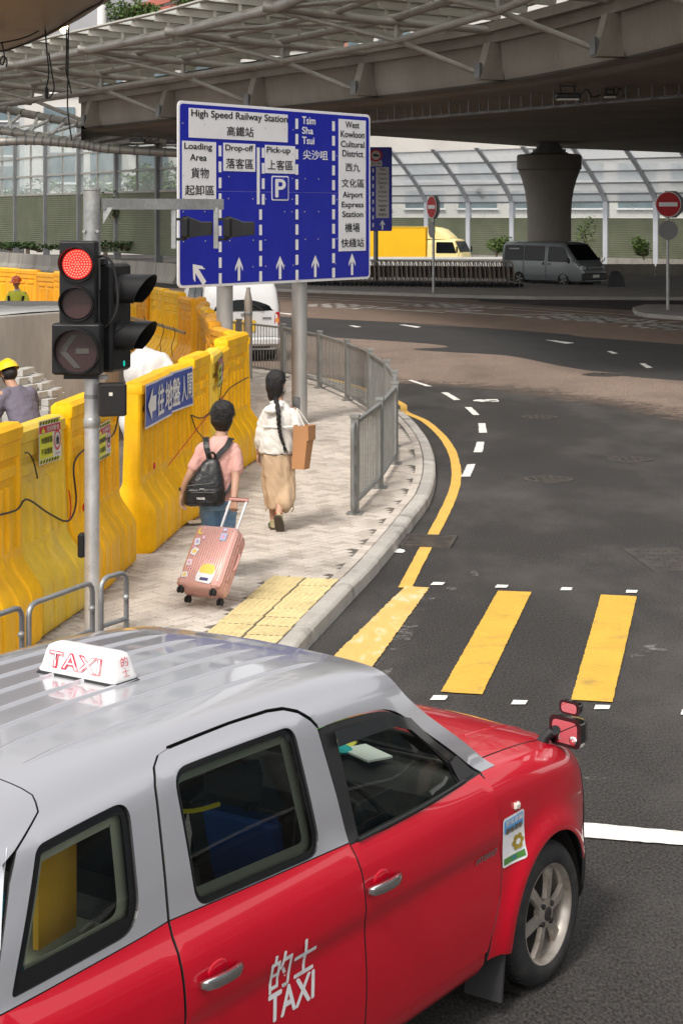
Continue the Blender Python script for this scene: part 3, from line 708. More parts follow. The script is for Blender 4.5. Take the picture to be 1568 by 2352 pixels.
# ---- steel canopy
cano = empty('steel_canopy', (-4, 62, 0), 0, 'steel tube canopy with glass roof cantilevered from the flyover edge', 'canopy'); OC = Vector((-4, 62, 0))
BX = BK + [Vector((-15.2, 87.6, 0)), Vector((-19.4, 94.5, 0))]
ARM = Vector((-6.55, 0.75, 0))
def pos(bi, k, z):   # k = 0 at the fascia, 1 at the free end
    i = int(bi); i = min(i, len(BX)-2); t = bi-i; p = BX[i].lerp(BX[i+1], t); return p + ARM*k + Vector((0, 0, z)) - OC
nb = len(BX)
for i in range(nb):
    part('roof_arm', STEEL, cano, lambda b: b.tube([pos(i, 0.0, 8.62), pos(i, 0.55, 8.98), pos(i, 1.0, 9.38), pos(i, 1.06, 9.44)], [0.125, 0.14, 0.15, 0.19], 10), smooth=True)
    if i < nb-2 and i > 0:
        part('strut', STEEL, cano, lambda b: b.tube([pos(i, 0.10, 7.42), pos(i, 0.45, 8.36), pos(i, 1.0, 9.30)], 0.085, 10), smooth=True)
    else: part('strut', STEEL, cano, lambda b: b.tube([pos(i, 0.45, 8.36), pos(i, 1.0, 9.30)], 0.085, 10), smooth=True)
    part('post', STEEL, cano, lambda b: b.cyl(pos(i, 0.45, 8.32), pos(i, 0.45, 8.98), 0.09, n=10), smooth=True)
    if i < nb-1:
        part('edge_tube', STEEL, cano, lambda b: b.cyl(pos(i, 1.0, 9.40), pos(i+1, 1.0, 9.40), 0.17, n=12), smooth=True)
        part('node_tube', STEEL, cano, lambda b: b.cyl(pos(i, 0.45, 8.36), pos(i+1, 0.45, 8.36), 0.10, n=10), smooth=True)
        part('inner_tube', STEEL, cano, lambda b: b.cyl(pos(i, 0.45, 9.05), pos(i+1, 0.45, 9.05), 0.12, n=10), smooth=True)
        part('inner_tube', STEEL, cano, lambda b: b.cyl(pos(i, 0.72, 9.25), pos(i+1, 0.72, 9.25), 0.09, n=10), smooth=True)
        part('brace', STEEL, cano, lambda b: b.cyl(pos(i, 0.45, 9.0), pos(i+1, 1.0, 9.38), 0.075, n=8), smooth=True)
        part('wall_beam', CONC, cano, lambda b: b.box((pos(i, 0.02, 8.72)+pos(i+1, 0.02, 8.72))/2, ((pos(i, 0, 0)-pos(i+1, 0, 0)).length, 0.25, 0.28), Matrix.Rotation(math.atan2(*(pos(i+1, 0, 0)-pos(i, 0, 0)).yx), 3, 'Z')))
PURL = M('canopy_beam_paint', (0.30, 0.285, 0.25), 0.55, metal=0.1, var=0.15, scale=1, tint=(0.25, 0.21, 0.16), tamt=0.5, tscale=1.5, tlo=0.5, thi=0.72, world=True)
for k in range((nb-1)*4+1):
    t = k/4
    a, c = pos(min(t, nb-1.001), -0.02, 9.05), pos(min(t, nb-1.001), 1.12, 9.92); dr = (c-a).normalized(); side = Vector((0, 1, 0)); up = side.cross(dr)*-1
    if up.z < 0: up = -up
    def ib(b):
        for o_, (hw, hh) in ((0.0, (0.012, 0.14)), (0.14, (0.07, 0.01)), (-0.14, (0.07, 0.01))):
            b.loft([[q + side*sx*hw + up*(o_+sz*hh) for sx, sz in ((-1, -1), (1, -1), (1, 1), (-1, 1))] for q in (a, c)])
        for f in (0.2, 0.45, 0.7, 0.93): b.box(a.lerp(c, f) - up*0.25, (0.1, 0.1, 0.26))
    part('roof_beam', PURL, cano, ib)
    if k < (nb-1)*4:
        t2 = min((k+1)/4, nb-1.001)
        for f0, f1 in ((0.0, 0.25), (0.26, 0.5), (0.51, 0.75), (0.76, 0.995)):
            def pane(b):
                q = [pos(t+0.01, -0.02+1.14*f0, 9.05+0.87*f0+0.17), pos(t2-0.01, -0.02+1.14*f0, 9.05+0.87*f0+0.17), pos(t2-0.01, -0.02+1.14*f1, 9.05+0.87*f1+0.17), pos(t+0.01, -0.02+1.14*f1, 9.05+0.87*f1+0.17)]
                b.loft([q, [p + Vector((0, 0, 0.015)) for p in q]])
            part('roof_pane', ROOFGL, cano, pane)
        for f in (0.0, 0.255, 0.505, 0.755, 1.0):
            part('glazing_bar', PURL, cano, lambda b: b.cyl(pos(t, -0.02+1.14*f, 9.05+0.87*f+0.1), pos(t2, -0.02+1.14*f, 9.05+0.87*f+0.1), 0.05, n=4))
# ---- lattice girder with ringed pipes at the far left
lat = empty('lattice_girder', P(0, 300, 86), 0, 'ringed steel pipe girder with white zigzag bracing at the left', 'girder'); OL = lat.location.copy()
pA = [P(-60, 236, 88), P(120, 272, 86), P(300, 306, 84), P(420, 330, 82)]; pB = [P(-60, 330, 80), P(60, 312+10, 80), P(170, 329, 80), P(250, 341, 80), P(430, 352, 80)]
pC = [P(-60, 290, 87), P(90, 312, 85), P(246, 341, 82)]
for pp in (pA, pB, pC):
    cc = catmull(pp, 6); part('pipe', STEEL, lat, lambda b: b.tube([p-OL for p in cc], 0.2, 10), smooth=True)
    for q in range(0, len(cc)-1, 1): 
        d = (cc[q+1]-cc[q]).normalized(); part('pipe_ring', STEELD, lat, lambda b: b.cyl(cc[q]-OL-d*0.03, cc[q]-OL+d*0.03, 0.225, n=10))
ca, cb = catmull(pA, 6), catmull(pC, 8)
for q in range(0, 15):
    a, c = ca[q % len(ca)], cb[min(len(cb)-1, q + (q % 2)*2)]; part('web_tube', M('white_steel', (0.62, 0.62, 0.61), 0.5, var=.1, scale=2), lat, lambda b: b.cyl(a-OL, c-OL, 0.09, n=8), smooth=True)
# ---- noise barrier, left: clear panes above green louvres
LOUV = M('green_louvre', (0.18, 0.195, 0.135), 0.6, var=0.15, scale=0.7, tint=(0.12, 0.13, 0.08), tamt=0.5, tscale=0.6, tlo=0.5, thi=0.75, world=True)
def slats(b, p0, p1, z0, z1, n, nn, dep=0.05):
    for i in range(n):
        za = z0 + (z1-z0)*i/n; zb = z0 + (z1-z0)*(i+0.8)/n
        q = [p0 + Vector((0, 0, za)) - nn*0, p1 + Vector((0, 0, za)), p1 + Vector((0, 0, zb)) + nn*dep, p0 + Vector((0, 0, zb)) + nn*dep]; b.quad(*q)
        q2 = [q[3], q[2], p1 + Vector((0, 0, zb)), p0 + Vector((0, 0, zb))]; b.quad(*q2)
    b.quad(p0 + Vector((0, 0, z0)) - nn*-0.001, p1 + Vector((0, 0, z0)) - nn*-0.001, p1 + Vector((0, 0, z1)) - nn*-0.001, p0 + Vector((0, 0, z1)) - nn*-0.001)
LW0, LW1 = Vector((-27.5, 122.5, 0)), Vector((-6.2, 81.5, 0)); nl = 8
lw = empty('noise_barrier', LW0, 0, 'tall noise barrier of clear panes over green louvres at the left of the sign', 'noise barrier')
d = (LW1-LW0); dl = d.length; dn = d.normalized(); nn = Vector((dn.y, -dn.x, 0)); nn = nn if nn.y < 0 else -nn
rz = Matrix.Rotation(math.atan2(dn.y, dn.x), 3, 'Z')
for i in range(nl+1):
    p = dn*(dl*i/nl); part('column', STEELD, lw, lambda b: b.box(p + Vector((0, 0, 4.2)), (0.22, 0.34, 8.4), rz) or b.box(p + nn*0.2 + Vector((0, 0, 4.2)), (0.42, 0.03, 8.4), rz))
    if i < nl:
        a, c = dn*(dl*i/nl+0.2), dn*(dl*(i+1)/nl-0.2); mid = (a+c)/2
        part('louvre_panel', LOUV, lw, lambda b: slats(b, a, c, 1.15, 4.22, 26, nn), kind='stuff', recalc=False)
        for z0, z1 in ((4.32, 5.3), (5.4, 6.4), (6.5, 8.3)):
            part('pane', WALLGL, lw, lambda b: b.box(mid + Vector((0, 0, (z0+z1)/2)), ((c-a).length, 0.02, z1-z0), rz))
        for z_ in (4.27, 5.35, 6.45, 8.35): part('rail', STEEL, lw, lambda b: b.box(mid + Vector((0, 0, z_)), ((c-a).length, 0.14, 0.1), rz))
        part('mullion', STEEL, lw, lambda b: b.box(mid + Vector((0, 0, 6.3)), (0.08, 0.12, 4.0), rz))
# jersey barriers in front of it
JER = M('jersey_concrete', (0.29, 0.27, 0.24), 0.9, var=0.2, scale=0.9, tint=(0.14, 0.125, 0.11), tamt=0.7, tscale=0.9, tlo=0.45, thi=0.65, world=True, stretch=(1, 1, .3))
jp = MB(); prof = [(-0.3, 0), (-0.3, 0.1), (-0.16, 0.32), (-0.09, 0.9), (0.09, 0.9), (0.16, 0.32), (0.3, 0.1), (0.3, 0)]
jp.loft([[Vector((x, y, z)) for y, z in prof] for x in (-1.22, 1.22)]); jm = jp.mesh('jersey_barrier'); jm.materials.append(JER)
def jersey_row(p0, p1, where, group, sc=1.0):
    dd = (p1-p0); n = max(1, int(dd.length/2.5)); ords = ['first', 'second', 'third', 'fourth', 'fifth', 'sixth', 'seventh', 'eighth', 'ninth', 'tenth', 'eleventh', 'twelfth', 'thirteenth', 'fourteenth', 'fifteenth', 'sixteenth', 'seventeenth', 'eighteenth', 'nineteenth', 'twentieth']
    for i in range(n):
        o = link(bpy.data.objects.new('jersey_barrier', jm)); o.location = p0 + dd*((i+.5)/n); o.rotation_euler = (0, 0, math.atan2(dd.y, dd.x)); o.scale = (dd.length/n/2.5, sc, sc)
        tag(o, f'grey concrete jersey barrier, {ords[i]} from the left {where}', 'jersey barrier', group)
jersey_row(LW0*0.72 + LW1*0.28 + nn*1.3, LW1 + nn*1.3, 'before the left noise barrier', 'jersey barriers before the left noise barrier')
# ---- noise barrier, right: bent ribs with frosted panes
RIBM = M('pale_steel_rib', (0.50, 0.52, 0.56), 0.45, metal=0.2, var=0.1, scale=1, world=True)
RW0, RW1 = Vector((0.5, 126.6, 0)), Vector((27.0, 100.1, 0)); nr = 10
rw = empty('noise_barrier', RW0, 0, 'noise barrier with bent pale ribs and frosted panes behind the round pier', 'noise barrier')
d = RW1-RW0; dl = d.length; dn = d.normalized(); nn = Vector((-0.7071, -0.7071, 0)); rz = Matrix.Rotation(math.atan2(dn.y, dn.x), 3, 'Z')
def prof_pt(base, z): 
    if z <= 3.9: return base + Vector((0, 0, z))
    t = (z-3.9)/3.6; o_ = 3.7*(t**1.25); return base + nn*o_ + Vector((0, 0, z))
zr = [3.9, 4.4, 5.05, 5.75, 6.45, 7.2]
for i in range(nr+1):
    base = dn*(dl*i/nr)
    part('rib', RIBM, rw, lambda b: b.loft([[prof_pt(base, z) + dn*sx*0.17 + nn*sy for sx, sy in ((-1, -0.12), (1, -0.12), (1, 0.12), (-1, 0.12))] for z in (0, 2, 3.6, 3.9, 4.15, 4.4, 4.9, 5.5, 6.2, 7.35)]))
    if i < nr:
        a, c = dn*(dl*i/nr+0.18), dn*(dl*(i+1)/nr-0.18)
        for z0, z1 in zip(zr, zr[1:]):
            part('pane', FROST, rw, lambda b: b.quad(prof_pt(a, z0+.04), prof_pt(c, z0+.04), prof_pt(c, z1-.04), prof_pt(a, z1-.04)), recalc=False)
        for z_ in zr: part('rail', STEELD, rw, lambda b: b.loft([[prof_pt(q, z_) + Vector((0, 0, sz*0.05)) + nn*sy*0.06 for sy, sz in ((-1, -1), (1, -1), (1, 1), (-1, 1))] for q in (a, c)]))
        part('pane', WALLGL, rw, lambda b: b.quad(a + Vector((0, 0, 2.95)), c + Vector((0, 0, 2.95)), c + Vector((0, 0, 3.85)), a + Vector((0, 0, 3.85))), recalc=False)
        part('louvre_panel', LOUV, rw, lambda b: slats(b, a, c, 0.45, 2.9, 18, nn), kind='stuff', recalc=False)
        part('plinth', JER, rw, lambda b: b.box((a+c)/2 + Vector((0, 0, 0.22)), ((c-a).length, 0.3, 0.44), rz))
jersey_row(G(1330, 641), G(1680, 641), 'beside the grey van', 'jersey barriers beside the grey van', 0.82)
par = empty('concrete_parapet', (0, 96, 0), 0, 'low pale concrete parapet in front of the yellow lorry', 'parapet')
part('parapet_wall', M('pale_concrete', (0.5, 0.49, 0.46), 0.85, var=0.12, scale=0.8, world=True), par, lambda b: b.box((4.2, 0, 0.36), (12.6, 0.3, 0.72)))
part('lit_parapet_top', M('lit_top_concrete', (0.66, 0.66, 0.64), 0.7, var=0.1, scale=1, world=True), par, lambda b: b.box((4.2, 0, 0.78), (12.7, 0.42, 0.12)))  # paler top band: the barrier's bright lit top put into its colour
# ---- vegetation
LEAF = M('leaf_green', (0.070, 0.115, 0.028), 0.6, var=0.4, scale=1.5, var2=0.3, scale2=12, world=True, spec=0.3)
LEAFD = M('leaf_dark_green', (0.04, 0.075, 0.022), 0.6, var=0.4, scale=1.2, var2=0.3, scale2=9, world=True, spec=0.3)
BARK = M('bark', (0.11, 0.08, 0.055), 0.9, var=0.3, scale=6, bump=0.5, bscale=30)
def leaves(b, c, rad, n, ls, rng):
    for _ in range(n):
        while True:
            q = Vector((rng.uniform(-1, 1), rng.uniform(-1, 1), rng.uniform(-1, 1)))
            if q.length < 1 and noise.noise(q*2.2 + Vector(c)) > -0.12: break
        p = Vector(c) + Vector((q.x*rad[0], q.y*rad[1], q.z*rad[2])); a = Vector((rng.gauss(0, 1), rng.gauss(0, 1), rng.gauss(0, .6))).normalized()
        e = a.cross(Vector((rng.gauss(0, 1), rng.gauss(0, 1), rng.gauss(0, 1)))).normalized(); l = ls*rng.uniform(.6, 1.3)
        b.add([p - a*l, p + e*l*.45, p + a*l, p - e*l*.45], [(0, 1, 2, 3)])
def bush(name, loc, rad, n, ls, label, cat='shrub', mat=None, seed=1, trunk=0.0, group=None):
    rng = random.Random(seed); e = empty(name, loc, 0, label, cat, group); h = trunk
    b = MB(); k = 5
    for i in range(k):
        a = rng.uniform(0, 6.28); o_ = Vector((math.cos(a)*rad[0]*.45, math.sin(a)*rad[1]*.45, h + rad[2]*rng.uniform(.55, 1.25)))
        leaves(b, o_, (rad[0]*.62, rad[1]*.62, rad[2]*.55), n//k, ls, rng)
    b.build('crown' if trunk else 'foliage', mat or LEAF, e, recalc=False)
    b = MB(); b.cyl((0, 0, -0.05), (0, 0, h + rad[2]*.6), max(0.02, rad[0]*.07), max(.01, rad[0]*.03), 7)
    for i in range(5):
        a = rng.uniform(0, 6.28); b.cyl((0, 0, h + rad[2]*.15*i*.5), (math.cos(a)*rad[0]*.6, math.sin(a)*rad[1]*.6, h + rad[2]*rng.uniform(.6, 1.3)), max(.015, rad[0]*.03), .008, 5)
    b.build('trunk' if trunk else 'stem', BARK, e); return e
def rwp(f, off=1.0, z=0.0): return RW0 + dn*(dl*f) + nn*off + Vector((0, 0, z))
bush('shrub', P(1140, 588, 112), (1.0, 0.8, 0.75), 900, 0.10, 'green shrub at the foot of the noise barrier left of the pier', seed=3)
bush('shrub', P(1478, 595, 104), (0.75, 0.6, 0.9), 700, 0.10, 'green shrub at the foot of the noise barrier right of the van', seed=4)
bush('shrub', P(1440, 640, 88), (0.3, 0.3, 0.35), 200, 0.06, 'small weed in front of the jersey barriers right of the van', seed=5)
bush('shrub', P(1350, 590, 106), (0.8, 0.5, 1.6), 260, 0.09, 'thin leafy sapling against the louvres right of the pier', seed=6)
bush('climbing_plant', prof_pt(RW0 + dn*(dl*0.335), 4.2), (0.35, 0.35, 0.8), 220, 0.08, 'green climber on the bent rib above the left no entry sign', seed=7)
bush('climbing_plant', P(1200, 400, 113), (0.3, 0.3, 0.9), 160, 0.08, 'sparse climber on the bent rib left of the pier', seed=8)
for i, (u, Y) in enumerate(((30, 108), (90, 104), (180, 98), (270, 93), (320, 90))):
    bush('verge_plant', P(u, 577, Y), (2.6, 0.5, 0.33), 700, 0.10, ['leafy weeds behind the jersey barriers at the far left edge', 'leafy weeds behind the jersey barriers left of the conduit', 'leafy weeds behind the jersey barriers left of the signal pole', 'leafy weeds behind the jersey barriers right of the signal pole', 'leafy weeds behind the jersey barriers near the blue sign'][i], mat=LEAFD, seed=20+i)
bush('vine', P(262, 500, 91.5), (0.9, 0.25, 0.9), 260, 0.1, 'dark vine hanging down the louvres of the left noise barrier', mat=LEAFD, seed=31)
# ---- buildings
def building(name, x0, x1, y, z0, z1, label, wall, wins, frame_=None, glass=None, depth=18, slab=None):
    e = empty(name, ((x0+x1)/2, y, 0), 0, label, 'building'); cx = (x0+x1)/2
    part('wall', wall, e, lambda b: b.box((0, depth/2, (z0+z1)/2), (x1-x0, depth, z1-z0)))
    glass = glass or M('building_glass', (0.10, 0.14, 0.16), 0.12, var=0.5, scale=0.4, world=True)
    for (a, c, d0, d1) in wins:
        o = part('window', glass, e, lambda b: b.box(((a+c)/2-cx, -0.05, (d0+d1)/2), (c-a, 0.16, d1-d0)))
        if slab: part('window_sill', slab, o, lambda b: b.box(((a+c)/2-cx, -0.18, d0), (c-a+.3, 0.2, 0.16)))
    return e
WB = M('pale_building_wall', (0.52, 0.50, 0.47), 0.8, var=0.1, scale=0.3, world=True); WG = M('grey_building_wall', (0.40, 0.41, 0.42), 0.8, var=0.1, scale=0.3, world=True)
WPk = M('terracotta_wall', (0.36, 0.17, 0.13), 0.8, var=0.12, scale=0.4, world=True); WH = M('white_trim', (0.68, 0.68, 0.67), 0.7, var=0.08, scale=0.5, world=True)
wn = [(-14 + 5*i, -10.4 + 5*i, z, z+1.7) for i in range(16) for z in (1.0, 3.6, 6.2)]
building('podium_building', -16, 68, 168, 0, 10.5, 'long pale building with window bands seen through the right noise barrier', WB, wn, slab=WH)
building('tower_block', -62, -26, 175, 0, 46, 'pale glazed tower seen through the panes at the far left', WG, [(-60 + 4.2*i, -57 + 4.2*i, 2 + 3.4*k, 4.4 + 3.4*k) for i in range(8) for k in range(12)], slab=WH)
building('tower_block', -25, -12, 190, 0, 30, 'bluish glazed block seen through the panes left of the sign', M('blue_grey_wall', (0.36, 0.42, 0.47), 0.7, var=.1, scale=.3, world=True), [(-24.3 + 2.6*i, -22.3 + 2.6*i, 1.5 + 3.2*k, 3.9 + 3.2*k) for i in range(5) for k in range(8)], slab=WH)
tb = building('terrace_building', -24.5, -2.5, 138, 0, 16.2, 'terracotta building with white columns and a planted terrace behind the canopy', WB, [(-23 + 3.6*i, -20.6 + 3.6*i, 2 + 3.5*k, 4.4 + 3.5*k) for i in range(6) for k in range(4)], slab=WH, depth=14)
part('tile_wall', M('grey_tile_wall', (0.30, 0.30, 0.315), 0.6, var=.08, scale=.4, world=True), tb, lambda b: b.box((-1.5, 2.5, 19.2), (15, 6, 6.0)))
part('upper_wall', WPk, tb, lambda b: b.box((3, 6.5, 20.5), (22, 4, 8.5)))
for x in (-4.9, -.7, 1.6, 4.6, 7.6): part('white_column', WH, tb, lambda b: b.cyl((x, -0.6, 16.2), (x, -0.6, 20.6), 0.4, n=14), smooth=True)
for (u0, v0, u1, v1) in ((270, 52, 470, -2), (300, 22, 420, -14)):
    ra, rb = P(u0, v0, 136.9) - tb.location, P(u1, v1, 136.9) - tb.location; part('red_beam', M('red_brown_beam', (0.42, 0.13, 0.09), 0.6, var=.1, scale=1, world=True), tb, lambda b: b.loft([[q + Vector((0, dy, dz)) for dy, dz in ((-.2, -.28), (.2, -.28), (.2, .28), (-.2, .28))] for q in (ra, rb)]))
part('parapet', WH, tb, lambda b: b.box((0, -0.2, 16.35), (22, 0.3, 0.5)))
for i, (x, z, r_) in enumerate(((-16.4, 18.9, 1.7), (-14.4, 18.2, 1.2), (-11.4, 20.0, 2.0), (-15.3, 18.6, 1.1), (-10.0, 20.2, 1.5))):
    bush('terrace_tree', (x, 136.2, 16.6), (r_, 1.0, (z-16.6)*.9), 900, 0.17, ['bright green terrace shrub left of the second white column', 'green terrace shrub between two white columns', 'largest leafy tree on the terrace under the red beam', 'low terrace shrub beside the left red beam end', 'rightmost leafy terrace tree above the canopy edge'][i], 'terrace plant', seed=40+i)
for i, (x, y, r_, h) in enumerate(((-31, 132, 3.2, 2.2), (-22.5, 128, 2.6, 1.8), (-16, 121, 2.4, 1.9), (-11.6, 112, 1.6, 2.5))):
    bush('tree', (x, y, 0), (r_, r_, 2.3), 1500, 0.2, ['leafy tree behind the noise barrier at the far left edge', 'leafy tree behind the noise barrier left of the signal pole', 'leafy tree behind the noise barrier above the signal head', 'small leafy tree behind the noise barrier beside the sign'][i], 'tree', seed=60+i, trunk=h)
# tall towers farther back, above the frame: the taxi roof mirrors them
for i, (x0, x1, y, h, lb) in enumerate(((-130, -84, 205, 92, 'broad grey residential tower beyond the far left of the canopy'), (-80, -50, 215, 110, 'tall pale tower beyond the left noise barrier'), (-46, -10, 225, 105, 'grey tower straight beyond the terrace building'), (-4, 34, 235, 125, 'tallest grey tower beyond the flyover'), (40, 84, 225, 96, 'grey tower beyond the round pier'), (90, 140, 210, 84, 'broad grey tower beyond the right noise barrier'))):
    building('distant_tower', x0, x1, y, 0, h, lb, [WG, WB][i % 2], [(x0+2+(x1-x0-4)*k/5, x0+2+(x1-x0-4)*(k+.62)/5, 6+q*8.5, 10.5+q*8.5) for k in range(5) for q in range(int(h/9))], depth=24)
# terminal frontage right of the viewer, mirrored in the taxi windows
tw = building('terminal_frontage', -30, 30, 0, 0, 8.2, 'grey terminal frontage across the road, mirrored in the taxi windows', M('frontage_wall', (0.26, 0.25, 0.24), .8, var=.15, scale=.4, world=True), [(-29 + 4.2*i, -25.8 + 4.2*i, .6 + 4*k, 3.6 + 4*k) for i in range(14) for k in range(2)], slab=WH, depth=10)
tw.location = (31, -6, 0); tw.rotation_euler = (0, 0, R(-90))
# ---- curved overhead slab at the top left with hanging cables and a lit lamp
OV = M('overhead_soffit_paint', (0.16, 0.135, 0.115), 0.35, var=0.15, scale=0.5, world=True)
ov = empty('overhead_slab', (-9, 32, 0), 0, 'dark curved soffit of an overhead slab in the top left corner', 'overhead slab')
ec = catmull([Vector(p) for p in ((-16, 42.5, 0), (-11, 40.5, 0), (-7.3, 38, 0), (-6.45, 36.9, 0), (-5.05, 33.4, 0), (-3.95, 30.0, 0), (-3.4, 28.4, 0), (-3.1, 26.5, 0), (-3.3, 23.5, 0), (-4.6, 20.5, 0), (-8, 18.5, 0), (-16, 18, 0))], 6)
oo = Vector((-9, 32, 0)); cen = Vector((-12, 30, 0)); rr = []
for p in ec:
    dd = (cen-p); rr.append([p + Vector((0, 0, 7.1)) - oo, p + Vector((0, 0, 6.75)) - oo, p + dd*0.03 + Vector((0, 0, 6.62)) - oo, p + dd*0.1 + Vector((0, 0, 6.56)) - oo, p + dd*0.5 + Vector((0, 0, 6.5)) - oo, cen + Vector((0, 0, 6.45)) - oo])
b = MB(); b.loft(rr, closed=False, caps=False); b.build('soffit', OV, ov, smooth=True, angle=60)
b = MB(); b.loft([[p + Vector((0, 0, 7.1)) - oo, cen + Vector((0, 0, 7.15)) - oo] for p in ec], closed=False, caps=False); b.build('slab_top', OV, ov)
part('edge_trim', BLACK, ov, lambda b: b.tube([p + (cen-p)*0.045 + Vector((0, 0, 6.59)) - oo for p in ec], 0.018, 5))
lc = P(146, 52, 33.5)
lam = empty('ceiling_lamp', lc, 0, 'small lit warm lamp on the dark overhead slab', 'lamp')
part('bulb', M('lit_bulb', (1, 0.85, 0.6), 0.4, emit=(1.0, 0.78, 0.45), estr=14), lam, lambda b: b.ell((0, 0, 0), (0.085, 0.085, 0.2)))
part('fitting', STEEL, lam, lambda b: b.cyl((0, 0, 0.15), (0.03, 0, 0.36), 0.05, 0.09, 8))
def hang(name, pts, label, Y=33.0):
    e = empty(name, P(pts[0][0], pts[0][1], Y), 0, label, 'cable'); o_ = e.location.copy()
    part('cable_run', BLACK, e, lambda b: b.tube(catmull([P(u, v, Y)-o_ for u, v in pts], 6), 0.014, 6)); return e
h1 = hang('hanging_cable', [(105, -20), (104, 60), (108, 120), (112, 170), (106, 205), (110, 225), (124, 205), (118, 160), (112, 120)], 'looped black cable hanging left of the other cables')
hang('hanging_cable', [(160, -30), (157, 80), (156, 170), (155, 240), (160, 290), (165, 322)], 'long straight black cable hanging right of the lamp')
hang('hanging_cable', [(150, -10), (153, 90), (152, 160), (158, 185), (164, 215)], 'short black cable hanging beside the long one')
hang('hanging_cable', [(0, 98), (60, 84), (110, 55), (138, 20), (150, 8)], 'black cable running along the soffit to the lamp')
hang('hanging_cable', [(4, 95), (10, 130), (6, 148), (0, 140), (8, 128), (16, 140), (14, 152)], 'coiled black cable end at the left edge')
part('connector', BLACK, h1, lambda b: b.cbox(P(107, 212, 33)-h1.location, (0.06, 0.06, 0.22), 0.015))
# ================================================================= big direction sign
GALV = M('galvanised_steel', (0.33, 0.335, 0.33), 0.42, metal=0.6, var=0.22, scale=5, var2=0.1, scale2=40, rvar=0.12, tint=(0.30, 0.27, 0.22), tamt=0.4, tscale=3, tlo=0.55, thi=0.75)
GALVP = M('galvanised_post', (0.42, 0.415, 0.40), 0.45, metal=0.5, var=0.15, scale=3, tint=(0.34, 0.22, 0.12), tamt=0.75, tscale=1.2, tlo=0.5, thi=0.72, stretch=(1, 1, .35), rvar=.1)
SBLUE = M('sign_blue', (0.007, 0.014, 0.315), 0.38, var=0.08, scale=2, rvar=0.06)
SWHITE = M('sign_white', (0.70, 0.70, 0.72), 0.45, var=0.05, scale=3)
SBLACK = M('sign_black', (0.012, 0.012, 0.013), 0.5)
ALU = M('sign_back_aluminium', (0.35, 0.35, 0.36), 0.5, metal=0.5, var=.1, scale=3)
def homog(src, dst):
    A = []; rhs = []
    for (x, y), (X, Y) in zip(src, dst):
        A.append([x, y, 1, 0, 0, 0, -X*x, -X*y]); rhs.append(X); A.append([0, 0, 0, x, y, 1, -Y*x, -Y*y]); rhs.append(Y)
    n = 8
    for i in range(n):
        pi = max(range(i, n), key=lambda r_: abs(A[r_][i])); A[i], A[pi] = A[pi], A[i]; rhs[i], rhs[pi] = rhs[pi], rhs[i]
        for r_ in range(n):
            if r_ != i:
                f = A[r_][i]/A[i][i]; A[r_] = [a-f*c for a, c in zip(A[r_], A[i])]; rhs[r_] -= f*rhs[i]
    h = [rhs[i]/A[i][i] for i in range(n)]
    def ap(x, y):
        w_ = h[6]*x+h[7]*y+1; return ((h[0]*x+h[1]*y+h[2])/w_, (h[3]*x+h[4]*y+h[5])/w_)
    return ap
SA, SB = Vector((-2.17, 23.70, 0)), Vector((0.438, 27.20, 0)); SW_, SH_ = (SB-SA).length, 2.5
ex = (SB-SA).normalized(); en = Vector((ex.y, -ex.x, 0)); SZ = 2.2
hs_ = homog([(165, 75), (1380, 170), (1380, 1210), (162, 1268)], [(0, SH_), (SW_, SH_), (SW_, 0), (0, 0)])
def inv_mtx(o): return o.matrix_world.inverted()
sg = empty('direction_sign', ((SA+SB)/2).to_tuple(), math.atan2(ex.y, ex.x), 'large blue multi-lane direction sign with white panels on two steel posts', 'road sign')
# local frame of the sign: x along the board, y up the board, z towards the reader
SM = Matrix(((1, 0, 0, -SW_/2), (0, 0, -1, 0), (0, 1, 0, SZ), (0, 0, 0, 1)))
def sgm(x, y, z=0.0): return SM @ Matrix.Translation((x, y, z))
b = MB(); b.prism(round_poly(rect(0, 0, SW_, SH_), 0.09), -0.02, 0.0, tf=SM); b.build('white_border', SWHITE, sg, bevel=0.003)
# the board is four blue sheets wide and two high, with fine joints
xs = [0.036, SW_*0.27, SW_*0.535, SW_*0.77, SW_-0.036]; ys = [0.036, SH_*0.52, SH_-0.036]
for i in range(4):
    for j in range(2):
        rc = rect(xs[i]+.0015, ys[j]+.0015, xs[i+1]-.0015, ys[j+1]-.0015)
        rd = [0.0]*4
        if i == 0 and j == 0: rd[0] = .06
        if i == 3 and j == 0: rd[1] = .06
        if i == 3 and j == 1: rd[2] = .06
        if i == 0 and j == 1: rd[3] = .06
        b = MB(); b.prism(round_poly(rc, rd), -0.01, 0.003, tf=SM); b.build('blue_sheet', SBLUE, sg)
def q4(*p): return [hs_(x, y) for x, y in p]
def bbx(pts): 
    xs_ = [p[0] for p in pts]; ys_ = [p[1] for p in pts]
    return (sum(sorted(xs_)[:2])/2, sum(sorted(ys_)[:2])/2, sum(sorted(xs_)[2:])/2, sum(sorted(ys_)[2:])/2)
def panel(p, name='white_panel'):
    x0, y0, x1, y1 = bbx(q4(*p)); b = MB(); b.prism(rect(x0, y0, x1, y1), 0.001, 0.007, tf=SM); return b.build(name, SWHITE, sg)
def letter(body, p, mat, z=0.0095, bold=None):
    bold = bold if bold is not None else (0.032 if body.isascii() or '-' in body else 0.018)
    x0, y0, x1, y1 = bbx(q4(*p)); put(fit_text(body, x1-x0, y1-y0, bold), 'lettering', mat, sg, sgm((x0+x1)/2, (y0+y1)/2, z))
panel([(232, 120), (856, 170), (856, 345), (231, 308)]); panel([(190, 330), (403, 341), (403, 703), (188, 760)][:3] + [(188, 697)])
panel([(451, 343), (651, 355), (651, 530), (449, 522)]); panel([(713, 357), (903, 369), (903, 542), (713, 538)]); panel([(1179, 195), (1350, 207), (1349, 1032), (1178, 1034)])
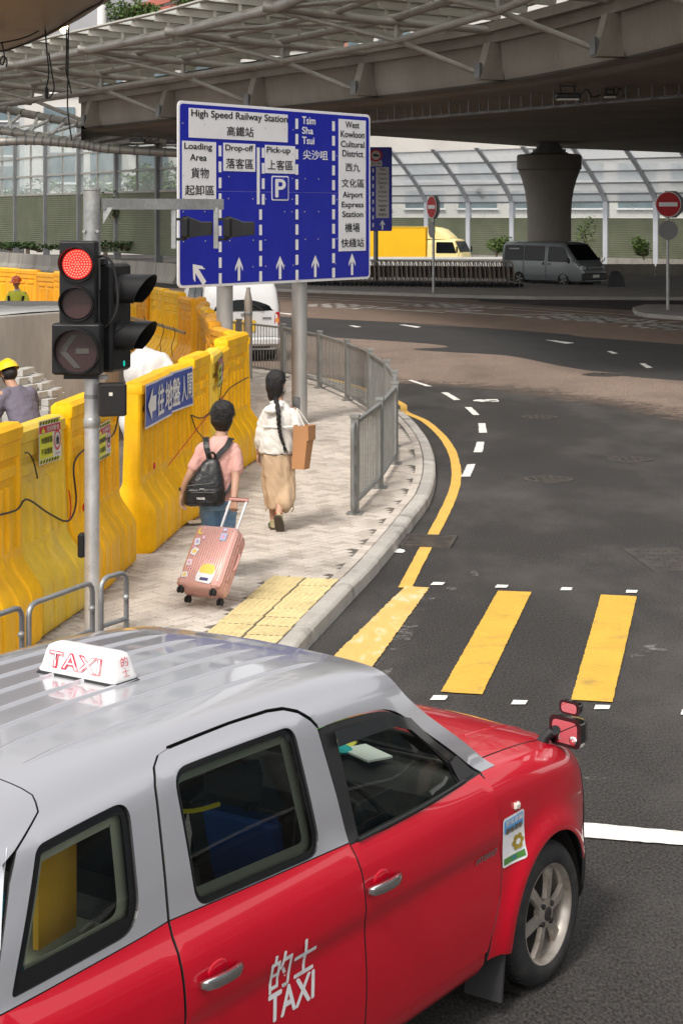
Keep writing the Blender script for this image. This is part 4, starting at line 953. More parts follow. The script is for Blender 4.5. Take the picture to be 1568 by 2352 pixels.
for t_, p in (('High Speed Railway Station', [(246, 133), (855, 172), (855, 231), (246, 192)]), ('高鐵站', [(470, 238), (640, 249), (640, 308), (470, 303)]),
              ('Loading', [(201, 341), (378, 352), (378, 402), (201, 395)]), ('Area', [(237, 413), (343, 418), (343, 460), (237, 457)]), ('貨物', [(243, 500), (357, 503), (357, 570), (243, 568)]), ('起卸區', [(205, 611), (390, 613), (390, 678), (205, 677)]),
              ('Drop-off', [(461, 352), (638, 365), (638, 412), (461, 405)]), ('落客區', [(465, 441), (638, 448), (638, 512), (465, 508)]), ('Pick-up', [(722, 366), (872, 378), (872, 425), (722, 418)]), ('上客區', [(728, 453), (888, 458), (888, 520), (728, 517)]),
              ('West', [(1220, 210), (1308, 215), (1308, 257), (1220, 252)]), ('Kowloon', [(1190, 268), (1340, 277), (1340, 320), (1190, 311)]), ('Cultural', [(1190, 332), (1340, 340), (1340, 380), (1190, 373)]), ('District', [(1200, 392), (1332, 398), (1332, 439), (1200, 434)]),
              ('西九', [(1220, 474), (1312, 478), (1312, 530), (1220, 527)]), ('文化區', [(1195, 573), (1338, 577), (1338, 630), (1195, 630)]), ('Airport', [(1203, 655), (1330, 657), (1330, 706), (1203, 704)]), ('Express', [(1196, 718), (1335, 722), (1335, 768), (1196, 766)]),
              ('Station', [(1200, 778), (1332, 782), (1332, 819), (1200, 818)]), ('機場', [(1217, 854), (1310, 856), (1310, 913), (1217, 913)]), ('快綫站', [(1193, 953), (1337, 953), (1337, 1010), (1193, 1010)])):
    letter(t_, p, SBLACK)
for t_, p in (('Tsim', [(947, 178), (1032, 183), (1032, 232), (947, 227)]), ('Sha', [(947, 244), (1018, 248), (1018, 293), (947, 290)]), ('Tsui', [(947, 306), (1025, 310), (1025, 357), (947, 354)]), ('尖沙咀', [(953, 391), (1110, 396), (1110, 457), (953, 452)])):
    letter(t_, p, SWHITE, 0.0055)
x0, y0, x1, y1 = bbx(q4((755, 553), (862, 558), (862, 713), (754, 710))); b = MB(); b.prism(round_poly(rect(x0, y0, x1, y1), .03), 0.002, 0.006, tf=SM); b.build('parking_frame', SWHITE, sg)
b = MB(); b.prism(round_poly(rect(x0+.018, y0+.018, x1-.018, y1-.018), .02), 0.004, 0.0085, tf=SM); b.build('parking_field', SBLUE, sg); letter('P', [(775, 573), (842, 576), (842, 692), (775, 692)], SWHITE, 0.011, 0.03)
dash = []
for x_, yy in ((428, ((362, 430), (463, 531), (565, 632), (665, 732), (767, 833), (870, 935), (972, 1038), (1072, 1138), (1172, 1240))), (701, ((377, 440), (473, 540), (571, 638), (670, 737))), (684, ((767, 833), (865, 931), (964, 1030), (1062, 1129), (1160, 1227))),
               (912, ((193, 258), (290, 355), (387, 450), (482, 548), (577, 643), (674, 738), (768, 832), (863, 928), (959, 1025), (1056, 1120), (1152, 1216))), (1146, ((210, 272), (303, 365), (397, 460), (490, 553), (583, 647), (677, 738), (768, 832), (860, 923), (953, 1017), (1047, 1109), (1140, 1202)))):
    for a, c in yy: dash.append((x_-9, a, x_+9, c))
dash.append((661, 375, 679, 735))
for a, c, d_, e_ in dash:
    x0, y0, x1, y1 = bbx(q4((a, c), (d_, c), (d_, e_), (a, e_))); shape2d(rect(x0, y0, x1, y1), 'lane_bar', SWHITE, sg, sgm(0, 0, 0.0105 if 900 < a < 915 else 0.0055))
AR = [(0, 1), (.5, .58), (.5, .40), (.17, .66), (.17, 0), (-.17, 0), (-.17, .66), (-.5, .40), (-.5, .58)]
for x_, t_, bt, hw in ((547, 1070, 1220, 24), (807, 1063, 1210, 24), (1030, 1058, 1198, 23), (1263, 1048, 1186, 21)):
    x0, y0, x1, y1 = bbx(q4((x_-hw, t_), (x_+hw, t_), (x_+hw, bt), (x_-hw, bt))); shape2d([((x0+x1)/2+px*(x1-x0), y0+py*(y1-y0)) for px, py in AR], 'lane_arrow', SWHITE, sg, sgm(0, 0, 0.0055))
cx_, cy_ = hs_(292, 1176); shape2d([((px*.25), (py-.5)*.36) for px, py in AR], 'lane_arrow', SWHITE, sg, sgm(cx_, cy_, 0.0055) @ Matrix.Rotation(R(42), 4, 'Z'))
b = MB()
for x_, y_ in [(x, y) for x in (0.1, .55, 1.05, 1.55, 1.85, 2.25, 2.45, 2.75, 3.05, 3.5, 3.9, 4.2) for y in (.25, .62, 1.02, 1.2, 1.5, 1.85, 2.2)]:
    if random.random() < .7: b.lathe([(0.011, 0), (0.009, 0.006), (0.004, 0.008)], (x_+random.uniform(-.02, .02), y_, 0.003), n=6)
b.v = [tuple(SM @ Vector(p)) for p in b.v]; b.build('rivets', ALU, sg, kind='stuff')
def post(pt, z1, r_, name='post', par=sg):
    o_ = par.matrix_world if False else None
    return None
for fr in (0.27, 0.655):
    x_ = SW_*fr - SW_/2
    part('post', GALVP, sg, lambda b: b.cyl((x_, 0.19, 0.1), (x_, 0.19, 4.62), 0.114, n=24), smooth=True)
    part('post_clamp', GALV, sg, lambda b: [b.box((x_, 0.05, z_), (0.5, 0.05, 0.08)) for z_ in (2.5,)])
part('back_rail', ALU, sg, lambda b: b.box((0, 0.055, 3.5), (SW_*.94, 0.05, 0.08)))
part('back_rail', ALU, sg, lambda b: b.box((0, 0.055, 4.4), (SW_*.94, 0.05, 0.08)))
# ================================================================= second, shaded sign
s2 = empty('direction_sign', P(830, 500, 76).xy.to_3d().to_tuple(), 0, 'smaller shaded blue direction sign half hidden behind the large one', 'road sign')
S2M = Matrix(((1, 0, 0, 0), (0, 0, -1, 0), (0, 1, 0, 2.45), (0, 0, 0, 1))); k2 = 76/FPX
def s2x(u): return (u-830)*k2
def s2y(v): return CAMH-(v-HOR)*k2-2.45
b = MB(); b.prism(round_poly(rect(s2x(752), s2y(530), s2x(900), s2y(337)), .08), -0.03, 0, tf=S2M); b.build('blue_board', SBLUE, s2)
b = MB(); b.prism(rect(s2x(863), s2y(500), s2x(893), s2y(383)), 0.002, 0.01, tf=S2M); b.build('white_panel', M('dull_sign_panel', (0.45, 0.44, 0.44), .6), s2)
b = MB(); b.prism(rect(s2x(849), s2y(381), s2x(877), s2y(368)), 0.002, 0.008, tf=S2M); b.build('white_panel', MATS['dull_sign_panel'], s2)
for i, t_ in enumerate(('West', 'Kowloon', 'Cultural', 'District', '西九', '文化區', 'Airport', 'Express', 'Station', '機場', '快綫站')):
    v_ = 388 + i*10.4; w_ = 20 if i not in (0, 4, 9) else 13
    put(fit_text(t_, w_*k2, 6.6*k2, .01), 'lettering', SBLACK, s2, S2M @ Matrix.Translation((s2x(878), s2y(v_), 0.014)))
put(fit_text('2 3 3A', 22*k2, 6*k2), 'lettering', SBLACK, s2, S2M @ Matrix.Translation((s2x(864), s2y(374.5), 0.012)))
b = MB(); b.lathe([(0.27, 0), (0.27, .008), (.19, .008), (.19, 0)], n=28, capb=False, capt=False); b.v = [tuple(S2M @ (Vector(p) + Vector((s2x(863), s2y(356), .003)))) for p in b.v]; b.build('red_ring', M('sign_red', (0.40, 0.012, 0.016), .45, var=.05, scale=3), s2)
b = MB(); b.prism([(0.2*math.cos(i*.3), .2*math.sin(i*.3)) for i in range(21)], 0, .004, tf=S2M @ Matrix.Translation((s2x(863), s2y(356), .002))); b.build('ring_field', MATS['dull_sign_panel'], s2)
b = MB(); b.prism(rect(-.11, -.05, .03, .06), 0, .003, tf=S2M @ Matrix.Translation((s2x(863), s2y(356), .008))); b.prism(rect(.03, -.05, .12, .03), 0, .003, tf=S2M @ Matrix.Translation((s2x(863), s2y(356), .008))); b.build('lorry_symbol', SBLACK, s2)
for v_ in (386, 404, 422, 440, 458, 476, 494, 512): shape2d(rect(s2x(855), s2y(v_+9), s2x(858), s2y(v_)), 'lane_bar', SWHITE, s2, S2M @ Matrix.Translation((0, 0, .004)))
shape2d([(s2x(878)+px*.2, s2y(527)+py*.42) for px, py in AR], 'lane_arrow', SWHITE, s2, S2M @ Matrix.Translation((0, 0, .004)))
for u_ in (770, 863): part('post', STEELD, s2, lambda b: b.cyl((s2x(u_), 0.15, 0), (s2x(u_), .15, 5.9), 0.1, n=14), smooth=True)
# ================================================================= no-entry signs
SRED = MATS['sign_red']
def no_entry(base, r_, zc, rz, label, plate=True, scale2=.75):
    e = empty('no_entry_sign', base, rz, label, 'road sign', 'no entry signs under the flyover')
    part('post', GALV, e, lambda b: b.cyl((0, 0, 0), (0, 0, zc+r_*.9), 0.05, n=12), smooth=True)
    F = Matrix(((1, 0, 0, 0), (0, 0, -1, -0.06), (0, 1, 0, zc), (0, 0, 0, 1)))
    def disc(b, rr_, z0, z1, dy=0): b.prism([(rr_*math.cos(2*math.pi*i/40), rr_*math.sin(2*math.pi*i/40)+dy) for i in range(40)], z0, z1, tf=F)
    part('sign_border', SWHITE, e, lambda b: disc(b, r_, 0, .02)); part('red_disc', SRED, e, lambda b: disc(b, r_*.94, .005, .024)); part('white_bar', SWHITE, e, lambda b: b.prism(rect(-r_*.72, -r_*.16, r_*.72, r_*.16), .02, .028, tf=F))
    part('backing_plate', STEELD, e, lambda b: b.prism([(r_*1.12*math.cos(2*math.pi*(i+.5)/8)+.1, r_*1.12*math.sin(2*math.pi*(i+.5)/8)) for i in range(8)], -.08, -.05, tf=F))
    part('lower_disc', M('sign_reverse_grey', (0.22, 0.22, 0.22), .6, var=.1, scale=4), e, lambda b: disc(b, r_*scale2, 0, .02, -r_*2.0))
g1 = G(1533, 711, .13); no_entry((g1.x, g1.y, .12), 0.41, 3.36, 0.0, 'round red no entry sign on a grey post at the right edge')
g2 = G(995, 672, .13); no_entry((g2.x, g2.y, .12), 0.44, 3.32, R(-68), 'no entry sign seen almost edge on, left of the yellow lorry cab', True, .7)
# ================================================================= traffic signal
SIGB = M('signal_black', (0.012, 0.012, 0.013), 0.42, var=0.2, scale=5, rvar=.1, spec=.3)
SIGP = empty('traffic_signal', (-1.79, 12.81, PVH), 0, 'galvanised traffic signal pole with black heads and a lit red light', 'traffic signal')
OS = Vector((-1.79, 12.81, PVH))
def L(u, v, Y=12.81): return P(u, v, Y) - OS
part('pole', M('signal_pole_steel', (0.50, 0.51, 0.53), 0.38, metal=0.55, var=.18, scale=6, rvar=.12, tint=(.62, .62, .62), tamt=.6, tscale=3, tlo=.56, thi=.7), SIGP, lambda b: b.cyl((0, 0, -0.02), (0, 0, 3.2), 0.054, n=28), smooth=True)
part('pole_sleeve', GALV, SIGP, lambda b: b.lathe([(0.062, 2.53), (0.062, 3.24), (0.066, 3.245), (0.066, 3.258)], n=28), smooth=True, angle=30)
part('pole_collar', GALV, SIGP, lambda b: b.lathe([(0.056, 1.54), (0.06, 1.55), (0.061, 1.60), (0.056, 1.61)], n=28), smooth=True)
for z_ in (2.62, 2.8, 2.95):
    part('clamp_bolt', GALV, SIGP, lambda b: [b.cyl((sx*.04, -.07, z_), (sx*.04, .07, z_), .012, n=6) for sx in (-1.2, 1.2)])
part('clamp_band', GALV, SIGP, lambda b: [b.lathe([(.0565, z_), (.0565, z_+.03)], n=24, capb=False, capt=False) for z_ in (2.3, 2.05, 1.75)])
def head(o_, rot, parts_):
    return [o_ + rot @ Vector(p) for p in parts_]
# head facing the viewer
HR = Matrix.Rotation(R(-4), 3, 'Z')
hA = L(179, 650, 12.62); hB = L(176, 802, 12.60)
part('head_housing', SIGB, SIGP, lambda b: b.cbox(hA + Vector((0, .06, 0)), (0.262, 0.13, 0.60), .012, HR), bevel=0.004)
part('head_housing', SIGB, SIGP, lambda b: b.cbox(hB + Vector((0, .06, 0)), (0.352, 0.13, 0.365), .014, HR), bevel=0.004)
def lens_ring(c, r_, name='lens_hood', depth=0.12):
    """short open hood: deep on top, none at the bottom"""
    c = Vector(c); b = MB(); ri, ro = [], []; n = 36; vs = []; 
    for i in range(n):
        a = 2*math.pi*i/n; up_ = (math.sin(a)+1)/2; dd = 0.012 + depth*up_
        for rad in (r_, r_*0.93):
            for dy in (0.0, -dd): vs.append(c + HR @ Vector((rad*math.cos(a), dy, rad*math.sin(a))))
    fs = []
    for i in range(n):
        j = (i+1) % n; A = i*4; B = j*4
        fs += [(A, A+1, B+1, B), (A+2, B+2, B+3, A+3), (A+1, A+3, B+3, B+1)]
    b.add(vs, fs); return b.build(name, SIGB, SIGP, smooth=True, angle=40)
lc1, lc2, lc3 = L(178, 606, 12.61), L(178, 697, 12.61), L(177, 805, 12.59)
for c_, r_ in ((lc1, .128), (lc2, .125), (lc3, .165)): lens_ring(c_ + HR @ Vector((0, -0.005, 0)), r_, depth=.09)
def disc_face(b, c, r_, off=0.0, n=36): b.add([c + HR @ Vector((r_*math.cos(2*math.pi*i/n), -off, r_*math.sin(2*math.pi*i/n))) for i in range(n)], [tuple(range(n))])
part('dark_lens', M('amber_lens_off', (0.045, 0.022, 0.02), 0.3, var=.3, scale=60), SIGP, lambda b: disc_face(b, lc2, .105, .014))
part('dark_lens', M('arrow_lens_off', (0.035, 0.018, 0.018), 0.3, var=.3, scale=60), SIGP, lambda b: disc_face(b, lc3, .152, .014))
part('red_lens', M('red_lens_dark', (0.16, 0.004, 0.004), 0.3, emit=(1.0, 0.01, 0.008), estr=0.22), SIGP, lambda b: disc_face(b, lc1, .108, .014))
b = MB()
for k_, cnt in enumerate((1, 6, 12, 19, 25, 31)):
    for i in range(cnt):
        a = 2*math.pi*i/cnt; rr_ = k_*0.0185; b.ell(lc1 + HR @ Vector((rr_*math.cos(a), -.018, rr_*math.sin(a))), (.0066, .004, .0066), nu=6, nv=4)
b.build('red_light_dots', M('red_led', (1, .1, .08), .4, emit=(1.0, 0.045, 0.03), estr=3.6), SIGP, kind='stuff')
# unlit left arrow
ARM_ = M('arrow_mask_off', (0.06, 0.055, 0.05), 0.5, var=.25, scale=80)
def arr(b):
    F = Matrix.Translation(lc3) @ HR.to_4x4() @ Matrix(((1, 0, 0, 0), (0, 0, -1, -0.017), (0, 1, 0, 0), (0, 0, 0, 1)))
    for pl in ([(-.005, .017), (.09, .017), (.09, -.02), (-.005, -.02)], [(-.128, 0.0), (-.03, .115), (.008, .115), (-.072, 0.0)], [(-.128, -.003), (-.072, -.003), (.03, -.12), (-.016, -.12)]): b.prism(pl, 0, .002, tf=F)
part('arrow_symbol', ARM_, SIGP, arr)
part('head_bracket', SIGB, SIGP, lambda b: b.box((hB + Vector((0.02, .08, -.2))), (.24, .06, .03)) or b.box((hA + Vector((.03, .1, .32))), (.06, .08, .05)) or b.cyl(hA + Vector((.03, .1, .3)), hA + Vector((.03, .1, .36)), .02, n=8))
# second head, side on, facing right
H2 = L(262, 728, 12.95); R2 = Matrix.Rotation(R(68), 3, 'Z')      # local -y (front) turned to +x
part('head_housing', SIGB, SIGP, lambda b: b.cbox(H2 + R2 @ Vector((0, .03, 0)), (0.30, 0.19, 0.78), .02, R2), bevel=.004)
part('head_backing', SIGB, SIGP, lambda b: b.cbox(H2 + R2 @ Vector((0, .14, -.02)), (0.22, 0.10, 0.62), .02, R2))
def visor(c, r_, l0, rot, name='visor', par=SIGP):
    c = Vector(c); n = 28; vs = []; fs = []
    for i in range(n+1):
        a = R(-205) + R(230+0)*0 + (2*math.pi*0.80)*i/n - R(36) + R(180) if False else R(-54) + (2*math.pi*0.80)*i/n
        up_ = (math.sin(a)+1)/2; dd = l0*(0.45+0.55*up_)
        for rad in (r_, r_*.96):
            for dy in (0.0, -dd): vs.append(c + rot @ Vector((rad*math.cos(a), dy, rad*math.sin(a))))
    for i in range(n): A = i*4; B = A+4; fs += [(A, A+1, B+1, B), (A+2, B+2, B+3, A+3), (A+1, A+3, B+3, B+1)]
    b = MB(); b.add(vs, fs); return b.build(name, SIGB, par, smooth=True, angle=40)
for v_ in (664, 772): visor(H2 + Vector((0, 0, (728-v_)/320)) + R2 @ Vector((0, -.06, 0)), .115, .27, R2)
part('green_lens', M('green_lens', (0.0, 0.3, 0.22), .2, emit=(0.0, 0.8, 0.6), estr=.25), SIGP, lambda b: b.ell(H2 + Vector((0, 0, -.335)) + R2 @ Vector((0.02, -.072, 0)), (.014, .005, .022), R2, 10, 6))
part('head_bracket', SIGB, SIGP, lambda b: b.box(L(232, 600, 12.9), (.08, .2, .04)) or b.box(L(232, 848, 12.9), (.08, .2, .04)))
part('signal_cable', RUBBER, SIGP, lambda b: b.tube(catmull([L(222, 592, 12.75), L(240, 588, 12.72), L(258, 605, 12.72), L(268, 650, 12.74), L(270, 700, 12.74), L(258, 735, 12.76), L(240, 752, 12.8)], 6), .009, 6), smooth=True)
part('push_button_box', M('dark_box', (0.014, 0.013, 0.013), .35, var=.2, scale=5), SIGP, lambda b: b.cbox(L(257, 917, 12.70), (0.20, 0.12, 0.235), .012, Matrix.Rotation(R(14), 3, 'Z')), bevel=.003)
part('box_label', M('paper_label', (.6, .57, .5), .7), SIGP, lambda b: b.box(L(257, 903, 12.70) + Vector((.0, -.066, 0)), (.026, .003, .024), Matrix.Rotation(R(14), 3, 'Z')))
part('box_bracket', GALV, SIGP, lambda b: b.box(L(238, 866, 12.78), (.06, .05, .03)))
part('low_box', SIGB, SIGP, lambda b: b.cbox(L(188, 1252, 12.83), (0.05, 0.1, 0.17), .01))
# arm with two small heads
AD = Vector((0.80, 0.62, 0)).normalized(); aR = Matrix.Rotation(math.atan2(AD.y, AD.x), 3, 'Z')
a0, a1 = L(232, 463, 12.81), P(508, 473, 13.55) - OS
part('arm', GALV, SIGP, lambda b: b.box((a0+a1)/2, ((a1-a0).length, .06, .08), Matrix.Rotation(math.atan2((a1-a0).y, (a1-a0).x), 3, 'Z')))
part('arm_gusset', GALV, SIGP, lambda b: b.prism([(0, 0), (.07, 0), (0, -.12)], -.01, .01, tf=Matrix.Translation(L(237, 476, 12.82)) @ Matrix(((1, 0, 0, 0), (0, 0, -1, 0), (0, 1, 0, 0), (0, 0, 0, 1)))))
for u_, Yh in ((399, 13.25), (496, 13.5)):
    s_ = FPX/Yh; c_ = P(u_, 523, Yh) - OS
    part('hanger', GALV, SIGP, lambda b: b.box(c_ + Vector((0, 0, 0)), (.034, .05, 94/s_)))
    for dv in (-20, 26):
        part('hanger_bracket', SIGB, SIGP, lambda b: b.box(P(u_+14, 523+dv, Yh) - OS, (.08, .04, .02)))
    part('small_head', SIGB, SIGP, lambda b: b.cbox(P(u_+28, 522, Yh) - OS, (.07, .16, .17), .02), bevel=.004)
    part('small_hood', SIGB, SIGP, lambda b: b.loft([[P(u_+37, 522, Yh) - OS + Vector((0, y, z)) for y, z in ((-.07, -.075), (.07, -.075), (.07, .075), (-.07, .075))], [P(u_+62, 524, Yh) - OS + Vector((0, y, z)) for y, z in ((-.06, -.058), (.06, -.058), (.06, .05), (-.06, .05))], [P(u_+88, 524, Yh) - OS + Vector((0, y, z)) for y, z in ((-.06, -.05), (.06, -.05), (.06, .05), (-.06, .05))]]), bevel=.004)
# short bollard pole behind the barriers
g = G(570, 870, .12)
bo = empty('short_pole', (g.x, g.y, .1), 0, 'short grey pole with conical cap beside the white van', 'pole')
part('shaft', GALVP, bo, lambda b: b.lathe([(.075, 0), (.075, 1.48), (.04, 1.66), (.04, 1.72)], n=18), smooth=True, angle=35)
part('band', GALV, bo, lambda b: b.lathe([(.076, 1.2), (.082, 1.22), (.082, 1.25), (.076, 1.27)], n=18))
# ================================================================= guard rail along the bend
RP = [(0.138, 18.27), (0.43, 20.0), (0.657, 21.9), (0.70, 23.5), (0.638, 25.2), (0.431, 27.2), (0.093, 29.3), (-0.383, 31.4), (-1.09, 33.4), (-2.0, 34.9), (-3.3, 36.1)]
gr_ = empty('guard_rail', (RP[0][0], RP[0][1], PVH), 0, 'grey steel guard rail with upright bars curving along the pavement edge', 'guard rail'); OG = Vector((RP[0][0], RP[0][1], PVH))
RAIL = M('rail_galvanised', (0.25, 0.253, 0.245), 0.5, metal=0.45, var=.2, scale=4, rvar=.1, tint=(.28, .25, .21), tamt=.5, tscale=6, tlo=.52, thi=.72)
bal = MB(); bal.cyl((0, 0, .13), (0, 0, .92), .0085, n=6); balm = bal.mesh('baluster'); balm.materials.append(RAIL)
for i, p in enumerate(RP):
    q = Vector((p[0], p[1], PVH)) - OG; j = RP[min(i+1, len(RP)-1)]; k_ = RP[max(i-1, 0)]; a = math.atan2(j[1]-k_[1], j[0]-k_[0]); rt = Matrix.Rotation(a, 3, 'Z')
    o = part('post', RAIL, gr_, lambda b: b.box(q + Vector((0, 0, .50)), (.075, .075, 1.02), rt)); part('post_cap', RAIL, o, lambda b: b.box(q + Vector((0, 0, 1.0)), (.095, .095, .03), rt) or b.box(q + Vector((0, 0, 1.03)), (.085, .085, .03), rt, taper=.6))
    part('base_plate', RAIL, o, lambda b: b.box(q + Vector((0, 0, .008)), (.16, .16, .015), rt))
    if i < len(RP)-1:
        q2 = Vector((j[0], j[1], PVH)) - OG; dd = (q2-q); ln = dd.length; dd.normalize(); a = math.atan2(dd.y, dd.x); rt = Matrix.Rotation(a, 3, 'Z'); m_ = (q+q2)/2
        part('top_rail', RAIL, gr_, lambda b: b.box(m_ + Vector((0, 0, .935)), (ln-.13, .045, .035), rt)); part('bottom_rail', RAIL, gr_, lambda b: b.box(m_ + Vector((0, 0, .12)), (ln-.13, .045, .03), rt))
        for e_ in (0.07, ln-.07): part('panel_stile', RAIL, gr_, lambda b: b.box(q + dd*e_ + Vector((0, 0, .53)), (.03, .045, .85), rt))
        nbal = int((ln-.2)/.105)
        for k_ in range(1, nbal): o = link(bpy.data.objects.new('baluster', balm), gr_); o.location = q + dd*(.07 + (ln-.14)*k_/nbal)
# end frame
dd = Vector((-.17, -.98, 0)).normalized()
part('end_frame', RAIL, gr_, lambda b: b.tube(catmull([dd*.06 + Vector((0, 0, .93)), dd*.13 + Vector((0, 0, .92)), dd*.155 + Vector((0, 0, .86)), dd*.155 + Vector((0, 0, .5)), dd*.155 + Vector((0, 0, .12)), dd*.12 + Vector((0, 0, .08)), dd*.05 + Vector((0, 0, .08))], 4), .022, 8), smooth=True)
for z_ in (.3, .5, .7): part('end_rung', RAIL, gr_, lambda b: b.cyl(dd*.03 + Vector((0, 0, z_)), dd*.155 + Vector((0, 0, z_)), .014, n=6))
# ================================================================= low tubular hoops by the taxi
TUBE = M('hoop_steel', (0.30, 0.305, 0.31), 0.35, metal=0.6, var=.15, scale=8, rvar=.1)
def hoop(u0, v0, u1, v1, label, Z=1.1, left=True, right=True):
    a, c = G(u0, v0, Z), G(u1, v1, Z); a.z = c.z = 0; e = empty('hoop_rail', (a.x, a.y, PVH), 0, label, 'hoop rail', 'tubular hoop rails beside the taxi'); d_ = c-a; ln = d_.length; d_.normalize(); h = Z-PVH; r_ = .06
    pts = [Vector((0, 0, -.02)), Vector((0, 0, h-r_))] + [d_*(r_*(1-math.cos(t))) + Vector((0, 0, h-r_+r_*math.sin(t))) for t in (.5, 1.0, 1.57)]
    pts += [d_*ln - d_*(r_*(1-math.cos(t))) + Vector((0, 0, h-r_+r_*math.sin(t))) for t in (1.57, 1.0, .5)] + [d_*ln + Vector((0, 0, h-r_)), d_*ln + Vector((0, 0, -.02))]
    part('hoop_tube', TUBE, e, lambda b: b.tube(pts, .0155, 10), smooth=True); part('mid_rail', TUBE, e, lambda b: b.cyl(Vector((0, 0, h*.72)), d_*ln + Vector((0, 0, h*.72)), .014, n=8), smooth=True)
    part('clamp_bolt', GALV, e, lambda b: b.ell(d_*ln + Vector((-.0, -.02, h*.85)), (.02, .02, .02), nu=10, nv=6), smooth=True)
hoop(-90, 1442, 50, 1393, 'tubular steel hoop rail at the left edge beside the taxi roof'); hoop(66, 1390, 212, 1337, 'middle tubular steel hoop rail left of the signal pole'); hoop(232, 1330, 290, 1313, 'short tubular steel hoop rail right of the signal pole')
# ================================================================= yellow water barriers
def bar_mat(name, col, tint, amt):
    return M(name, col, 0.50, var=0.12, scale=2.0, var2=0.09, scale2=22, tint=tint, tamt=amt, tscale=2.6, tlo=0.48, thi=0.70, rand=0.13, spec=0.3, rvar=.12, bump=.05, bscale=45, stretch=(1, 1, .45))
BY = bar_mat('barrier_yellow', (0.90, 0.485, 0.004), (0.66, 0.36, 0.02), 0.7); BF = bar_mat('barrier_faded_yellow', (0.80, 0.55, 0.05), (0.60, 0.45, 0.14), 0.8)
BO = bar_mat('barrier_orange', (0.82, 0.36, 0.010), (0.58, 0.30, 0.06), 0.7)
BH, BL = 1.58, 1.06
def bar_mesh(seed=0):
    """moulded unit: flared fluted foot, flat upper faces with crisp recesses and ribs (grid lines sit on the mould edges)"""
    b = MB()
    def sm(a, c, x): t = max(0, min(1, (x-a)/(c-a))); return t*t*(3-2*t)
    hb = BL/2
    def edges(vals, e=.006): return [q for v in vals for q in (v-e, v+e)]
    xs = set(round(v, 4) for v in edges([.075, .135, .235, .29, .40, .455]) ); xs = sorted(set([x*s_ for x in xs for s_ in (-1, 1)] + [-hb, -hb+.012, -hb+.03, hb, hb-.012, hb-.03, 0] + [round((k/8-.5)*BL*.98, 4) for k in range(9)] + [round((k/24-.5)*BL*.98, 4) for k in range(25)]))
    zs = sorted(set([0, .012, .03, .06, .12, .2, .28, .34, .38, .43, .48, .53, .58, .615, .64, .66] + edges([.70, 1.15, 1.21, 1.29, 1.345], .007) + [.8, .95, 1.08, 1.25, 1.40, 1.455, 1.47, 1.50, 1.55, 1.57, BH]))
    def half(x, z):
        a = abs(x)
        h = 0.235 - 0.150*sm(0.36, 0.66, z) - 0.010*sm(.7, 1.4, z) - .045*(1-sm(0, .045, z))
        ph = ((x/BL+.5)*4.0) % 1.0; fl = min(1, math.sin(math.pi*ph)*3.2); h += (fl-1)*0.048*(1-sm(0.55, 0.70, z))
        if .70 <= z <= 1.345 and a < .455:
            h -= .024*sm(.693, .707, z)*(1-sm(1.338, 1.352, z))*(1-sm(.449, .461, a))
            k = (sm(.069, .081, a)*(1-sm(.129, .141, a)) + sm(.229, .241, a)*(1-sm(.284, .296, a)))*(1-sm(1.143, 1.157, z)); h += .026*k
            h += .026*sm(1.203, 1.217, z)*(1-sm(1.283, 1.297, z))*sm(.069, .081, a)*(1-sm(.394, .406, a))
        h += .016*sm(1.453, 1.472, z)*(1-sm(1.55, 1.58, z)) - .02*sm(1.555, 1.58, z)
        for kx in (-.105, .105): h += 0.030*math.exp(-((x-kx)**2+(z-.625)**2)/.0007)
        e = a/hb; h *= 1 - .30*sm(.965, 1.0, e); return max(.015, h)
    def face(fn): 
        k0 = len(b.v); nx, nz_ = len(xs), len(zs); b.v += [tuple(fn(x, z)) for z in zs for x in xs]
        for j in range(nz_-1):
            for i in range(nx-1): b.f.append((k0+j*nx+i, k0+j*nx+i+1, k0+(j+1)*nx+i+1, k0+(j+1)*nx+i)); b.m.append(0)
    for sgn in (-1, 1): face(lambda x, z: (x, sgn*half(x, z), z))
    for sx in (-1, 1):
        k0 = len(b.v); b.v += [(sx*hb, t*half(hb, z), z) for z in zs for t in (-1, 1)]
        for j in range(len(zs)-1): b.f.append((k0+2*j, k0+2*j+1, k0+2*j+3, k0+2*j+2)); b.m.append(0)
    k0 = len(b.v); b.v += [(x, t*half(x, BH), BH) for x in xs for t in (-1, 1)]
    for i in range(len(xs)-1): b.f.append((k0+2*i, k0+2*i+1, k0+2*i+3, k0+2*i+2)); b.m.append(0)
    return b
_bm = bar_mesh(); BARM = {}
def bar_data(mat):
    if mat.name not in BARM:
        o = _bm.build('water_barrier', mat, smooth=True, angle=33, merge=.0008); BARM[mat.name] = o.data; bpy.data.objects.remove(o)
    return BARM[mat.name]
ORD = ['first', 'second', 'third', 'fourth', 'fifth', 'sixth', 'seventh', 'eighth', 'ninth', 'tenth', 'eleventh', 'twelfth', 'thirteenth', 'fourteenth']
BARS = {}
CAPM = M('red_filler_cap', (0.5, 0.02, 0.02), .4)
capb = MB(); capb.lathe([(.032, 0), (.032, .01), (.02, .014)], n=14); capm = capb.mesh('filler_cap'); capm.materials.append(CAPM)
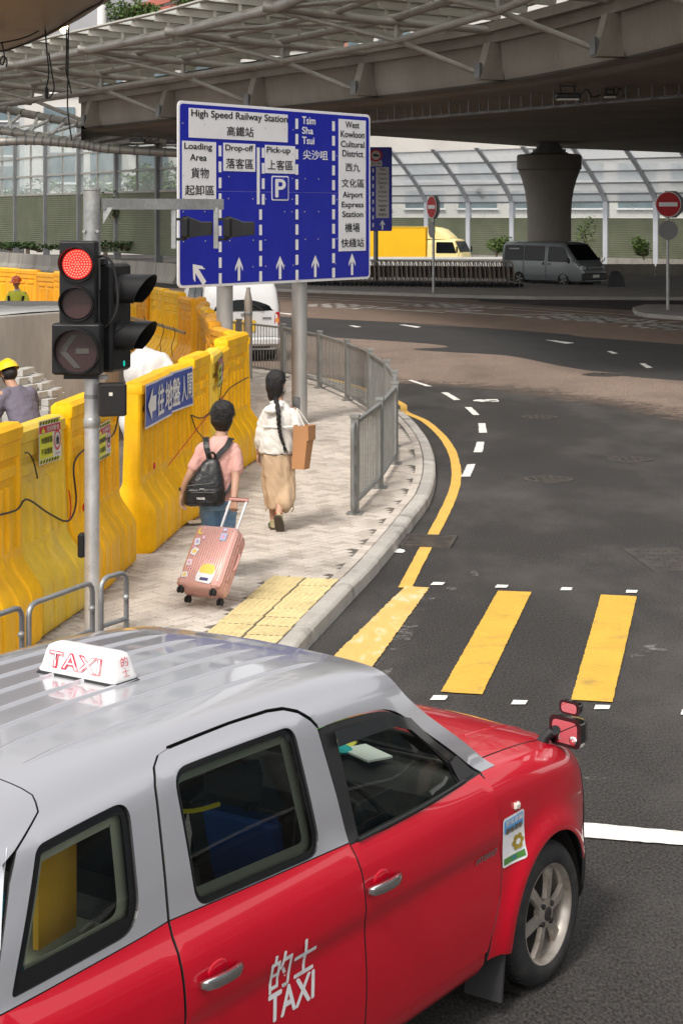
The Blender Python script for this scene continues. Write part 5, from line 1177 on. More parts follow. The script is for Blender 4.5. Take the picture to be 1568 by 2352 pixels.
def bar(key, a, c, mat, label, jl=0.0, cap=False):
    a, c = Vector((a[0], a[1], 0)), Vector((c[0], c[1], 0)); m_ = (a+c)/2; ang = math.atan2((c-a).y, (c-a).x)
    e = empty('water_barrier', (m_.x, m_.y, PVH), ang + random.uniform(-.05, .05), label, 'water barrier', 'yellow plastic water barriers around the works'); e.rotation_euler.x = jl
    o = link(bpy.data.objects.new('barrier_body', bar_data(mat)), e); o.scale = ((c-a).length/BL*.955, 1, random.uniform(.955, 1.02))
    if cap: o2 = link(bpy.data.objects.new('filler_cap', capm), e); o2.matrix_local = Matrix.Translation((-.2, -.118, .74)) @ Matrix.Rotation(R(90), 4, 'X')
    BARS[key] = e; return e
r1 = [(-2.54, 11.75), (-2.37, 12.85), (-2.19, 13.95), (-2.10, 14.85), (-2.04, 15.7)]
for i in range(4):
    bar(('r1', i), r1[i], r1[i+1], [BY, BF, BY, BY][i], ['yellow water barrier at the left edge behind the first hoop rail', 'pale faded yellow water barrier carrying a warning poster', 'yellow water barrier just behind the signal pole', 'yellow water barrier left of the gap, beside the signal pole'][i], random.uniform(-.03, .01), cap=(i == 2))
r2 = [(-1.93, 16.1), (-1.765, 17.4), (-1.61, 18.3), (-1.49, 19.2), (-1.45, 20.15), (-1.44, 21.1), (-1.25, 22.35)]
for i in range(6):
    bar(('r2', i), r2[i], r2[i+1], BF if i == 3 else BY, f'yellow water barrier, {ORD[i]} beyond the gap, ' + ['carrying the blue arrow poster', 'carrying the second blue poster', 'level with the pink shirt', 'carrying a small warning poster', 'short of the corner one', 'at the corner by the white jacket'][i], random.uniform(-.02, .03), cap=(i == 0))
r3 = [(-1.2, 22.5), (-1.46, 23.55), (-1.74, 24.6), (-1.86, 25.7), (-1.97, 26.75), (-2.1, 27.8), (-2.21, 28.85), (-2.33, 29.9), (-2.42, 30.95), (-2.5, 32.0)]
for i in range(9):
    bar(('r3', i), r3[i], r3[i+1], BO if i in (1, 2, 3, 4, 6, 7, 8) else BY, f'orange-yellow water barrier in the row running back from the corner, {ORD[i]} from the corner', random.uniform(-.03, .03))
r4 = [(-2.62, 32.6), (-3.0, 33.6), (-3.38, 34.6), (-3.78, 35.6)] + [(-3.78-.353*k, 35.6+1.0*k) for k in range(1, 11)]
for i in range(len(r4)-1):
    bar(('r4', i), r4[i], r4[i+1], BY if i % 3 else BO, f'yellow water barrier of the far row behind the signal heads, {ORD[i]} from the sign post', random.uniform(-.02, .02))
r5 = [(-7.29, 46.0), (-7.98, 46.97), (-8.67, 47.93), (-9.36, 48.9), (-10.05, 49.9)]
for i in range(4):
    bar(('r5', i), r5[i], r5[i+1], BO, ['orange water barrier nearest the red light, behind the orange helmet', 'orange water barrier right behind the orange helmet', 'orange water barrier left of the orange helmet', 'orange water barrier cut by the left picture edge'][i])
# ---- posters on the barriers
PAPER = M('poster_paper', (0.70, 0.69, 0.68), .5, var=.05, scale=5); PBLUE = M('poster_blue', (0.035, 0.075, 0.36), .35, var=.15, scale=6, stretch=(1, 1, 4)); PYEL = M('poster_yellow', (0.60, 0.62, 0.03), .5, var=.05, scale=5)
PRED = M('poster_red', (0.50, 0.015, 0.035), .5, var=.05, scale=5); PBLK = M('poster_black', (0.015, 0.015, 0.015), .6)
def poster_on(key, x0, z0, x1, z1, name, label, curve=.012, off=.112, tilt=0.0):
    """thin sheet hung on the pavement face of a barrier; returns the sheet Empty and a matrix maker (x right, y up, z out)"""
    e = BARS[key]; mw = Matrix.LocRotScale(e.location, e.rotation_euler, (1, 1, 1))
    base = mw @ Matrix.Translation(((x0+x1)/2, -off, z0)) @ Matrix(((1, 0, 0, 0), (0, 0, -1, 0), (0, 1, 0, 0), (0, 0, 0, 1))) @ Matrix.Rotation(tilt, 4, 'Z')
    o = bpy.data.objects.new(name, None); link(o); o.matrix_world = base; o.empty_display_size = .1; tag(o, label, 'poster'); w_, h_ = x1-x0, z1-z0
    def sheet_(b, xa, ya, xb, yb, z_): b.grid(lambda a, c: (xa+(xb-xa)*a, ya+(yb-ya)*c, z_ + curve*math.sin(7*(xa+(xb-xa)*a)+3)*.5*(0.4+c)), 9, 5)
    def pt(nm, mat, xa, ya, xb, yb, z_=0.001): part(nm, mat, o, lambda b: sheet_(b, xa, ya, xb, yb, z_), recalc=False, smooth=True)
    def tx(body, xc, yc, tw, th, mat, z_=.004, bold=.02, shear=0):
        me = fit_text(body, tw, th, bold, shear=shear)
        for v in me.vertices: v.co.z = z_ + curve*math.sin(7*(xc+v.co.x)+3)*.5*(0.4+(yc+v.co.y)/h_)
        put(me, 'lettering', mat, o, Matrix.Translation((xc, yc, 0)))
    return o, w_, h_, pt, tx
o, w_, h_, pt, tx = poster_on(('r2', 0), -.58, 1.12, .60, 1.53, 'blue_poster', 'blue poster with a white left arrow on the barrier right of the gap', .008, .112)
pt('sheet', PAPER, -w_/2, 0, w_/2, h_); pt('blue_field', PBLUE, -w_/2+.02, .02, w_/2-.005, h_-.02, .004)
shape2d([(-.55, .21), (-.36, .36), (-.36, .28), (-.2, .28), (-.2, .14), (-.36, .14), (-.36, .06)], 'arrow', PAPER, o, Matrix.Translation((0, 0, .015)))
tx('往', .03, .21, .33, .30, PAPER, .012, .03); tx('地', .40, .21, .31, .28, PAPER, .012, .03)
o, w_, h_, pt, tx = poster_on(('r2', 1), -.41, 1.12, .40, 1.52, 'blue_poster', 'second blue poster with white characters, right of the arrow poster', .008, .112)
pt('sheet', PAPER, -w_/2, 0, w_/2, h_); pt('blue_field', PBLUE, -w_/2+.005, .02, w_/2-.02, h_-.02, .004)
tx('盤', -.22, .2, .26, .28, PAPER, .012, .03); tx('人', .06, .2, .2, .26, PAPER, .012, .03); tx('閘', .27, .21, .18, .26, PAPER, .012, .02)
def warning(key, xc, z0, sc, label, tilt=0.0):
    o, w_, h_, pt, tx = poster_on(key, xc-.23*sc, z0, xc+.23*sc, z0+.29*sc, 'warning_poster', label, .006, .114, tilt)
    w_, h_ = .46*sc, .29*sc
    pt('sheet', PAPER, -w_/2, 0, w_/2, h_); pt('red_band', PRED, -w_/2+.01, h_*.70, w_/2-.01, h_*.87, .003); pt('yellow_field', PYEL, -w_/2+.01, h_*.12, w_*.12, h_*.69, .003)
    for y0 in (.02, .90):
        pt('yellow_strip', PYEL, -w_/2+.01, h_*y0, w_/2-.01, h_*(y0+.08), .003)
        shapes2d([[(x, h_*y0), (x+.026*sc, h_*y0), (x+.042*sc, h_*(y0+.08)), (x+.016*sc, h_*(y0+.08))] for x in [-w_/2+.015+i*.056*sc for i in range(7)]], 'hazard_bars', PBLK, o, Matrix.Translation((0, 0, .0075)))
    tx('危險警告', w_*.12, h_*.785, w_*.58, h_*.12, PAPER, .006); tx('地盤範圍', -w_*.17, h_*.54, w_*.5, h_*.15, PBLK, .006); tx('不准擅進', -w_*.17, h_*.28, w_*.5, h_*.15, PBLK, .006)
    shape2d([(-w_*.42, h_*.72), (-w_*.24, h_*.72), (-w_*.33, h_*.85)], 'warning_triangle', PYEL, o, Matrix.Translation((0, 0, .0085)))
    shapes2d([[(w_*.30+w_*.15*math.cos(t)*k_, h_*.48+w_*.15*math.sin(t)*k_) for t, k_ in ((a, 1), (a+.26, 1), (a+.26, .8), (a, .8))] for a in [i*.2618 for i in range(24)]], 'red_ring', PRED, o, Matrix.Translation((0, 0, .0075)))
    shape2d([(w_*.26, h_*.38), (w_*.34, h_*.38), (w_*.36, h_*.5), (w_*.31, h_*.6), (w_*.25, h_*.5)], 'hand_symbol', PBLK, o, Matrix.Translation((0, 0, .0085)))
    tx('不 准 擅 進', w_*.30, h_*.17, w_*.26, h_*.05, PBLK, .006, .0)
warning(('r1', 1), .06, 1.20, 1.12, 'warning poster with a red band on the faded barrier left of the signal pole', R(-2)); warning(('r1', 3), -.30, 1.02, 1.05, 'warning poster half hidden behind the signal pole'); warning(('r2', 3), .06, 1.18, 1.15, 'warning poster on the barrier behind the short-haired head', R(3))
# ---- wires, string, bamboo pole
WIRE = M('black_wire', (0.012, 0.012, 0.012), .5); REDS = M('red_string', (0.55, 0.03, 0.015), .6); BAMB = M('bamboo_pole', (0.34, 0.24, 0.14), .7, var=.25, scale=9)
def wire(pts, label, mat=WIRE, r_=.0055, name='tie_wire'):
    o_ = pts[0]; b = MB(); b.tube([p-o_ for p in catmull(pts, 6)], r_, 5); o = b.build(name, mat, smooth=True); o.location = o_; tag(o, label, 'wire'); return o
def onb(key, x, z, off=.10):
    e = BARS[key]; return Matrix.LocRotScale(e.location, e.rotation_euler, (1, 1, 1)) @ Vector((x, -off, z))
wire([onb(('r1', 0), -.5, 1.05), onb(('r1', 0), .3, .98), onb(('r1', 0), .5, 1.03, .12), onb(('r1', 1), 0.0, .82, .12), onb(('r1', 1), .4, .70, .125), onb(('r1', 2), -.42, .82, .12), onb(('r1', 2), -.40, 1.13, .1), onb(('r1', 2), .2, 1.2), onb(('r1', 3), .1, 1.18, .1), onb(('r1', 3), .35, 1.42, .1)], 'long black tie wire strung along the near barriers', r_=.008)
wire([onb(('r1', 0), .52, 1.36), onb(('r1', 1), -.40, 1.33, .11), onb(('r1', 1), -.30, 1.26, .11), onb(('r1', 1), -.22, 1.12, .11)], 'short black wire tail left of the warning poster', r_=.006)
wire([onb(('r1', 1), .5, .92, .105), onb(('r1', 1), .49, .80, .12), onb(('r1', 1), .44, .70, .125)], 'red wire piece on the near barriers', REDS, .006)
wire([onb(('r2', 1), .36, 1.02), onb(('r2', 2), -.1, .94), onb(('r2', 2), .5, .96), onb(('r2', 3), .5, 1.0), onb(('r2', 4), .5, 1.02), onb(('r2', 5), .5, 1.04)], 'black wire running along the pavement barriers past the dark hair', r_=.007)
wire([onb(('r2', 1), .36, 1.02), onb(('r2', 2), -.4, .86), onb(('r2', 2), .0, .70), onb(('r2', 2), -.05, .52)], 'loose black wire hanging below the second blue poster', r_=.006)
wire([onb(('r2', 3), .1, .98), onb(('r2', 3), .25, 1.10), onb(('r2', 3), .45, 1.28), onb(('r2', 3), .47, 1.4)], 'thin wire tied beside the small warning poster', r_=.005)
wire([onb(('r2', 0), .42, .66, .13), onb(('r2', 1), .4, .84, .12), onb(('r2', 3), .3, 1.02, .11)], 'red string pulled across the pavement barriers', REDS, .005, 'red_string')
bp_ = [P(285, 727, 29.5), P(350, 742, 29.2), P(425, 765, 28.8)]
wire(bp_, 'weathered bamboo pole tied across the far barriers', BAMB, .028, 'bamboo_pole')
for k_, (u_, v_) in enumerate(((330, 735), (372, 752), (398, 760))):
    wire([P(u_, v_-10, 28.9), P(u_+4, v_+8, 28.9), P(u_-4, v_+35, 28.9), P(u_-1, v_+60, 28.9)], ['leftmost', 'middle', 'rightmost'][k_] + ' tie wire hanging from the bamboo pole', r_=.006)
# ---- works behind the barriers
WC = M('works_concrete', (0.40, 0.385, 0.36), .9, var=.22, scale=.7, var2=.12, scale2=9, tint=(.26, .245, .225), tamt=.6, tscale=.9, tlo=.45, thi=.7, world=True, stretch=(1, 1, .3), bump=.15, bscale=14)
cb = empty('concrete_plinth', (-4.2, 23.5, .1), 0, 'rough grey concrete plinth behind the signal heads', 'concrete block')
part('plinth_body', WC, cb, lambda b: b.prism([(-3, -1.4), (-.05, -1.6), (1.05, 0.3), (1.0, 2.2), (-3, 2.6)], 0, 1.83), bevel=.02)
part('plastic_sheet', M('white_sheeting', (.58, .57, .56), .35, var=.12, scale=4, bump=.5, bscale=8), cb, lambda b: b.grid(lambda a, c: (-2.9+3.85*a, (-1.36-.16*min(1, a*1.4)+(max(0, a-.74)*6.4)) + 2.2*c*(1-.75*max(0, a-.74)/.26), 1.845 + .02*noise.noise(Vector((a*9, c*7, 1)))), 24, 14), smooth=True)
BRK = M('grey_block', (0.40, 0.385, 0.36), .9, var=.15, scale=8, rand=.13, bump=.3, bscale=40)
bk = MB(); bk.cbox((0, 0, 0), (.2, .1, .078), .004); bkm = bk.mesh('paving_block'); bkm.materials.append(BRK)
px, py, pz = -3.60, 20.9, 0; kk = 0; rowsz = [(0, 11)]
hgt = {}
for ix in range(5):
    for iy in range(4):
        top = 16 - ix - (1 if (ix*3+iy) % 3 == 0 else 0) - (2 if ix == 4 else 0)
        for iz in range(max(0, top-3), top):
            o = link(bpy.data.objects.new('paving_block', bkm)); kk += 1
            o.location = (-3.70 + ix*.112 + random.uniform(-.004, .004), 20.55 + iy*.212 + random.uniform(-.008, .008), .10 + .04 + iz*.0805); o.rotation_euler = (0, 0, R(90) + random.uniform(-.05, .05) - .35)
            tag(o, 'grey concrete paving block piled up beside the yellow helmet', 'paving block', 'grey paving blocks in the pile')
pl = MB(); pl.box((-3.48, 20.9, .52), (.60, .88, .84), Matrix.Rotation(-.35, 3, 'Z')); o = pl.build('block_pile_base', BRK); tag(o, 'lower block stack hidden under the paving block pile', 'block stack')
def bag_disp(p): return .09*noise.noise(p*3.2) + .05*abs(noise.noise(p*6))
bm_ = MB(); bm_.ell((0, 0, .62), (.25, .3, .64)); bm_.ell((.10, -.06, 1.14), (.19, .2, .2)); bm_.ell((-.10, .05, 1.18), (.17, .18, .18)); bm_.ell((.2, 0, 1.0), (.12, .2, .16))
gbag = remesh_build(bm_, 'bag_body', M('white_woven_bag', (.52, .51, .50), .6, var=.08, scale=5, bump=.6, bscale=9), None, .03, 3, .5, bag_disp)
eb = empty('rubble_bag', (-1.97, 18.35, .12), 0, 'crumpled white woven bag behind the blue arrow poster', 'bag'); gbag.parent = eb; gbag.scale = (1, 1, 1.24)
# leaning scaffold plate in the gap and litter
b = MB(); b.box((0, 0, .01), (.26, .12, .012)); o = b.build('cardboard_piece', M('cardboard', (.6, .52, .42), .8, var=.1, scale=5)); o.location = (G(455, 1200, .14)); o.rotation_euler = (0, .05, .5); tag(o, 'flat piece of pale cardboard at the barrier foot behind the legs', 'cardboard')
# ================================================================= vehicles and trolleys farther away
def ss01(t): t = max(0, min(1, t)); return t*t*(3-2*t)
class Body:
    """van body: half width and roof line as functions of x; gives a loft and places panels on its sides and ends"""
    def __init__(s, top, wid, z0=.24, tumble=.10, rs=.16): s.top = top; s.wid = wid; s.z0 = z0; s.tumble = tumble; s.rs = rs
    def ring(s, x):
        zt = ctab2(s.top, x); w_ = ctab2(s.wid, x); z0 = s.z0; r_ = min(s.rs, (zt-z0)*.3); pts = [(w_*.93, z0), (w_*.985, z0+.08), (w_, z0+.3)]
        for f in (.45, .62, .8): z = z0+.3+(zt-r_-z0-.3)*f; pts.append((s.yw(x, z, w_, zt), z))
        ye = s.yw(x, zt-r_, w_, zt); pts += [(ye, zt-r_), (ye-r_*.3, zt-r_*.4), (ye-r_*.85, zt-r_*.08), (ye*.5, zt), (0, zt+.012)]
        full = [Vector((x, -y, z)) for y, z in pts] + [Vector((x, y, z)) for y, z in reversed(pts[:-1])]; return full
    def yw(s, x, z, w_=None, zt=None):
        w_ = w_ or ctab2(s.wid, x); return w_ - s.tumble*ss01((z-1.0)/.95)
    def loft(s, b, xs): b.loft([s.ring(x) for x in xs])
    def side(s, poly, nm, mat, par, off=.022, sides=(-1, 1), step=.25):
        pv, pf, lp = tri_fill(poly, (), step)
        for sg_ in sides:
            part(nm, mat, par, lambda b: b.add([Vector((p[0], sg_*(s.yw(p[0], p[1])+off), p[1])) for p in pv], pf), recalc=False, smooth=True)
def ctab2(t, x): return lerp_tab(t, x)
VGL = M('vehicle_dark_glass', (.006, .007, .008), .10, spec=.22); TYR = M('vehicle_tyre', (.018, .018, .018), .8); VRIM = M('vehicle_rim', (.2, .2, .2), .4, metal=.6, var=.2, scale=9)
PLY = M('rear_plate_yellow', (.72, .45, .02), .5); PLW = M('front_plate_white', (.7, .7, .68), .5)
def vwheel(par, x, y, r_, w_=.19):
    sg_ = -1 if y < 0 else 1; e = empty('wheel', (x, y, r_), 0, parent=par)
    part('tyre', TYR, e, lambda b: b.lathe([(r_*.64, 0), (r_*.8, .012), (r_*.96, 0), (r_, -.03), (r_, -w_+.03), (r_*.95, -w_)], axis=(0, sg_, 0), n=28, capt=False), smooth=True, angle=50)
    part('rim', VRIM, e, lambda b: b.lathe([(r_*.65, .0), (r_*.6, -.02), (r_*.2, -.03), (.03, -.01)], axis=(0, sg_, 0), n=20, capb=False), smooth=True, angle=50)
    for k_ in range(5): a = k_*1.2566; part('spoke', VRIM, e, lambda b: b.box(Vector((math.cos(a)*r_*.36, sg_*-.005, math.sin(a)*r_*.36)), (r_*.5, .02, .05), Matrix.Rotation(-a, 3, 'Y')))
# ---- white van, rear view
WV = M('white_car_paint', (.66, .66, .67), .3, coat=.8, var=.02, scale=2)
wvd = Vector((-.22, 1, 0)).normalized()
wv = empty('white_van', (-2.62, 40.6, 0), math.atan2(wvd.y, wvd.x), 'white people carrier seen from behind beyond the guard rail', 'van')
bd = Body([(-2.35, 1.10), (-2.30, 1.55), (-2.2, 1.72), (-1.9, 1.80), (0, 1.83), (.9, 1.74), (1.6, 1.12), (2.2, .95), (2.35, .7)], [(-2.35, .76), (-2.25, .83), (-1.9, .87), (1.8, .86), (2.35, .66)], .26, .13)
part('body', WV, wv, lambda b: bd.loft(b, [-2.35, -2.32, -2.28, -2.2, -2.05, -1.8, -1.2, -.5, .3, .9, 1.3, 1.6, 1.9, 2.2, 2.35]), smooth=True, angle=40)
def rear_x(y, z): return -2.365 + .15*ss01((z-1.05)/.7) + .05*(y/.8)**2
def wv_rear(poly, nm, mat, off=0.0, par=wv):
    pv, pf, lp = tri_fill(poly, (), .2); return part(nm, mat, par, lambda b: b.add([Vector((rear_x(p[0], p[1])-.012-off, p[0], p[1])) for p in pv], pf), recalc=False, smooth=True)
wv_rear(round_poly(rect(-.72, .42, .72, 1.08), .1), 'tailgate', WV, .0); wv_rear(round_poly([(-.74, 1.10), (.74, 1.10), (.64, 1.66), (-.64, 1.66)], .1), 'rear_window', VGL, .006)
part('rear_wiper', RUBBER, wv, lambda b: b.tube([Vector((rear_x(0, 1.14)-.04, -.30, 1.16)), Vector((rear_x(0, 1.2)-.05, -.42, 1.13)), Vector((rear_x(0, 1.3)-.05, -.1, 1.28))], .016, 5))
for sg_ in (-1, 1):
    wv_rear(round_poly([(sg_*.80, .80), (sg_*.68, .82), (sg_*.70, 1.06), (sg_*.80, 1.08)], .03), 'tail_light', M('tail_red', (.45, .01, .01), .2, coat=.8), .012)
    wv_rear(round_poly([(sg_*.79, .84), (sg_*.71, .85), (sg_*.72, .94), (sg_*.79, .95)], .02), 'indicator', M('tail_amber', (.75, .25, .03), .25), .018)
wv_rear(rect(-.27, .66, .27, .90), 'number_plate', PLY, .02)
MW = Matrix(((0, 0, -1, 0), (-1, 0, 0, 0), (0, 1, 0, 0), (0, 0, 0, 1)))
put(fit_text('S', .06, .085, .03), 'lettering', SBLACK, wv, Matrix.Translation((rear_x(-.2, .84)-.045, -.13, .835)) @ MW); put(fit_text('82', .15, .085, .03), 'lettering', SBLACK, wv, Matrix.Translation((rear_x(-.2, .72)-.045, -.12, .725)) @ MW)
wv_rear(round_poly(rect(-.6, .30, .6, .40), .03), 'bumper_insert', BUMP if 'BUMP' in globals() else BLACK, .02); part('bumper', WV, wv, lambda b: b.cbox((-2.37, 0, .44), (.16, 1.62, .2), .05), bevel=.02)
part('underbody', RUBBER, wv, lambda b: b.box((-.1, 0, .22), (4.3, 1.4, .12)))
bd.side(round_poly([(-2.0, 1.08), (-1.0, 1.06), (-.9, 1.6), (-1.85, 1.6)], .08), 'side_window', VGL, wv); bd.side(round_poly([(-.9, 1.06), (.2, 1.05), (.2, 1.62), (-.8, 1.6)], .08), 'side_window', VGL, wv)
wv_rear([(-.05, 1.0), (.05, 1.0), (.05, 1.05), (-.05, 1.05)], 'badge', M('badge_chrome', (.6, .6, .62), .2, metal=1), .02); wv_rear(rect(-.62, .93, -.42, .96), 'badge', MATS['badge_chrome'], .02)
for x_ in (-1.45, 1.4):
    for y_ in (-.85, .85): vwheel(wv, x_, y_, .32)
# ---- grey van under the flyover
GV = M('grey_van_paint', (.19, .21, .22), .35, coat=.5, metal=.2, var=.03, scale=2)
gdir = Vector((.66, -.75, 0)).normalized(); gfr = Vector((9.52, 76.7, 0)); grr = Vector((gdir.y, -gdir.x, 0))
gvo = gfr - grr*.83 - gdir*1.30
gv = empty('grey_van', gvo, math.atan2(gdir.y, gdir.x), 'grey panel van parked in the shade beside the round pier', 'van')
bd = Body([(-2.35, 1.86), (-2.25, 1.96), (0, 1.98), (1.15, 1.95), (1.35, 1.86), (2.02, 1.16), (2.25, 1.02), (2.38, .75)], [(-2.35, .78), (-2.2, .84), (1.6, .85), (2.15, .80), (2.38, .70)], .28, .10)
part('body', GV, gv, lambda b: bd.loft(b, [-2.35, -2.3, -2.2, -1.5, -.5, .4, 1.0, 1.15, 1.3, 1.5, 1.75, 2.0, 2.15, 2.28, 2.38]), smooth=True, angle=35)
bd.side(round_poly(rect(-2.15, 1.12, -1.05, 1.78), .07), 'side_window', VGL, gv); bd.side(round_poly(rect(-.98, 1.12, .22, 1.78), .07), 'side_window', VGL, gv); bd.side(round_poly([(.42, 1.10), (1.72, 1.10), (1.28, 1.74), (.42, 1.78)], [.05, .05, .12, .06]), 'side_window', VGL, gv)
for x_ in (-1.01, .32): bd.side(rect(x_-.010, .34, x_+.010, 1.86), 'panel_seam', BLACK, gv, .024, (-1,), .4)
part('side_handle', BLACK, gv, lambda b: b.box((.16, -.87, 1.02), (.05, .04, .12))); part('side_handle', BLACK, gv, lambda b: b.box((.50, -.87, 1.0), (.14, .04, .05)))
for k_ in range(4): put(fit_text(['客貨運輸服務', '九龍電話查詢', '香港運輸公司', '電話四二八五'][k_] if False else '▬▬▬▬▬', .62, .06), 'window_print', M('window_lettering', (.4, .4, .4), .6), gv, Matrix.Translation((-1.6, -(bd.yw(-1.6, 1.5)+.012), 1.64-.12*k_)) @ Matrix(((1, 0, 0, 0), (0, 0, -1, 0), (0, 1, 0, 0), (0, 0, 0, 1))))
def gscr(a, c): y = (2*a-1); x = 1.99-.63*c; return Vector((x+.03*(1-y*y)+.015, y*(.74-.06*c), 1.19+.66*c))
part('windscreen', VGL, gv, lambda b: b.grid(gscr, 9, 6), smooth=True)
part('grille', M('van_grille', (.10, .10, .10), .4), gv, lambda b: b.box((2.36, 0, .82), (.04, 1.0, .14), Matrix.Rotation(-.25, 3, 'Y'))); part('grille_bar', CHROME if 'CHROME' in globals() else GALV, gv, lambda b: b.box((2.385, 0, .86), (.03, .95, .03)))
for sg_ in (-1, 1):
    part('headlight', M('van_headlight', (.45, .46, .48), .12, coat=1), gv, lambda b: b.cbox((2.27, sg_*.64, .86), (.16, .26, .2), .04, Matrix.Rotation(sg_*.35, 3, 'Z')), bevel=.01)
    part('door_mirror', BLACK, gv, lambda b: b.cbox((1.75, sg_*1.0, 1.16), (.08, .15, .22), .03))
part('bumper', BLACK, gv, lambda b: b.cbox((2.32, 0, .48), (.2, 1.56, .34), .06), bevel=.02); part('number_plate', PLW, gv, lambda b: b.box((2.435, 0, .50), (.012, .42, .13)))
part('nearside_arch_mirror', BLACK, gv, lambda b: b.tube([Vector((2.1, .62, 1.05)), Vector((2.2, .8, 1.15)), Vector((2.2, .85, 1.28))], .02, 6) or b.ell((2.2, .86, 1.34), (.03, .07, .09)))
for x_ in (-1.27, 1.30):
    for y_ in (-.84, .84): vwheel(gv, x_, y_, .33)
part('underbody', RUBBER, gv, lambda b: b.box((0, 0, .25), (4.2, 1.4, .12)))
# ---- yellow lorry
LY = M('lorry_yellow', (.80, .45, .012), .45, var=.05, scale=1); LC = M('lorry_cab_cream', (.82, .68, .30), .4, coat=.4, var=.03, scale=2)
ldir = Vector((.90, -.43, 0)).normalized(); lo_ = P(1080, 560, 101); lo_ = Vector((lo_.x, lo_.y, -.35))
ly = empty('yellow_lorry', lo_ - ldir*1.0, math.atan2(ldir.y, ldir.x), 'yellow box lorry with cream cab behind the parapet', 'lorry')
part('cargo_box', LY, ly, lambda b: b.cbox((-3.55, 0, 1.78), (4.4, 1.9, 1.98), .03)); part('box_rail', M('lorry_rail', (.55, .33, .02), .5), ly, lambda b: [b.box((-3.55, -.955, z_), (4.42, .03, .05)) for z_ in (2.74,)])
bd = Body([(-1.3, 2.10), (.1, 2.10), (.34, 2.04), (.66, 1.36), (.76, 1.22), (.80, .8)], [(-1.3, .86), (.4, .86), (.8, .80)], .55, .06, .14)
part('cab', LC, ly, lambda b: bd.loft(b, [-1.3, -.6, -.2, .1, .22, .34, .5, .66, .74, .80]), smooth=True, angle=35)
part('roof_fairing', LC, ly, lambda b: b.loft([[Vector((x, y*w_, z)) for y, z in ((-.82, 2.08), (-.80, zt-.12), (-.62, zt), (.62, zt), (.80, zt-.12), (.82, 2.08))] for x, zt, w_ in ((-1.3, 2.74, 1), (-1.0, 2.74, 1), (-.6, 2.62, .98), (-.25, 2.36, .94), (-.02, 2.16, .9))]), smooth=True, angle=40)
bd.side(round_poly([(-.75, 1.30), (.48, 1.30), (.26, 1.92), (-.75, 1.92)], .05), 'side_window', VGL, ly)
part('windscreen', VGL, ly, lambda b: b.grid(lambda a, c: Vector((.665-.29*c+.02, (2*a-1)*(.80-.05*c), 1.38+.58*c)), 7, 5), smooth=True)
part('headlight', PLW, ly, lambda b: b.cbox((.80, -.62, .95), (.06, .3, .16), .03)); part('headlight', PLW, ly, lambda b: b.cbox((.80, .62, .95), (.06, .3, .16), .03)); part('bumper', LC, ly, lambda b: b.cbox((.78, 0, .62), (.14, 1.66, .3), .04))
for sg_ in (-1, 1): part('door_mirror', BLACK, ly, lambda b: b.cbox((.62, sg_*1.12, 1.5), (.07, .16, .34), .03) or b.cyl((.55, sg_*.88, 1.7), (.62, sg_*1.1, 1.66), .015, n=5))
for x_ in (.0, -4.4):
    for y_ in (-.85, .85): vwheel(ly, x_, y_, .36)
part('chassis', RUBBER, ly, lambda b: b.box((-2.6, 0, .6), (6, .8, .2)))
# ---- row of parked luggage trolleys
TRM = M('trolley_steel', (.20, .165, .14), .5, metal=.4, var=.25, scale=5, rand=.25); TRB = M('trolley_bumper', (.05, .045, .042), .7, rand=.2)
def trolley():
    e = empty('luggage_trolley', (0, 0, 0), 0, 'steel luggage trolley nested in the long dark row by the parapet', 'trolley', 'luggage trolleys parked in a row')
    part('push_frame', TRM, e, lambda b: b.tube(catmull([Vector((-.26, .0, .2)), Vector((-.27, -.02, .7)), Vector((-.26, -.08, 1.0)), Vector((-.15, -.12, 1.06)), Vector((.15, -.12, 1.06)), Vector((.26, -.08, 1.0)), Vector((.27, -.02, .7)), Vector((.26, 0, .2))], 4), .026, 6), smooth=True)
    part('back_panel', TRM, e, lambda b: b.box((0, .02, .62), (.42, .02, .5)))
    part('deck', TRM, e, lambda b: b.box((0, .28, .2), (.5, .62, .04))); part('bumper', TRB, e, lambda b: b.cbox((0, -.02, .2), (.58, .07, .09), .02))
    for x_, y_ in ((-.24, 0), (.24, 0), (0, .55)): part('castor', RUBBER, e, lambda b: b.cyl((x_-.02, y_, .085), (x_+.02, y_, .085), .085, n=12))
    return e
t0_, t1_ = G(700, 655, .13), G(1172, 660, .13); t0_.z = t1_.z = .13; tr_ = trolley(); nT = 46
for i in range(nT):
    o = tr_ if i == 0 else copy_tree(tr_); o.location = t0_.lerp(t1_, i/(nT-1)) + Vector((0, random.uniform(-.05, .05), 0)); o.rotation_euler = (0, 0, R(-62) + random.uniform(-.05, .05))
b = MB(); b.loft([[Vector((x*k_, y*k_, z)) for x, y in ((-.34, -.2), (.4, -.2), (.4, .2), (-.3, .2))] for z, k_ in ((0, 1), (.35, .85), (.55, .6), (.66, .3))]); o = b.build('covered_heap', M('dark_tarpaulin', (.03, .032, .035), .6, var=.2, scale=3), smooth=True, angle=30); o.location = G(1412, 658, .13); tag(o, 'dark covered heap on the ground right of the grey van', 'covered heap')
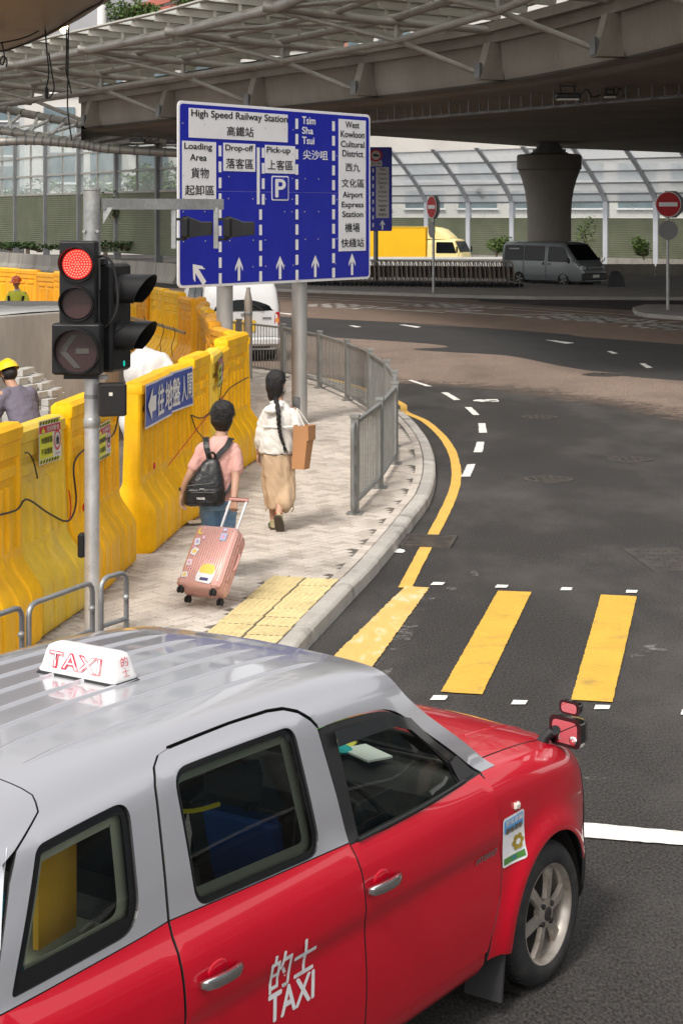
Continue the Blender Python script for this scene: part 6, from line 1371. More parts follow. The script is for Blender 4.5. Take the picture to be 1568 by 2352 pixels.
# ================================================================= people and what they carry
SKIN = M('skin', (.46, .27, .19), .55, var=.06, scale=8, sub=.12); SKIN2 = M('skin_tanned', (.36, .20, .13), .55, var=.06, scale=8, sub=.1)
HAIR = M('black_hair', (.010, .008, .008), .42, var=.5, scale=25, bump=.5, bscale=70, stretch=(3, 3, .6))
def ering(c, rx, ry, n=22, rz=0.0, tilt=None):
    c = Vector(c); o_ = []
    for i in range(n):
        a = 2*math.pi*i/n; p = Vector((rx*math.cos(a), ry*math.sin(a), 0)); p = Matrix.Rotation(rz, 3, 'Z') @ p
        if tilt is not None: p = tilt @ p
        o_.append(c+p)
    return o_
def limb(b, pts, rad, n=14): 
    b.tube(catmull(pts, 5), [v.x for v in catmull([(r_, 0, 0) for r_ in rad], 5)], n)
    b.ell(pts[0], (rad[0],)*3, nu=n, nv=8); b.ell(pts[-1], (rad[-1],)*3, nu=n, nv=8)
def hand(b, wrist, dirn, side, curl, sc=1.0, palm_n=None):
    """palm with four fingers of different length and a thumb; dirn = from wrist to knuckles, side = towards the thumb"""
    d_ = Vector(dirn).normalized(); s_ = Vector(side); s_ = (s_ - d_*s_.dot(d_)).normalized(); n_ = d_.cross(s_)*(palm_n or 1); w_ = Vector(wrist)
    rr = []
    for t, hw, ht in ((0, .024, .018), (.03, .036, .016), (.06, .041, .014), (.085, .040, .012)):
        c = w_ + d_*t*sc; rr.append([c + s_*(hw*sc*math.cos(a)) + n_*(ht*sc*math.sin(a)) for a in [2*math.pi*i/14 for i in range(14)]])
    b.loft(rr)
    for k_, (o_, ln) in enumerate(((.030, .072), (.010, .080), (-.010, .075), (-.030, .058))):
        p = w_ + d_*.08*sc + s_*o_*sc; pts = [p - d_*.015*sc, p]; q = d_.copy(); ax = s_
        for seg in (.45, .32, .23):
            q = Matrix.Rotation(curl*(1 if (palm_n or 1) > 0 else -1), 3, ax) @ q; p = p + q*ln*seg*sc; pts.append(p)
        b.tube(pts, [.0085*sc, .0088*sc, .0082*sc, .0075*sc, .006*sc], 8); b.ell(pts[-1], (.006*sc,)*3, nu=6, nv=4)
    p = w_ + d_*.025*sc + s_*.026*sc; q = (d_*.75 + s_*.65).normalized(); pts = [p]
    for seg in (.035, .03, .022): p = p + q*seg*sc; pts.append(p); q = (q + d_*.35 + n_*.25*curl).normalized()
    b.tube(pts, [.012*sc, .011*sc, .0095*sc, .007*sc], 8)
def headm(b, c, rot, s=1.0):
    """head and neck root: cranium, jaw, nose, ears, brow"""
    c = Vector(c); T = lambda x, y, z: c + rot @ (Vector((x, y, z))*s)
    b.ell(T(0, -.005, .02), (.074*s, .092*s, .098*s), rot); b.ell(T(0, .030, -.045), (.056*s, .058*s, .065*s), rot)
    b.ell(T(0, .060, -.085), (.026*s, .022*s, .02*s), rot); b.ell(T(0, .095, -.022), (.013*s, .018*s, .024*s), rot)
    b.ell(T(0, .088, -.062), (.024*s, .010*s, .008*s), rot)
    for sg_ in (-1, 1):
        b.ell(T(sg_*.076, -.002, -.015), (.010*s, .020*s, .032*s), rot); b.ell(T(sg_*.030, .078, .012), (.018*s, .012*s, .008*s), rot)
def eyes(par, c, rot, s, nm='eye'):
    for sg_ in (-1, 1): part(nm, M('eye_dark', (.02, .015, .012), .3), par, lambda b: b.ell(Vector(c) + rot @ (Vector((sg_*.030, .086, .0))*s), (.012*s, .006*s, .006*s), rot, 8, 6), smooth=True)
def fold(amp, sc, seed): return lambda p: amp*noise.noise(Vector((p.x*sc, p.y*sc, p.z*sc*.55)) + Vector((seed, 0, 0))) + amp*.4*noise.noise(p*sc*2.6 + Vector((0, seed, 0)))
# ---------------------------------------------------------------- traveller in pink with a suitcase
def cloth(name, col, rough=.85, **kw): return M(name, col, rough, var=.07, scale=6, var2=.05, scale2=120, bump=.12, bscale=220, **kw)
mo = P(500, 1333, 14.95); mo.z = PVH
man = empty('person', mo, 0, 'short-haired person in a pink T-shirt and jeans pulling the suitcase', 'person')
hr = Matrix.Rotation(R(-16), 3, 'Z') @ Matrix.Rotation(R(6), 3, 'X'); hc = Vector((.045, .05, 1.375))
b = MB(); headm(b, hc, hr, 1.0); limb(b, [(.02, .0, 1.14), (.03, .02, 1.22), (.04, .03, 1.30)], [.062, .052, .052])
b.loft([ering((0, 0, .68), .12, .085), ering((0, 0, .85), .12, .085), ering((.0, .0, 1.05), .135, .09), ering((.01, 0, 1.14), .12, .075), ering((.02, 0, 1.19), .06, .055)])
LA = [(-.135, 0, 1.11), (-.182, -.01, .99), (-.235, -.02, .88), (-.275, .01, .79), (-.297, .035, .725)]; RA = [(.140, -.01, 1.11), (.152, -.05, .99), (.155, -.09, .875), (.150, -.145, .78), (.146, -.20, .715)]
limb(b, LA, [.036, .040, .036, .032, .026]); limb(b, RA, [.036, .040, .036, .032, .026])
hand(b, LA[-1], (-.10, .06, -1), (.35, .95, 0), .35, .95, -1); hand(b, RA[-1], (-.05, -.25, -1), (-.9, .45, 0), .95, .95, -1)
LL = [(-.075, 0, .70), (-.07, .07, .42), (-.075, -.02, .09)]; RL = [(.085, 0, .70), (.075, .08, .43), (.06, .20, .10)]
limb(b, LL, [.07, .05, .036]); limb(b, RL, [.07, .05, .036])
remesh_build(b, 'body', SKIN, man, .0055, 5, .5); eyes(man, hc, hr, 1.0)
b = MB()
b.loft([ering((.01, 0, .675), .150, .115), ering((.01, 0, .72), .148, .112), ering((.005, .0, .82), .143, .110), ering((0, .0, .95), .150, .112), ering((0, 0, 1.06), .158, .112), ering((.005, 0, 1.115), .155, .10), ering((.012, .0, 1.155), .118, .085), ering((.02, .005, 1.195), .075, .070), ering((.022, .01, 1.215), .066, .062)])
limb(b, [(-.120, 0, 1.105), (-.160, -.005, 1.03), (-.190, -.012, .955)], [.058, .058, .058]); limb(b, [(.125, -.005, 1.105), (.152, -.03, 1.03), (.157, -.055, .945)], [.058, .060, .062])
remesh_build(b, 't_shirt', cloth('pink_cotton', (.60, .335, .30)), man, .008, 3, .5, lambda p: .012*noise.noise(Vector((p.x*9+p.z*5, p.y*7, p.z*6))) + .009*abs(noise.noise(Vector((p.x*17-p.z*9, p.y*10, p.z*13)))))
b = MB(); b.loft([ering((0, 0, .60), .140, .11), ering((0, -.005, .68), .146, .115), ering((0, 0, .76), .135, .10)])
limb(b, [(-.072, 0, .66), (-.07, .05, .45), (-.072, .03, .28), (-.076, -.01, .10)], [.088, .074, .062, .058]); limb(b, [(.076, 0, .66), (.076, .05, .45), (.072, .11, .28), (.062, .19, .11)], [.088, .074, .062, .058])
remesh_build(b, 'jeans', cloth('blue_denim', (.12, .22, .37), tint=(.22, .33, .47), tamt=.7, tscale=5, tlo=.45, thi=.7), man, .008, 3, .5, lambda p: .010*noise.noise(Vector((p.x*8, p.y*8, p.z*13))) + .010*abs(noise.noise(Vector((p.x*10, p.y*12, p.z*24+p.x*12)))))
b = MB()
for q in ((-.076, 0, .0), (.06, .21, .03)): b.loft([ering((q[0], q[1]+.04, q[2]+z), rx, ry, 16) for z, rx, ry in ((0, .045, .125), (.025, .047, .128), (.05, .042, .11), (.085, .036, .06))])
b.build('shoes', M('dark_shoe', (.03, .03, .032), .6), man, smooth=True, angle=50)
b = MB(); T = lambda x, y, z: hc + hr @ Vector((x, y, z)); b.ell(T(0, -.018, .045), (.092, .102, .092), hr); b.ell(T(0, -.040, -.02), (.091, .085, .09), hr); b.ell(T(0, -.045, -.075), (.070, .06, .055), hr)
b.ell(T(.0, .05, .075), (.075, .05, .04), hr)
remesh_build(b, 'hair', HAIR, man, .007, 14, .6, lambda p: .004 + .005*noise.noise(p*34) + .008*noise.noise(p*15))
hb = MB(); rng = random.Random(3)
for _ in range(2200):
    a, t = rng.uniform(0, 6.283), math.acos(rng.uniform(-.35, 1)); dv = Vector((math.sin(t)*math.cos(a)*.092, math.sin(t)*math.sin(a)*.102-.018, math.cos(t)*.092+.042))
    if dv.y > .06 and dv.z < .07: continue
    p = hc + hr @ dv; o_ = (hr @ Vector((dv.x, dv.y, dv.z))).normalized(); tg = o_.cross(Vector((rng.gauss(0, 1), rng.gauss(0, 1), rng.gauss(0, 1)))).normalized(); tg = (tg + Vector((0, 0, -.8))).normalized(); l_ = rng.uniform(.022, .05); sd = o_.cross(tg).normalized()*.0030
    q = p + tg*l_ + o_*rng.uniform(.006, .022); hb.add([p - sd, p + sd, q], [(0, 1, 2)])
hb.build('hair_strands', HAIR, man, recalc=False, kind='stuff')
part('watch', BLACK, man, lambda b: b.lathe([(.031, -.012), (.034, -.006), (.034, .012), (.031, .016)], Vector(LA[-1]) + Vector((0, 0, .03)), Vector((.2, .2, 1)), n=16), smooth=True)
part('bracelet', M('brown_beads', (.18, .08, .03), .4), man, lambda b: b.tube([Vector(RA[-1]) + Vector((.030*math.cos(a), .030*math.sin(a), .01)) for a in [2*math.pi*i/14 for i in range(14)]], .006, 6, closed=True))
# backpack
bk_ = empty('backpack', mo + Vector((-.075, -.13, .82)), 0, 'black backpack on the back of the pink shirt', 'backpack'); bo_ = Vector((-.075, -.13, .82))
BPK = M('backpack_nylon', (.010, .010, .011), .38, var=.3, scale=9, bump=.35, bscale=25, rvar=.12)
yw_ = Matrix.Rotation(R(-10), 3, 'Z')
def bpr(z, rx, ry, y=0.0, x=0.0): return [Vector((x + p.x, y + p.y, z)) for p in [Vector((q[0], q[1], 0)) for q in round_poly(rect(-rx, -ry, rx, ry), min(rx, ry)*.8, 4)]]
b = MB(); b.loft([bpr(-.165, .150, .075, -.01, -.03), bpr(-.14, .170, .10, -.01, -.03), bpr(-.05, .168, .112, -.005, -.025), bpr(.04, .145, .10, .0, -.01), bpr(.12, .108, .08, .005, .012), bpr(.19, .070, .055, .01, .03), bpr(.23, .035, .035, .015, .04)])
remesh_build(b, 'pack_body', BPK, bk_, .010, 5, .5, fold(.008, 12, 9))
b = MB(); b.loft([bpr(-.145, .135, .05, -.085, -.035), bpr(-.13, .150, .062, -.088, -.035), bpr(-.02, .146, .062, -.085, -.03), bpr(.0, .128, .045, -.075, -.028)])
remesh_build(b, 'front_pocket', BPK, bk_, .010, 4, .5, fold(.006, 14, 4))
part('zip_line', M('grey_piping', (.16, .16, .15), .5), bk_, lambda b: b.tube(catmull([(-.165, -.12, -.045), (-.10, -.155, -.038), (-.03, -.162, -.035), (.06, -.155, -.038), (.11, -.12, -.045)], 5), .0022, 5)); part('zip_line', MATS['grey_piping'], bk_, lambda b: b.tube(catmull([(-.16, -.11, .01), (-.10, -.135, .022), (-.02, -.13, .028), (.06, -.11, .035)], 5), .0025, 5))
part('badge', M('silver_badge', (.5, .5, .48), .35, metal=.6), bk_, lambda b: b.cbox((-.035, -.160, -.008), (.042, .008, .012), .004))
put(fit_text('THRASHER', .07, .020, .05), 'lettering', M('logo_white', (.7, .7, .68), .5), bk_, Matrix.Translation((-.045, -.166, -.085)) @ Matrix(((1, 0, 0, 0), (0, 0, -1, 0), (0, 1, 0, 0), (0, 0, 0, 1))))
part('grab_loop', BPK, bk_, lambda b: b.tube(catmull([(.015, -.01, .215), (.010, -.03, .26), (.035, -.035, .275), (.06, -.02, .26), (.06, 0, .215)], 5), .010, 8), smooth=True)
def strap(pts, wd, nm='strap'):
    c = catmull(pts, 6); b = MB(); rr = []
    for i, p in enumerate(c):
        d_ = (c[min(i+1, len(c)-1)]-c[max(i-1, 0)]).normalized(); s_ = d_.cross(Vector((0, -1, .25))).normalized()*wd/2; u_ = s_.cross(d_).normalized()*.006; rr.append([p-s_-u_, p+s_-u_, p+s_+u_, p-s_+u_])
    b.loft(rr); b.build(nm, BPK, bk_, smooth=True, angle=40)
strap([(.02, -.0, .20), (.0, .005, .27), (-.015, .02, .325), (-.02, .08, .375), (-.02, .16, .375)], .045); strap([(.05, .0, .19), (.10, .015, .26), (.155, .03, .315), (.185, .09, .37), (.19, .17, .365)], .045); strap([(.10, .0, -.12), (.16, .02, -.06), (.205, .06, .03), (.225, .12, .09)], .022)
# ---- suitcase
su = bpy.data.objects.new('suitcase', None); link(su); tag(su, 'rose pink ribbed hard-shell suitcase with pastel stickers and black wheels', 'suitcase'); su.empty_display_size = .2
su.matrix_world = Matrix.Translation((-1.065, 13.95, PVH)) @ Matrix.Rotation(R(-24), 4, 'Z') @ Matrix.Rotation(R(-40), 4, 'X') @ Matrix.Scale(.86, 4)
ROSE = M('rose_polycarbonate', (.66, .37, .325), .30, metal=.2, coat=.4, var=.04, scale=4, rvar=.06); ROSED = M('rose_trim', (.56, .30, .26), .4, coat=.2)
SWD, SHT, SDP = .43, .64, .25; zc_, yc_ = .06+SHT/2, -.02-SDP/2
def shell(b, y0, y1):
    n = 7; prof = []
    # perimeter section in (x, z) with ribs running up the faces: build as a grid wrapped front to back
    def rp(k_, d_): return round_poly(rect(-SWD/2+d_, zc_-SHT/2+d_, SWD/2-d_, zc_+SHT/2-d_), .055, 5)
    rr = []
    for t, d_ in ((0, .0), (.55, .0), (.80, .006), (.93, .02), (1.0, .05)):
        rr.append([Vector((p[0], y0+(y1-y0)*t, p[1])) for p in rp(0, d_)])
    b.loft(rr)
part('rear_shell', ROSE, su, lambda b: shell(b, yc_, yc_+SDP/2), smooth=True, angle=40); part('front_shell', ROSE, su, lambda b: shell(b, yc_-.004, yc_-SDP/2), smooth=True, angle=40)
part('zip_band', ROSED, su, lambda b: b.tube([Vector((p[0]*1.006, yc_-.002, zc_+(p[1]-zc_)*1.004)) for p in round_poly(rect(-SWD/2, zc_-SHT/2, SWD/2, zc_+SHT/2), .055, 5)], .007, 6, closed=True), smooth=True)
for i in range(15):
    x = -SWD/2+.045+i*(SWD-.09)/14
    part('rib', ROSE, su, lambda b: b.tube([Vector((x, yc_-SDP/2-.001+dy, z)) for z, dy in ((zc_-SHT/2+.02, .02), (zc_-SHT/2+.05, .0), (zc_, -.0015), (zc_+SHT/2-.05, .0), (zc_+SHT/2-.02, .02))], .0062, 8), smooth=True)
for i in range(5):
    y = yc_-SDP/2+.035+i*.045
    part('side_rib', ROSE, su, lambda b: b.tube([Vector((SWD/2-.001, y, z)) for z in (zc_-SHT/2+.06, zc_, zc_+SHT/2-.06)], .0055, 8), smooth=True)
for sx in (-1, 1): part('corner_guard', ROSED, su, lambda b: b.cbox((sx*(SWD/2-.05), yc_-SDP/2+.03, zc_-SHT/2+.045), (.11, .075, .10), .03), bevel=.012)
part('side_handle', ROSED, su, lambda b: b.tube(catmull([(SWD/2, yc_+.03, zc_+.12), (SWD/2+.022, yc_+.03, zc_+.09), (SWD/2+.022, yc_+.03, zc_-.02), (SWD/2, yc_+.03, zc_-.05)], 5), .011, 8), smooth=True); part('latch', ROSED, su, lambda b: b.cbox((SWD/2+.004, yc_, zc_+.2), (.014, .05, .045), .005)); part('latch', ROSED, su, lambda b: b.cbox((SWD/2+.004, yc_, zc_-.16), (.014, .05, .06), .005))
part('top_handle', ROSED, su, lambda b: b.tube(catmull([(-.06, yc_, zc_+SHT/2-.005), (-.055, yc_, zc_+SHT/2+.018), (.055, yc_, zc_+SHT/2+.018), (.06, yc_, zc_+SHT/2-.005)], 5), .010, 8), smooth=True)
WTUB = M('handle_tube_white', (.68, .68, .70), .3, metal=.2)
zg = 1.10
for sx in (-1, 1): part('handle_tube', WTUB, su, lambda b: b.box((sx*.085, -.05, (zc_+SHT/2+zg)/2-.02), (.020, .014, zg-(zc_+SHT/2)+.04)))
part('handle_grip', ROSED, su, lambda b: b.cbox((0, -.05, zg), (.215, .032, .034), .012), bevel=.004)
for sx in (-1, 1):
    for y, nm in ((yc_-SDP/2+.035, 'f'), (yc_+SDP/2-.035, 'r')):
        w_ = empty('castor', (sx*(SWD/2-.05), y, .03), 0, parent=su)
        part('fork', BLACK, w_, lambda b: b.cbox((0, 0, .028), (.035, .05, .03), .008))
        for dx in (-.017, .017): part('roller', RUBBER, w_, lambda b: b.lathe([(.012, -.010), (.027, -.009), (.030, -.003), (.030, .003), (.027, .009), (.012, .010)], (dx, 0, 0), (1, 0, 0), n=18), smooth=True, angle=40)
# pastel stickers (plain shapes)
FRM = Matrix.Translation((0, yc_-SDP/2-.0085, 0)) @ Matrix(((1, 0, 0, 0), (0, 0, -1, 0), (0, 1, 0, 0), (0, 0, 0, 1)))
def stick(poly, x, z, mat, rot=0.0, lift=0.0, nm='sticker'): shape2d(poly, nm, mat, su, FRM @ Matrix.Translation((x, z, lift)) @ Matrix.Rotation(rot, 4, 'Z'))
PK = M('sticker_pink', (.72, .34, .46), .4); PW = M('sticker_white', (.74, .72, .74), .4); PY = M('sticker_yellow', (.78, .55, .10), .4); PV = M('sticker_violet', (.48, .40, .70), .4); PB = M('sticker_sky', (.36, .5, .74), .4); PN = M('sticker_navy', (.05, .05, .16), .4)
heart = [(.5*16*math.sin(t)**3/16*.03, (13*math.cos(t)-5*math.cos(2*t)-2*math.cos(3*t)-math.cos(4*t))/16*.014) for t in [2*math.pi*i/24 for i in range(24)]]
cres = [(.034*math.cos(t), .034*math.sin(t)) for t in [R(70)+R(250)*i/16 for i in range(17)]] + [(.010+.026*math.cos(t), .008+.026*math.sin(t)) for t in [R(310)-R(230)*i/14 for i in range(15)]]
stick(cres, -.135, .615, PY); 
for x, z, w_, h_, m_, c_, r_ in ((-.14, .505, .055, .07, PW, PV, .3), (-.135, .405, .06, .075, PW, PY, -.35), (-.15, .29, .05, .06, PW, PK, .1), (-.155, .165, .06, .055, PW, PY, .2), (.105, .575, .06, .075, PB, PK, -.05), (.10, .65, .04, .035, PV, PW, 0), (-.09, .555, .03, .045, PK, PW, .2)):
    stick(round_poly(rect(-w_/2, -h_/2, w_/2, h_/2), .008), x, z, m_, r_); stick([(w_*.3*math.cos(t), h_*.3*math.sin(t)) for t in [.5*i for i in range(12)]], x, z, c_, r_, .0012)
for x, z in ((-.165, .455), (-.125, .235), (.06, .34)): stick(heart, x, z, PK)
big = round_poly([(-.085, -.09), (.085, -.10), (.09, .02), (.06, .09), (0, .10), (-.065, .085), (-.09, .0)], .03); stick(big, .055, .195, PW, -.05); stick([(p[0]*.86, p[1]*.5+.045) for p in big], .055, .195, PY, -.05, .0012); stick(rect(-.04, -.075, .045, -.045), .055, .195, PN, -.05, .0014)
# ---------------------------------------------------------------- walker in the white jacket
wo_ = P(640, 1215, 17.4); wo_.z = PVH
wm = empty('person', wo_, 0, 'person with a long black braid in a white jacket and beige trousers', 'person')
hr = Matrix.Rotation(R(-34), 3, 'Z') @ Matrix.Rotation(R(8), 3, 'X'); hc = Vector((-.02, .05, 1.425))
b = MB(); headm(b, hc, hr, .97); limb(b, [(.01, .0, 1.17), (.0, .02, 1.25), (-.01, .03, 1.34)], [.055, .046, .046])
b.loft([ering((0, 0, .62), .13, .09), ering((0, 0, .85), .11, .08), ering((.01, .0, 1.08), .125, .085), ering((.01, 0, 1.17), .11, .07), ering((.01, 0, 1.22), .055, .05)])
LA = [(-.11, 0, 1.12), (-.155, .03, 1.0), (-.185, .05, .86), (-.2, .09, .77), (-.205, .12, .715)]; RA = [(.125, 0, 1.12), (.17, -.03, 1.04), (.187, -.035, .96), (.185, .10, 1.02), (.175, .22, 1.11)]
limb(b, LA, [.034, .034, .030, .028, .023]); limb(b, RA, [.034, .034, .032, .028, .023])
hand(b, LA[-1], (0, .15, -1), (.3, .95, 0), .4, .85, -1); hand(b, RA[-1], (-.3, .75, .6), (-.8, .0, .6), .9, .85, 1)
LL = [(-.07, .0, .66), (-.075, .06, .40), (-.06, .06, .22), (-.055, .03, .07)]; RL = [(.07, .0, .66), (.04, .02, .40), (.02, -.11, .27), (.005, -.20, .17)]
limb(b, LL, [.07, .048, .042, .030]); limb(b, RL, [.07, .048, .042, .030])
remesh_build(b, 'body', SKIN, wm, .0055, 5, .5); eyes(wm, hc, hr, .97)
JK = cloth('white_nylon', (.66, .64, .60), .6)
b = MB()
b.loft([ering((-.015, 0, .735), .178, .140), ering((-.015, 0, .76), .186, .146), ering((-.012, 0, .87), .178, .138), ering((.0, 0, .98), .165, .130), ering((.01, 0, 1.08), .160, .120), ering((.012, 0, 1.14), .148, .102), ering((.008, .0, 1.19), .108, .085), ering((.0, .01, 1.25), .072, .068)])
limb(b, [(-.115, 0, 1.13), (-.155, .02, 1.02), (-.185, .04, .88), (-.195, .08, .80)], [.058, .060, .056, .050]); limb(b, [(.130, 0, 1.13), (.172, -.03, 1.05), (.190, -.035, .965), (.185, .06, 1.0), (.18, .17, 1.08)], [.058, .062, .064, .054, .046])
b.ell((-.04, -.095, 1.195), (.105, .050, .045), Matrix.Rotation(R(-18), 3, 'X') @ Matrix.Rotation(R(-14), 3, 'Y')); b.ell((-.07, -.115, 1.165), (.075, .04, .04)); b.ell((-.01, -.01, 1.235), (.088, .080, .035))
remesh_build(b, 'jacket', JK, wm, .008, 2, .5, lambda p: .010*noise.noise(Vector((p.x*10, p.y*10, p.z*6))) + .013*abs(noise.noise(Vector((p.x*18+p.z*8, p.y*18, p.z*9)))) - .010)
part('jacket_flap', JK, wm, lambda b: b.grid(lambda a, c: (lambda t: Vector((.005+.166*math.cos(t), .131*math.sin(t), 1.02-.014*c)) + Vector((math.cos(t), math.sin(t), 0))*(.004+.010*c))(R(205)+R(130)*a), 20, 4), smooth=True)
part('hood_cord_tag', M('cord_tag', (.6, .58, .56), .5), wm, lambda b: b.box((.175, -.135, .70), (.03, .008, .05)))
fold2 = lambda p: .018*noise.noise(Vector((p.x*15, p.y*15, p.z*2.2))) + .014*abs(noise.noise(Vector((p.x*20+p.z*7, p.y*18, p.z*7)))) - .006
TR = cloth('beige_cotton', (.47, .335, .215), .85); b = MB()
b.loft([ering((0, 0, .52), .165, .13), ering((0, 0, .64), .170, .132), ering((-.005, 0, .74), .165, .125)])
limb(b, [(-.07, 0, .60), (-.072, .04, .42), (-.060, .05, .27)], [.095, .092, .084]); limb(b, [(.075, 0, .60), (.070, -.02, .42), (.060, -.09, .27)], [.095, .098, .098])
b.loft([ering((.01, -.01, .21), .122, .112), ering((.005, -.01, .35), .140, .122), ering((0, 0, .55), .160, .13)])
remesh_build(b, 'trousers', TR, wm, .010, 3, .5, fold2)
for x, y in ((-.125, -.04), (.135, -.07)): part('hem_cord', M('hem_cord_tan', (.36, .25, .15), .7), wm, lambda b: b.tube(catmull([(x, y, .25), (x+.012, y-.02, .215), (x-.004, y-.02, .18)], 4), .006, 5))
def shoe(nm, M4):
    e = empty(nm, (0, 0, 0), 0, parent=wm); e.matrix_local = M4
    part('sole', M('shoe_sole', (.075, .06, .042), .8), e, lambda b: b.loft([[Vector((p[0], p[1], z)) for p in round_poly([(-.035, -.10), (.035, -.10), (.045, .06), (.03, .15), (-.025, .15), (-.042, .06)], .03, 4)] for z in (0, .022)]))
    part('upper', M('canvas_shoe', (.42, .36, .22), .8, var=.1, scale=20), e, lambda b: b.loft([ering((0, y, z), rx, ry, 16, 0) for y, z, rx, ry in ((.02, .02, .038, .115), (.015, .045, .037, .105), (-.02, .07, .034, .07), (-.05, .09, .033, .045))]), smooth=True, angle=60)
    for dy in (-.03, .02, .06): part('green_strap', M('green_stripe', (.05, .09, .04), .7), e, lambda b: b.tube(catmull([(-.042, dy, .025), (-.03, dy+.012, .062-.3*max(0, dy)), (.0, dy+.02, .075-.35*max(0, dy)), (.03, dy+.03, .06-.3*max(0, dy)), (.042, dy+.04, .025)], 4), .006, 5))
shoe('shoe', Matrix.Translation((-.055, .03, .0)) @ Matrix.Rotation(R(8), 4, 'Z')); shoe('shoe', Matrix.Translation((.005, -.225, .085)) @ Matrix.Rotation(R(-12), 4, 'Z') @ Matrix.Rotation(R(-58), 4, 'X'))
part('anklet', M('anklet_red', (.4, .06, .04), .5), wm, lambda b: b.tube([Vector((.008, -.185, .195)) + Vector((.036*math.cos(a), .036*math.sin(a), .01*math.sin(a))) for a in [2*math.pi*i/14 for i in range(14)]], .004, 5, closed=True))
b = MB(); T = lambda x, y, z: hc + hr @ Vector((x, y, z)); b.ell(T(0, -.015, .035), (.094, .104, .098), hr); b.ell(T(0, -.05, -.04), (.090, .078, .10), hr); b.ell(T(-.005, -.055, -.115), (.072, .060, .075), hr); b.ell(T(.0, .02, .085), (.07, .07, .03), hr)
remesh_build(b, 'hair', HAIR, wm, .007, 14, .6, lambda p: .004*noise.noise(Vector((p.x*60, p.y*60, p.z*8))))
br0 = T(.02, -.075, -.12); brp = catmull([br0, Vector((.0, -.165, 1.17)), Vector((.01, -.175, 1.02)), Vector((.028, -.18, .92)), Vector((.05, -.185, .855)), Vector((.065, -.18, .80))], 10); b = MB(); nbp = len(brp)
for k_ in range(3):
    pts, rad = [], []
    for i, p in enumerate(brp[:int(nbp*.86)]):
        a = i*.62 + k_*2.094; tp = 1 - .5*i/nbp; pts.append(p + Vector((math.cos(a)*.014*tp, math.sin(2*a)*.008*tp, 0))); rad.append(.0145*tp)
    b.tube(pts, rad, 8)
for k_ in range(9):
    a = k_*.7; p = brp[int(nbp*.84)]; b.tube([p, p + Vector((.012*math.cos(a)+.012, -.004, -.04)), p + Vector((.02*math.cos(a)+.03, -.004+.008*math.sin(a), -.085))], [.007, .006, .001], 5)
b.build('braid', HAIR, wm, smooth=True, angle=70)
hb = MB(); rng = random.Random(8)
for _ in range(1500):
    a, t = rng.uniform(0, 6.283), math.acos(rng.uniform(-.75, 1)); dv = Vector((math.sin(t)*math.cos(a)*.095, math.sin(t)*math.sin(a)*.105-.016, math.cos(t)*.10+.030 - (.06 if math.cos(t) < -.2 else 0)))
    if dv.y > .05: continue
    p = hc + hr @ dv; o_ = (hr @ dv).normalized(); tg = (Vector((.1*(1 if dv.x < 0 else -1), -.15, -1)) + o_*.12 + Vector((rng.gauss(0, .12), rng.gauss(0, .12), 0))).normalized(); l_ = rng.uniform(.03, .07); sd = o_.cross(tg).normalized()*.0018
    hb.add([p - sd, p + sd, p + tg*l_ + o_*.004], [(0, 1, 2)])
hb.build('hair_strands', HAIR, wm, recalc=False, kind='stuff')
part('glasses', BLACK, wm, lambda b: b.tube([T(.082, -.01, .015), T(.085, .06, .012), T(.05, .10, .0)], .003, 5)); 
ph = empty('phone', wo_ + Vector((.165, .30, 1.19)), 0, 'black phone held up by the walker in the white jacket', 'phone'); part('phone_body', BLACK, ph, lambda b: b.cbox((0, 0, 0), (.07, .012, .14), .005, Matrix.Rotation(R(-35), 3, 'X')))
# paper bag hanging from the forearm
KR = M('kraft_paper', (.40, .20, .09), .75, var=.08, scale=4, bump=.1, bscale=12)
bo2 = P(690, 1076, 17.25); bag = empty('paper_bag', bo2, R(-28), 'tall brown paper shopping bag hanging at the right of the white jacket', 'bag')
def bagf(b):
    w0, d0, w1, d1, h = .068, .055, .082, .075, .42; sh = Vector((.035, .02, 0)); rr = []
    for t, k_ in ((0, 0), (.3, .25), (.6, .55), (1, 1)): rr.append([sh*t + Vector((x*(w0+(w1-w0)*k_), y*(d0+(d1-d0)*k_), h*t)) for x, y in ((-1, -1), (0, -1.08 + .1*math.sin(t*6)), (1, -1), (1.06, 0), (1, 1), (0, 1.05), (-1, 1), (-1.08, 0))])
    inn = [[p + (rr[-1][i]-sum(rr[-1], Vector())/8)*-.03 + Vector((0, 0, .0)) for i, p in enumerate(rr[-1])]]; b.loft(rr, caps=False); b.add(rr[0], [tuple(range(7, -1, -1))]); low = [p + Vector((0, 0, -.14)) for p in inn[0]]; b.loft([rr[-1], inn[0], low], caps=False); b.add(low, [tuple(range(8))])
part('bag_body', KR, bag, bagf, smooth=True, angle=30)
for dy in (-.05, .05): part('string_handle', M('white_cord', (.66, .62, .56), .7), bag, lambda b: b.tube(catmull([(.0, dy, .41), (-.03, dy*.5, .52), (-.05, 0.02, .575), (-.02, dy*.4, .55), (.07, dy, .42)], 6), .0045, 6), smooth=True)
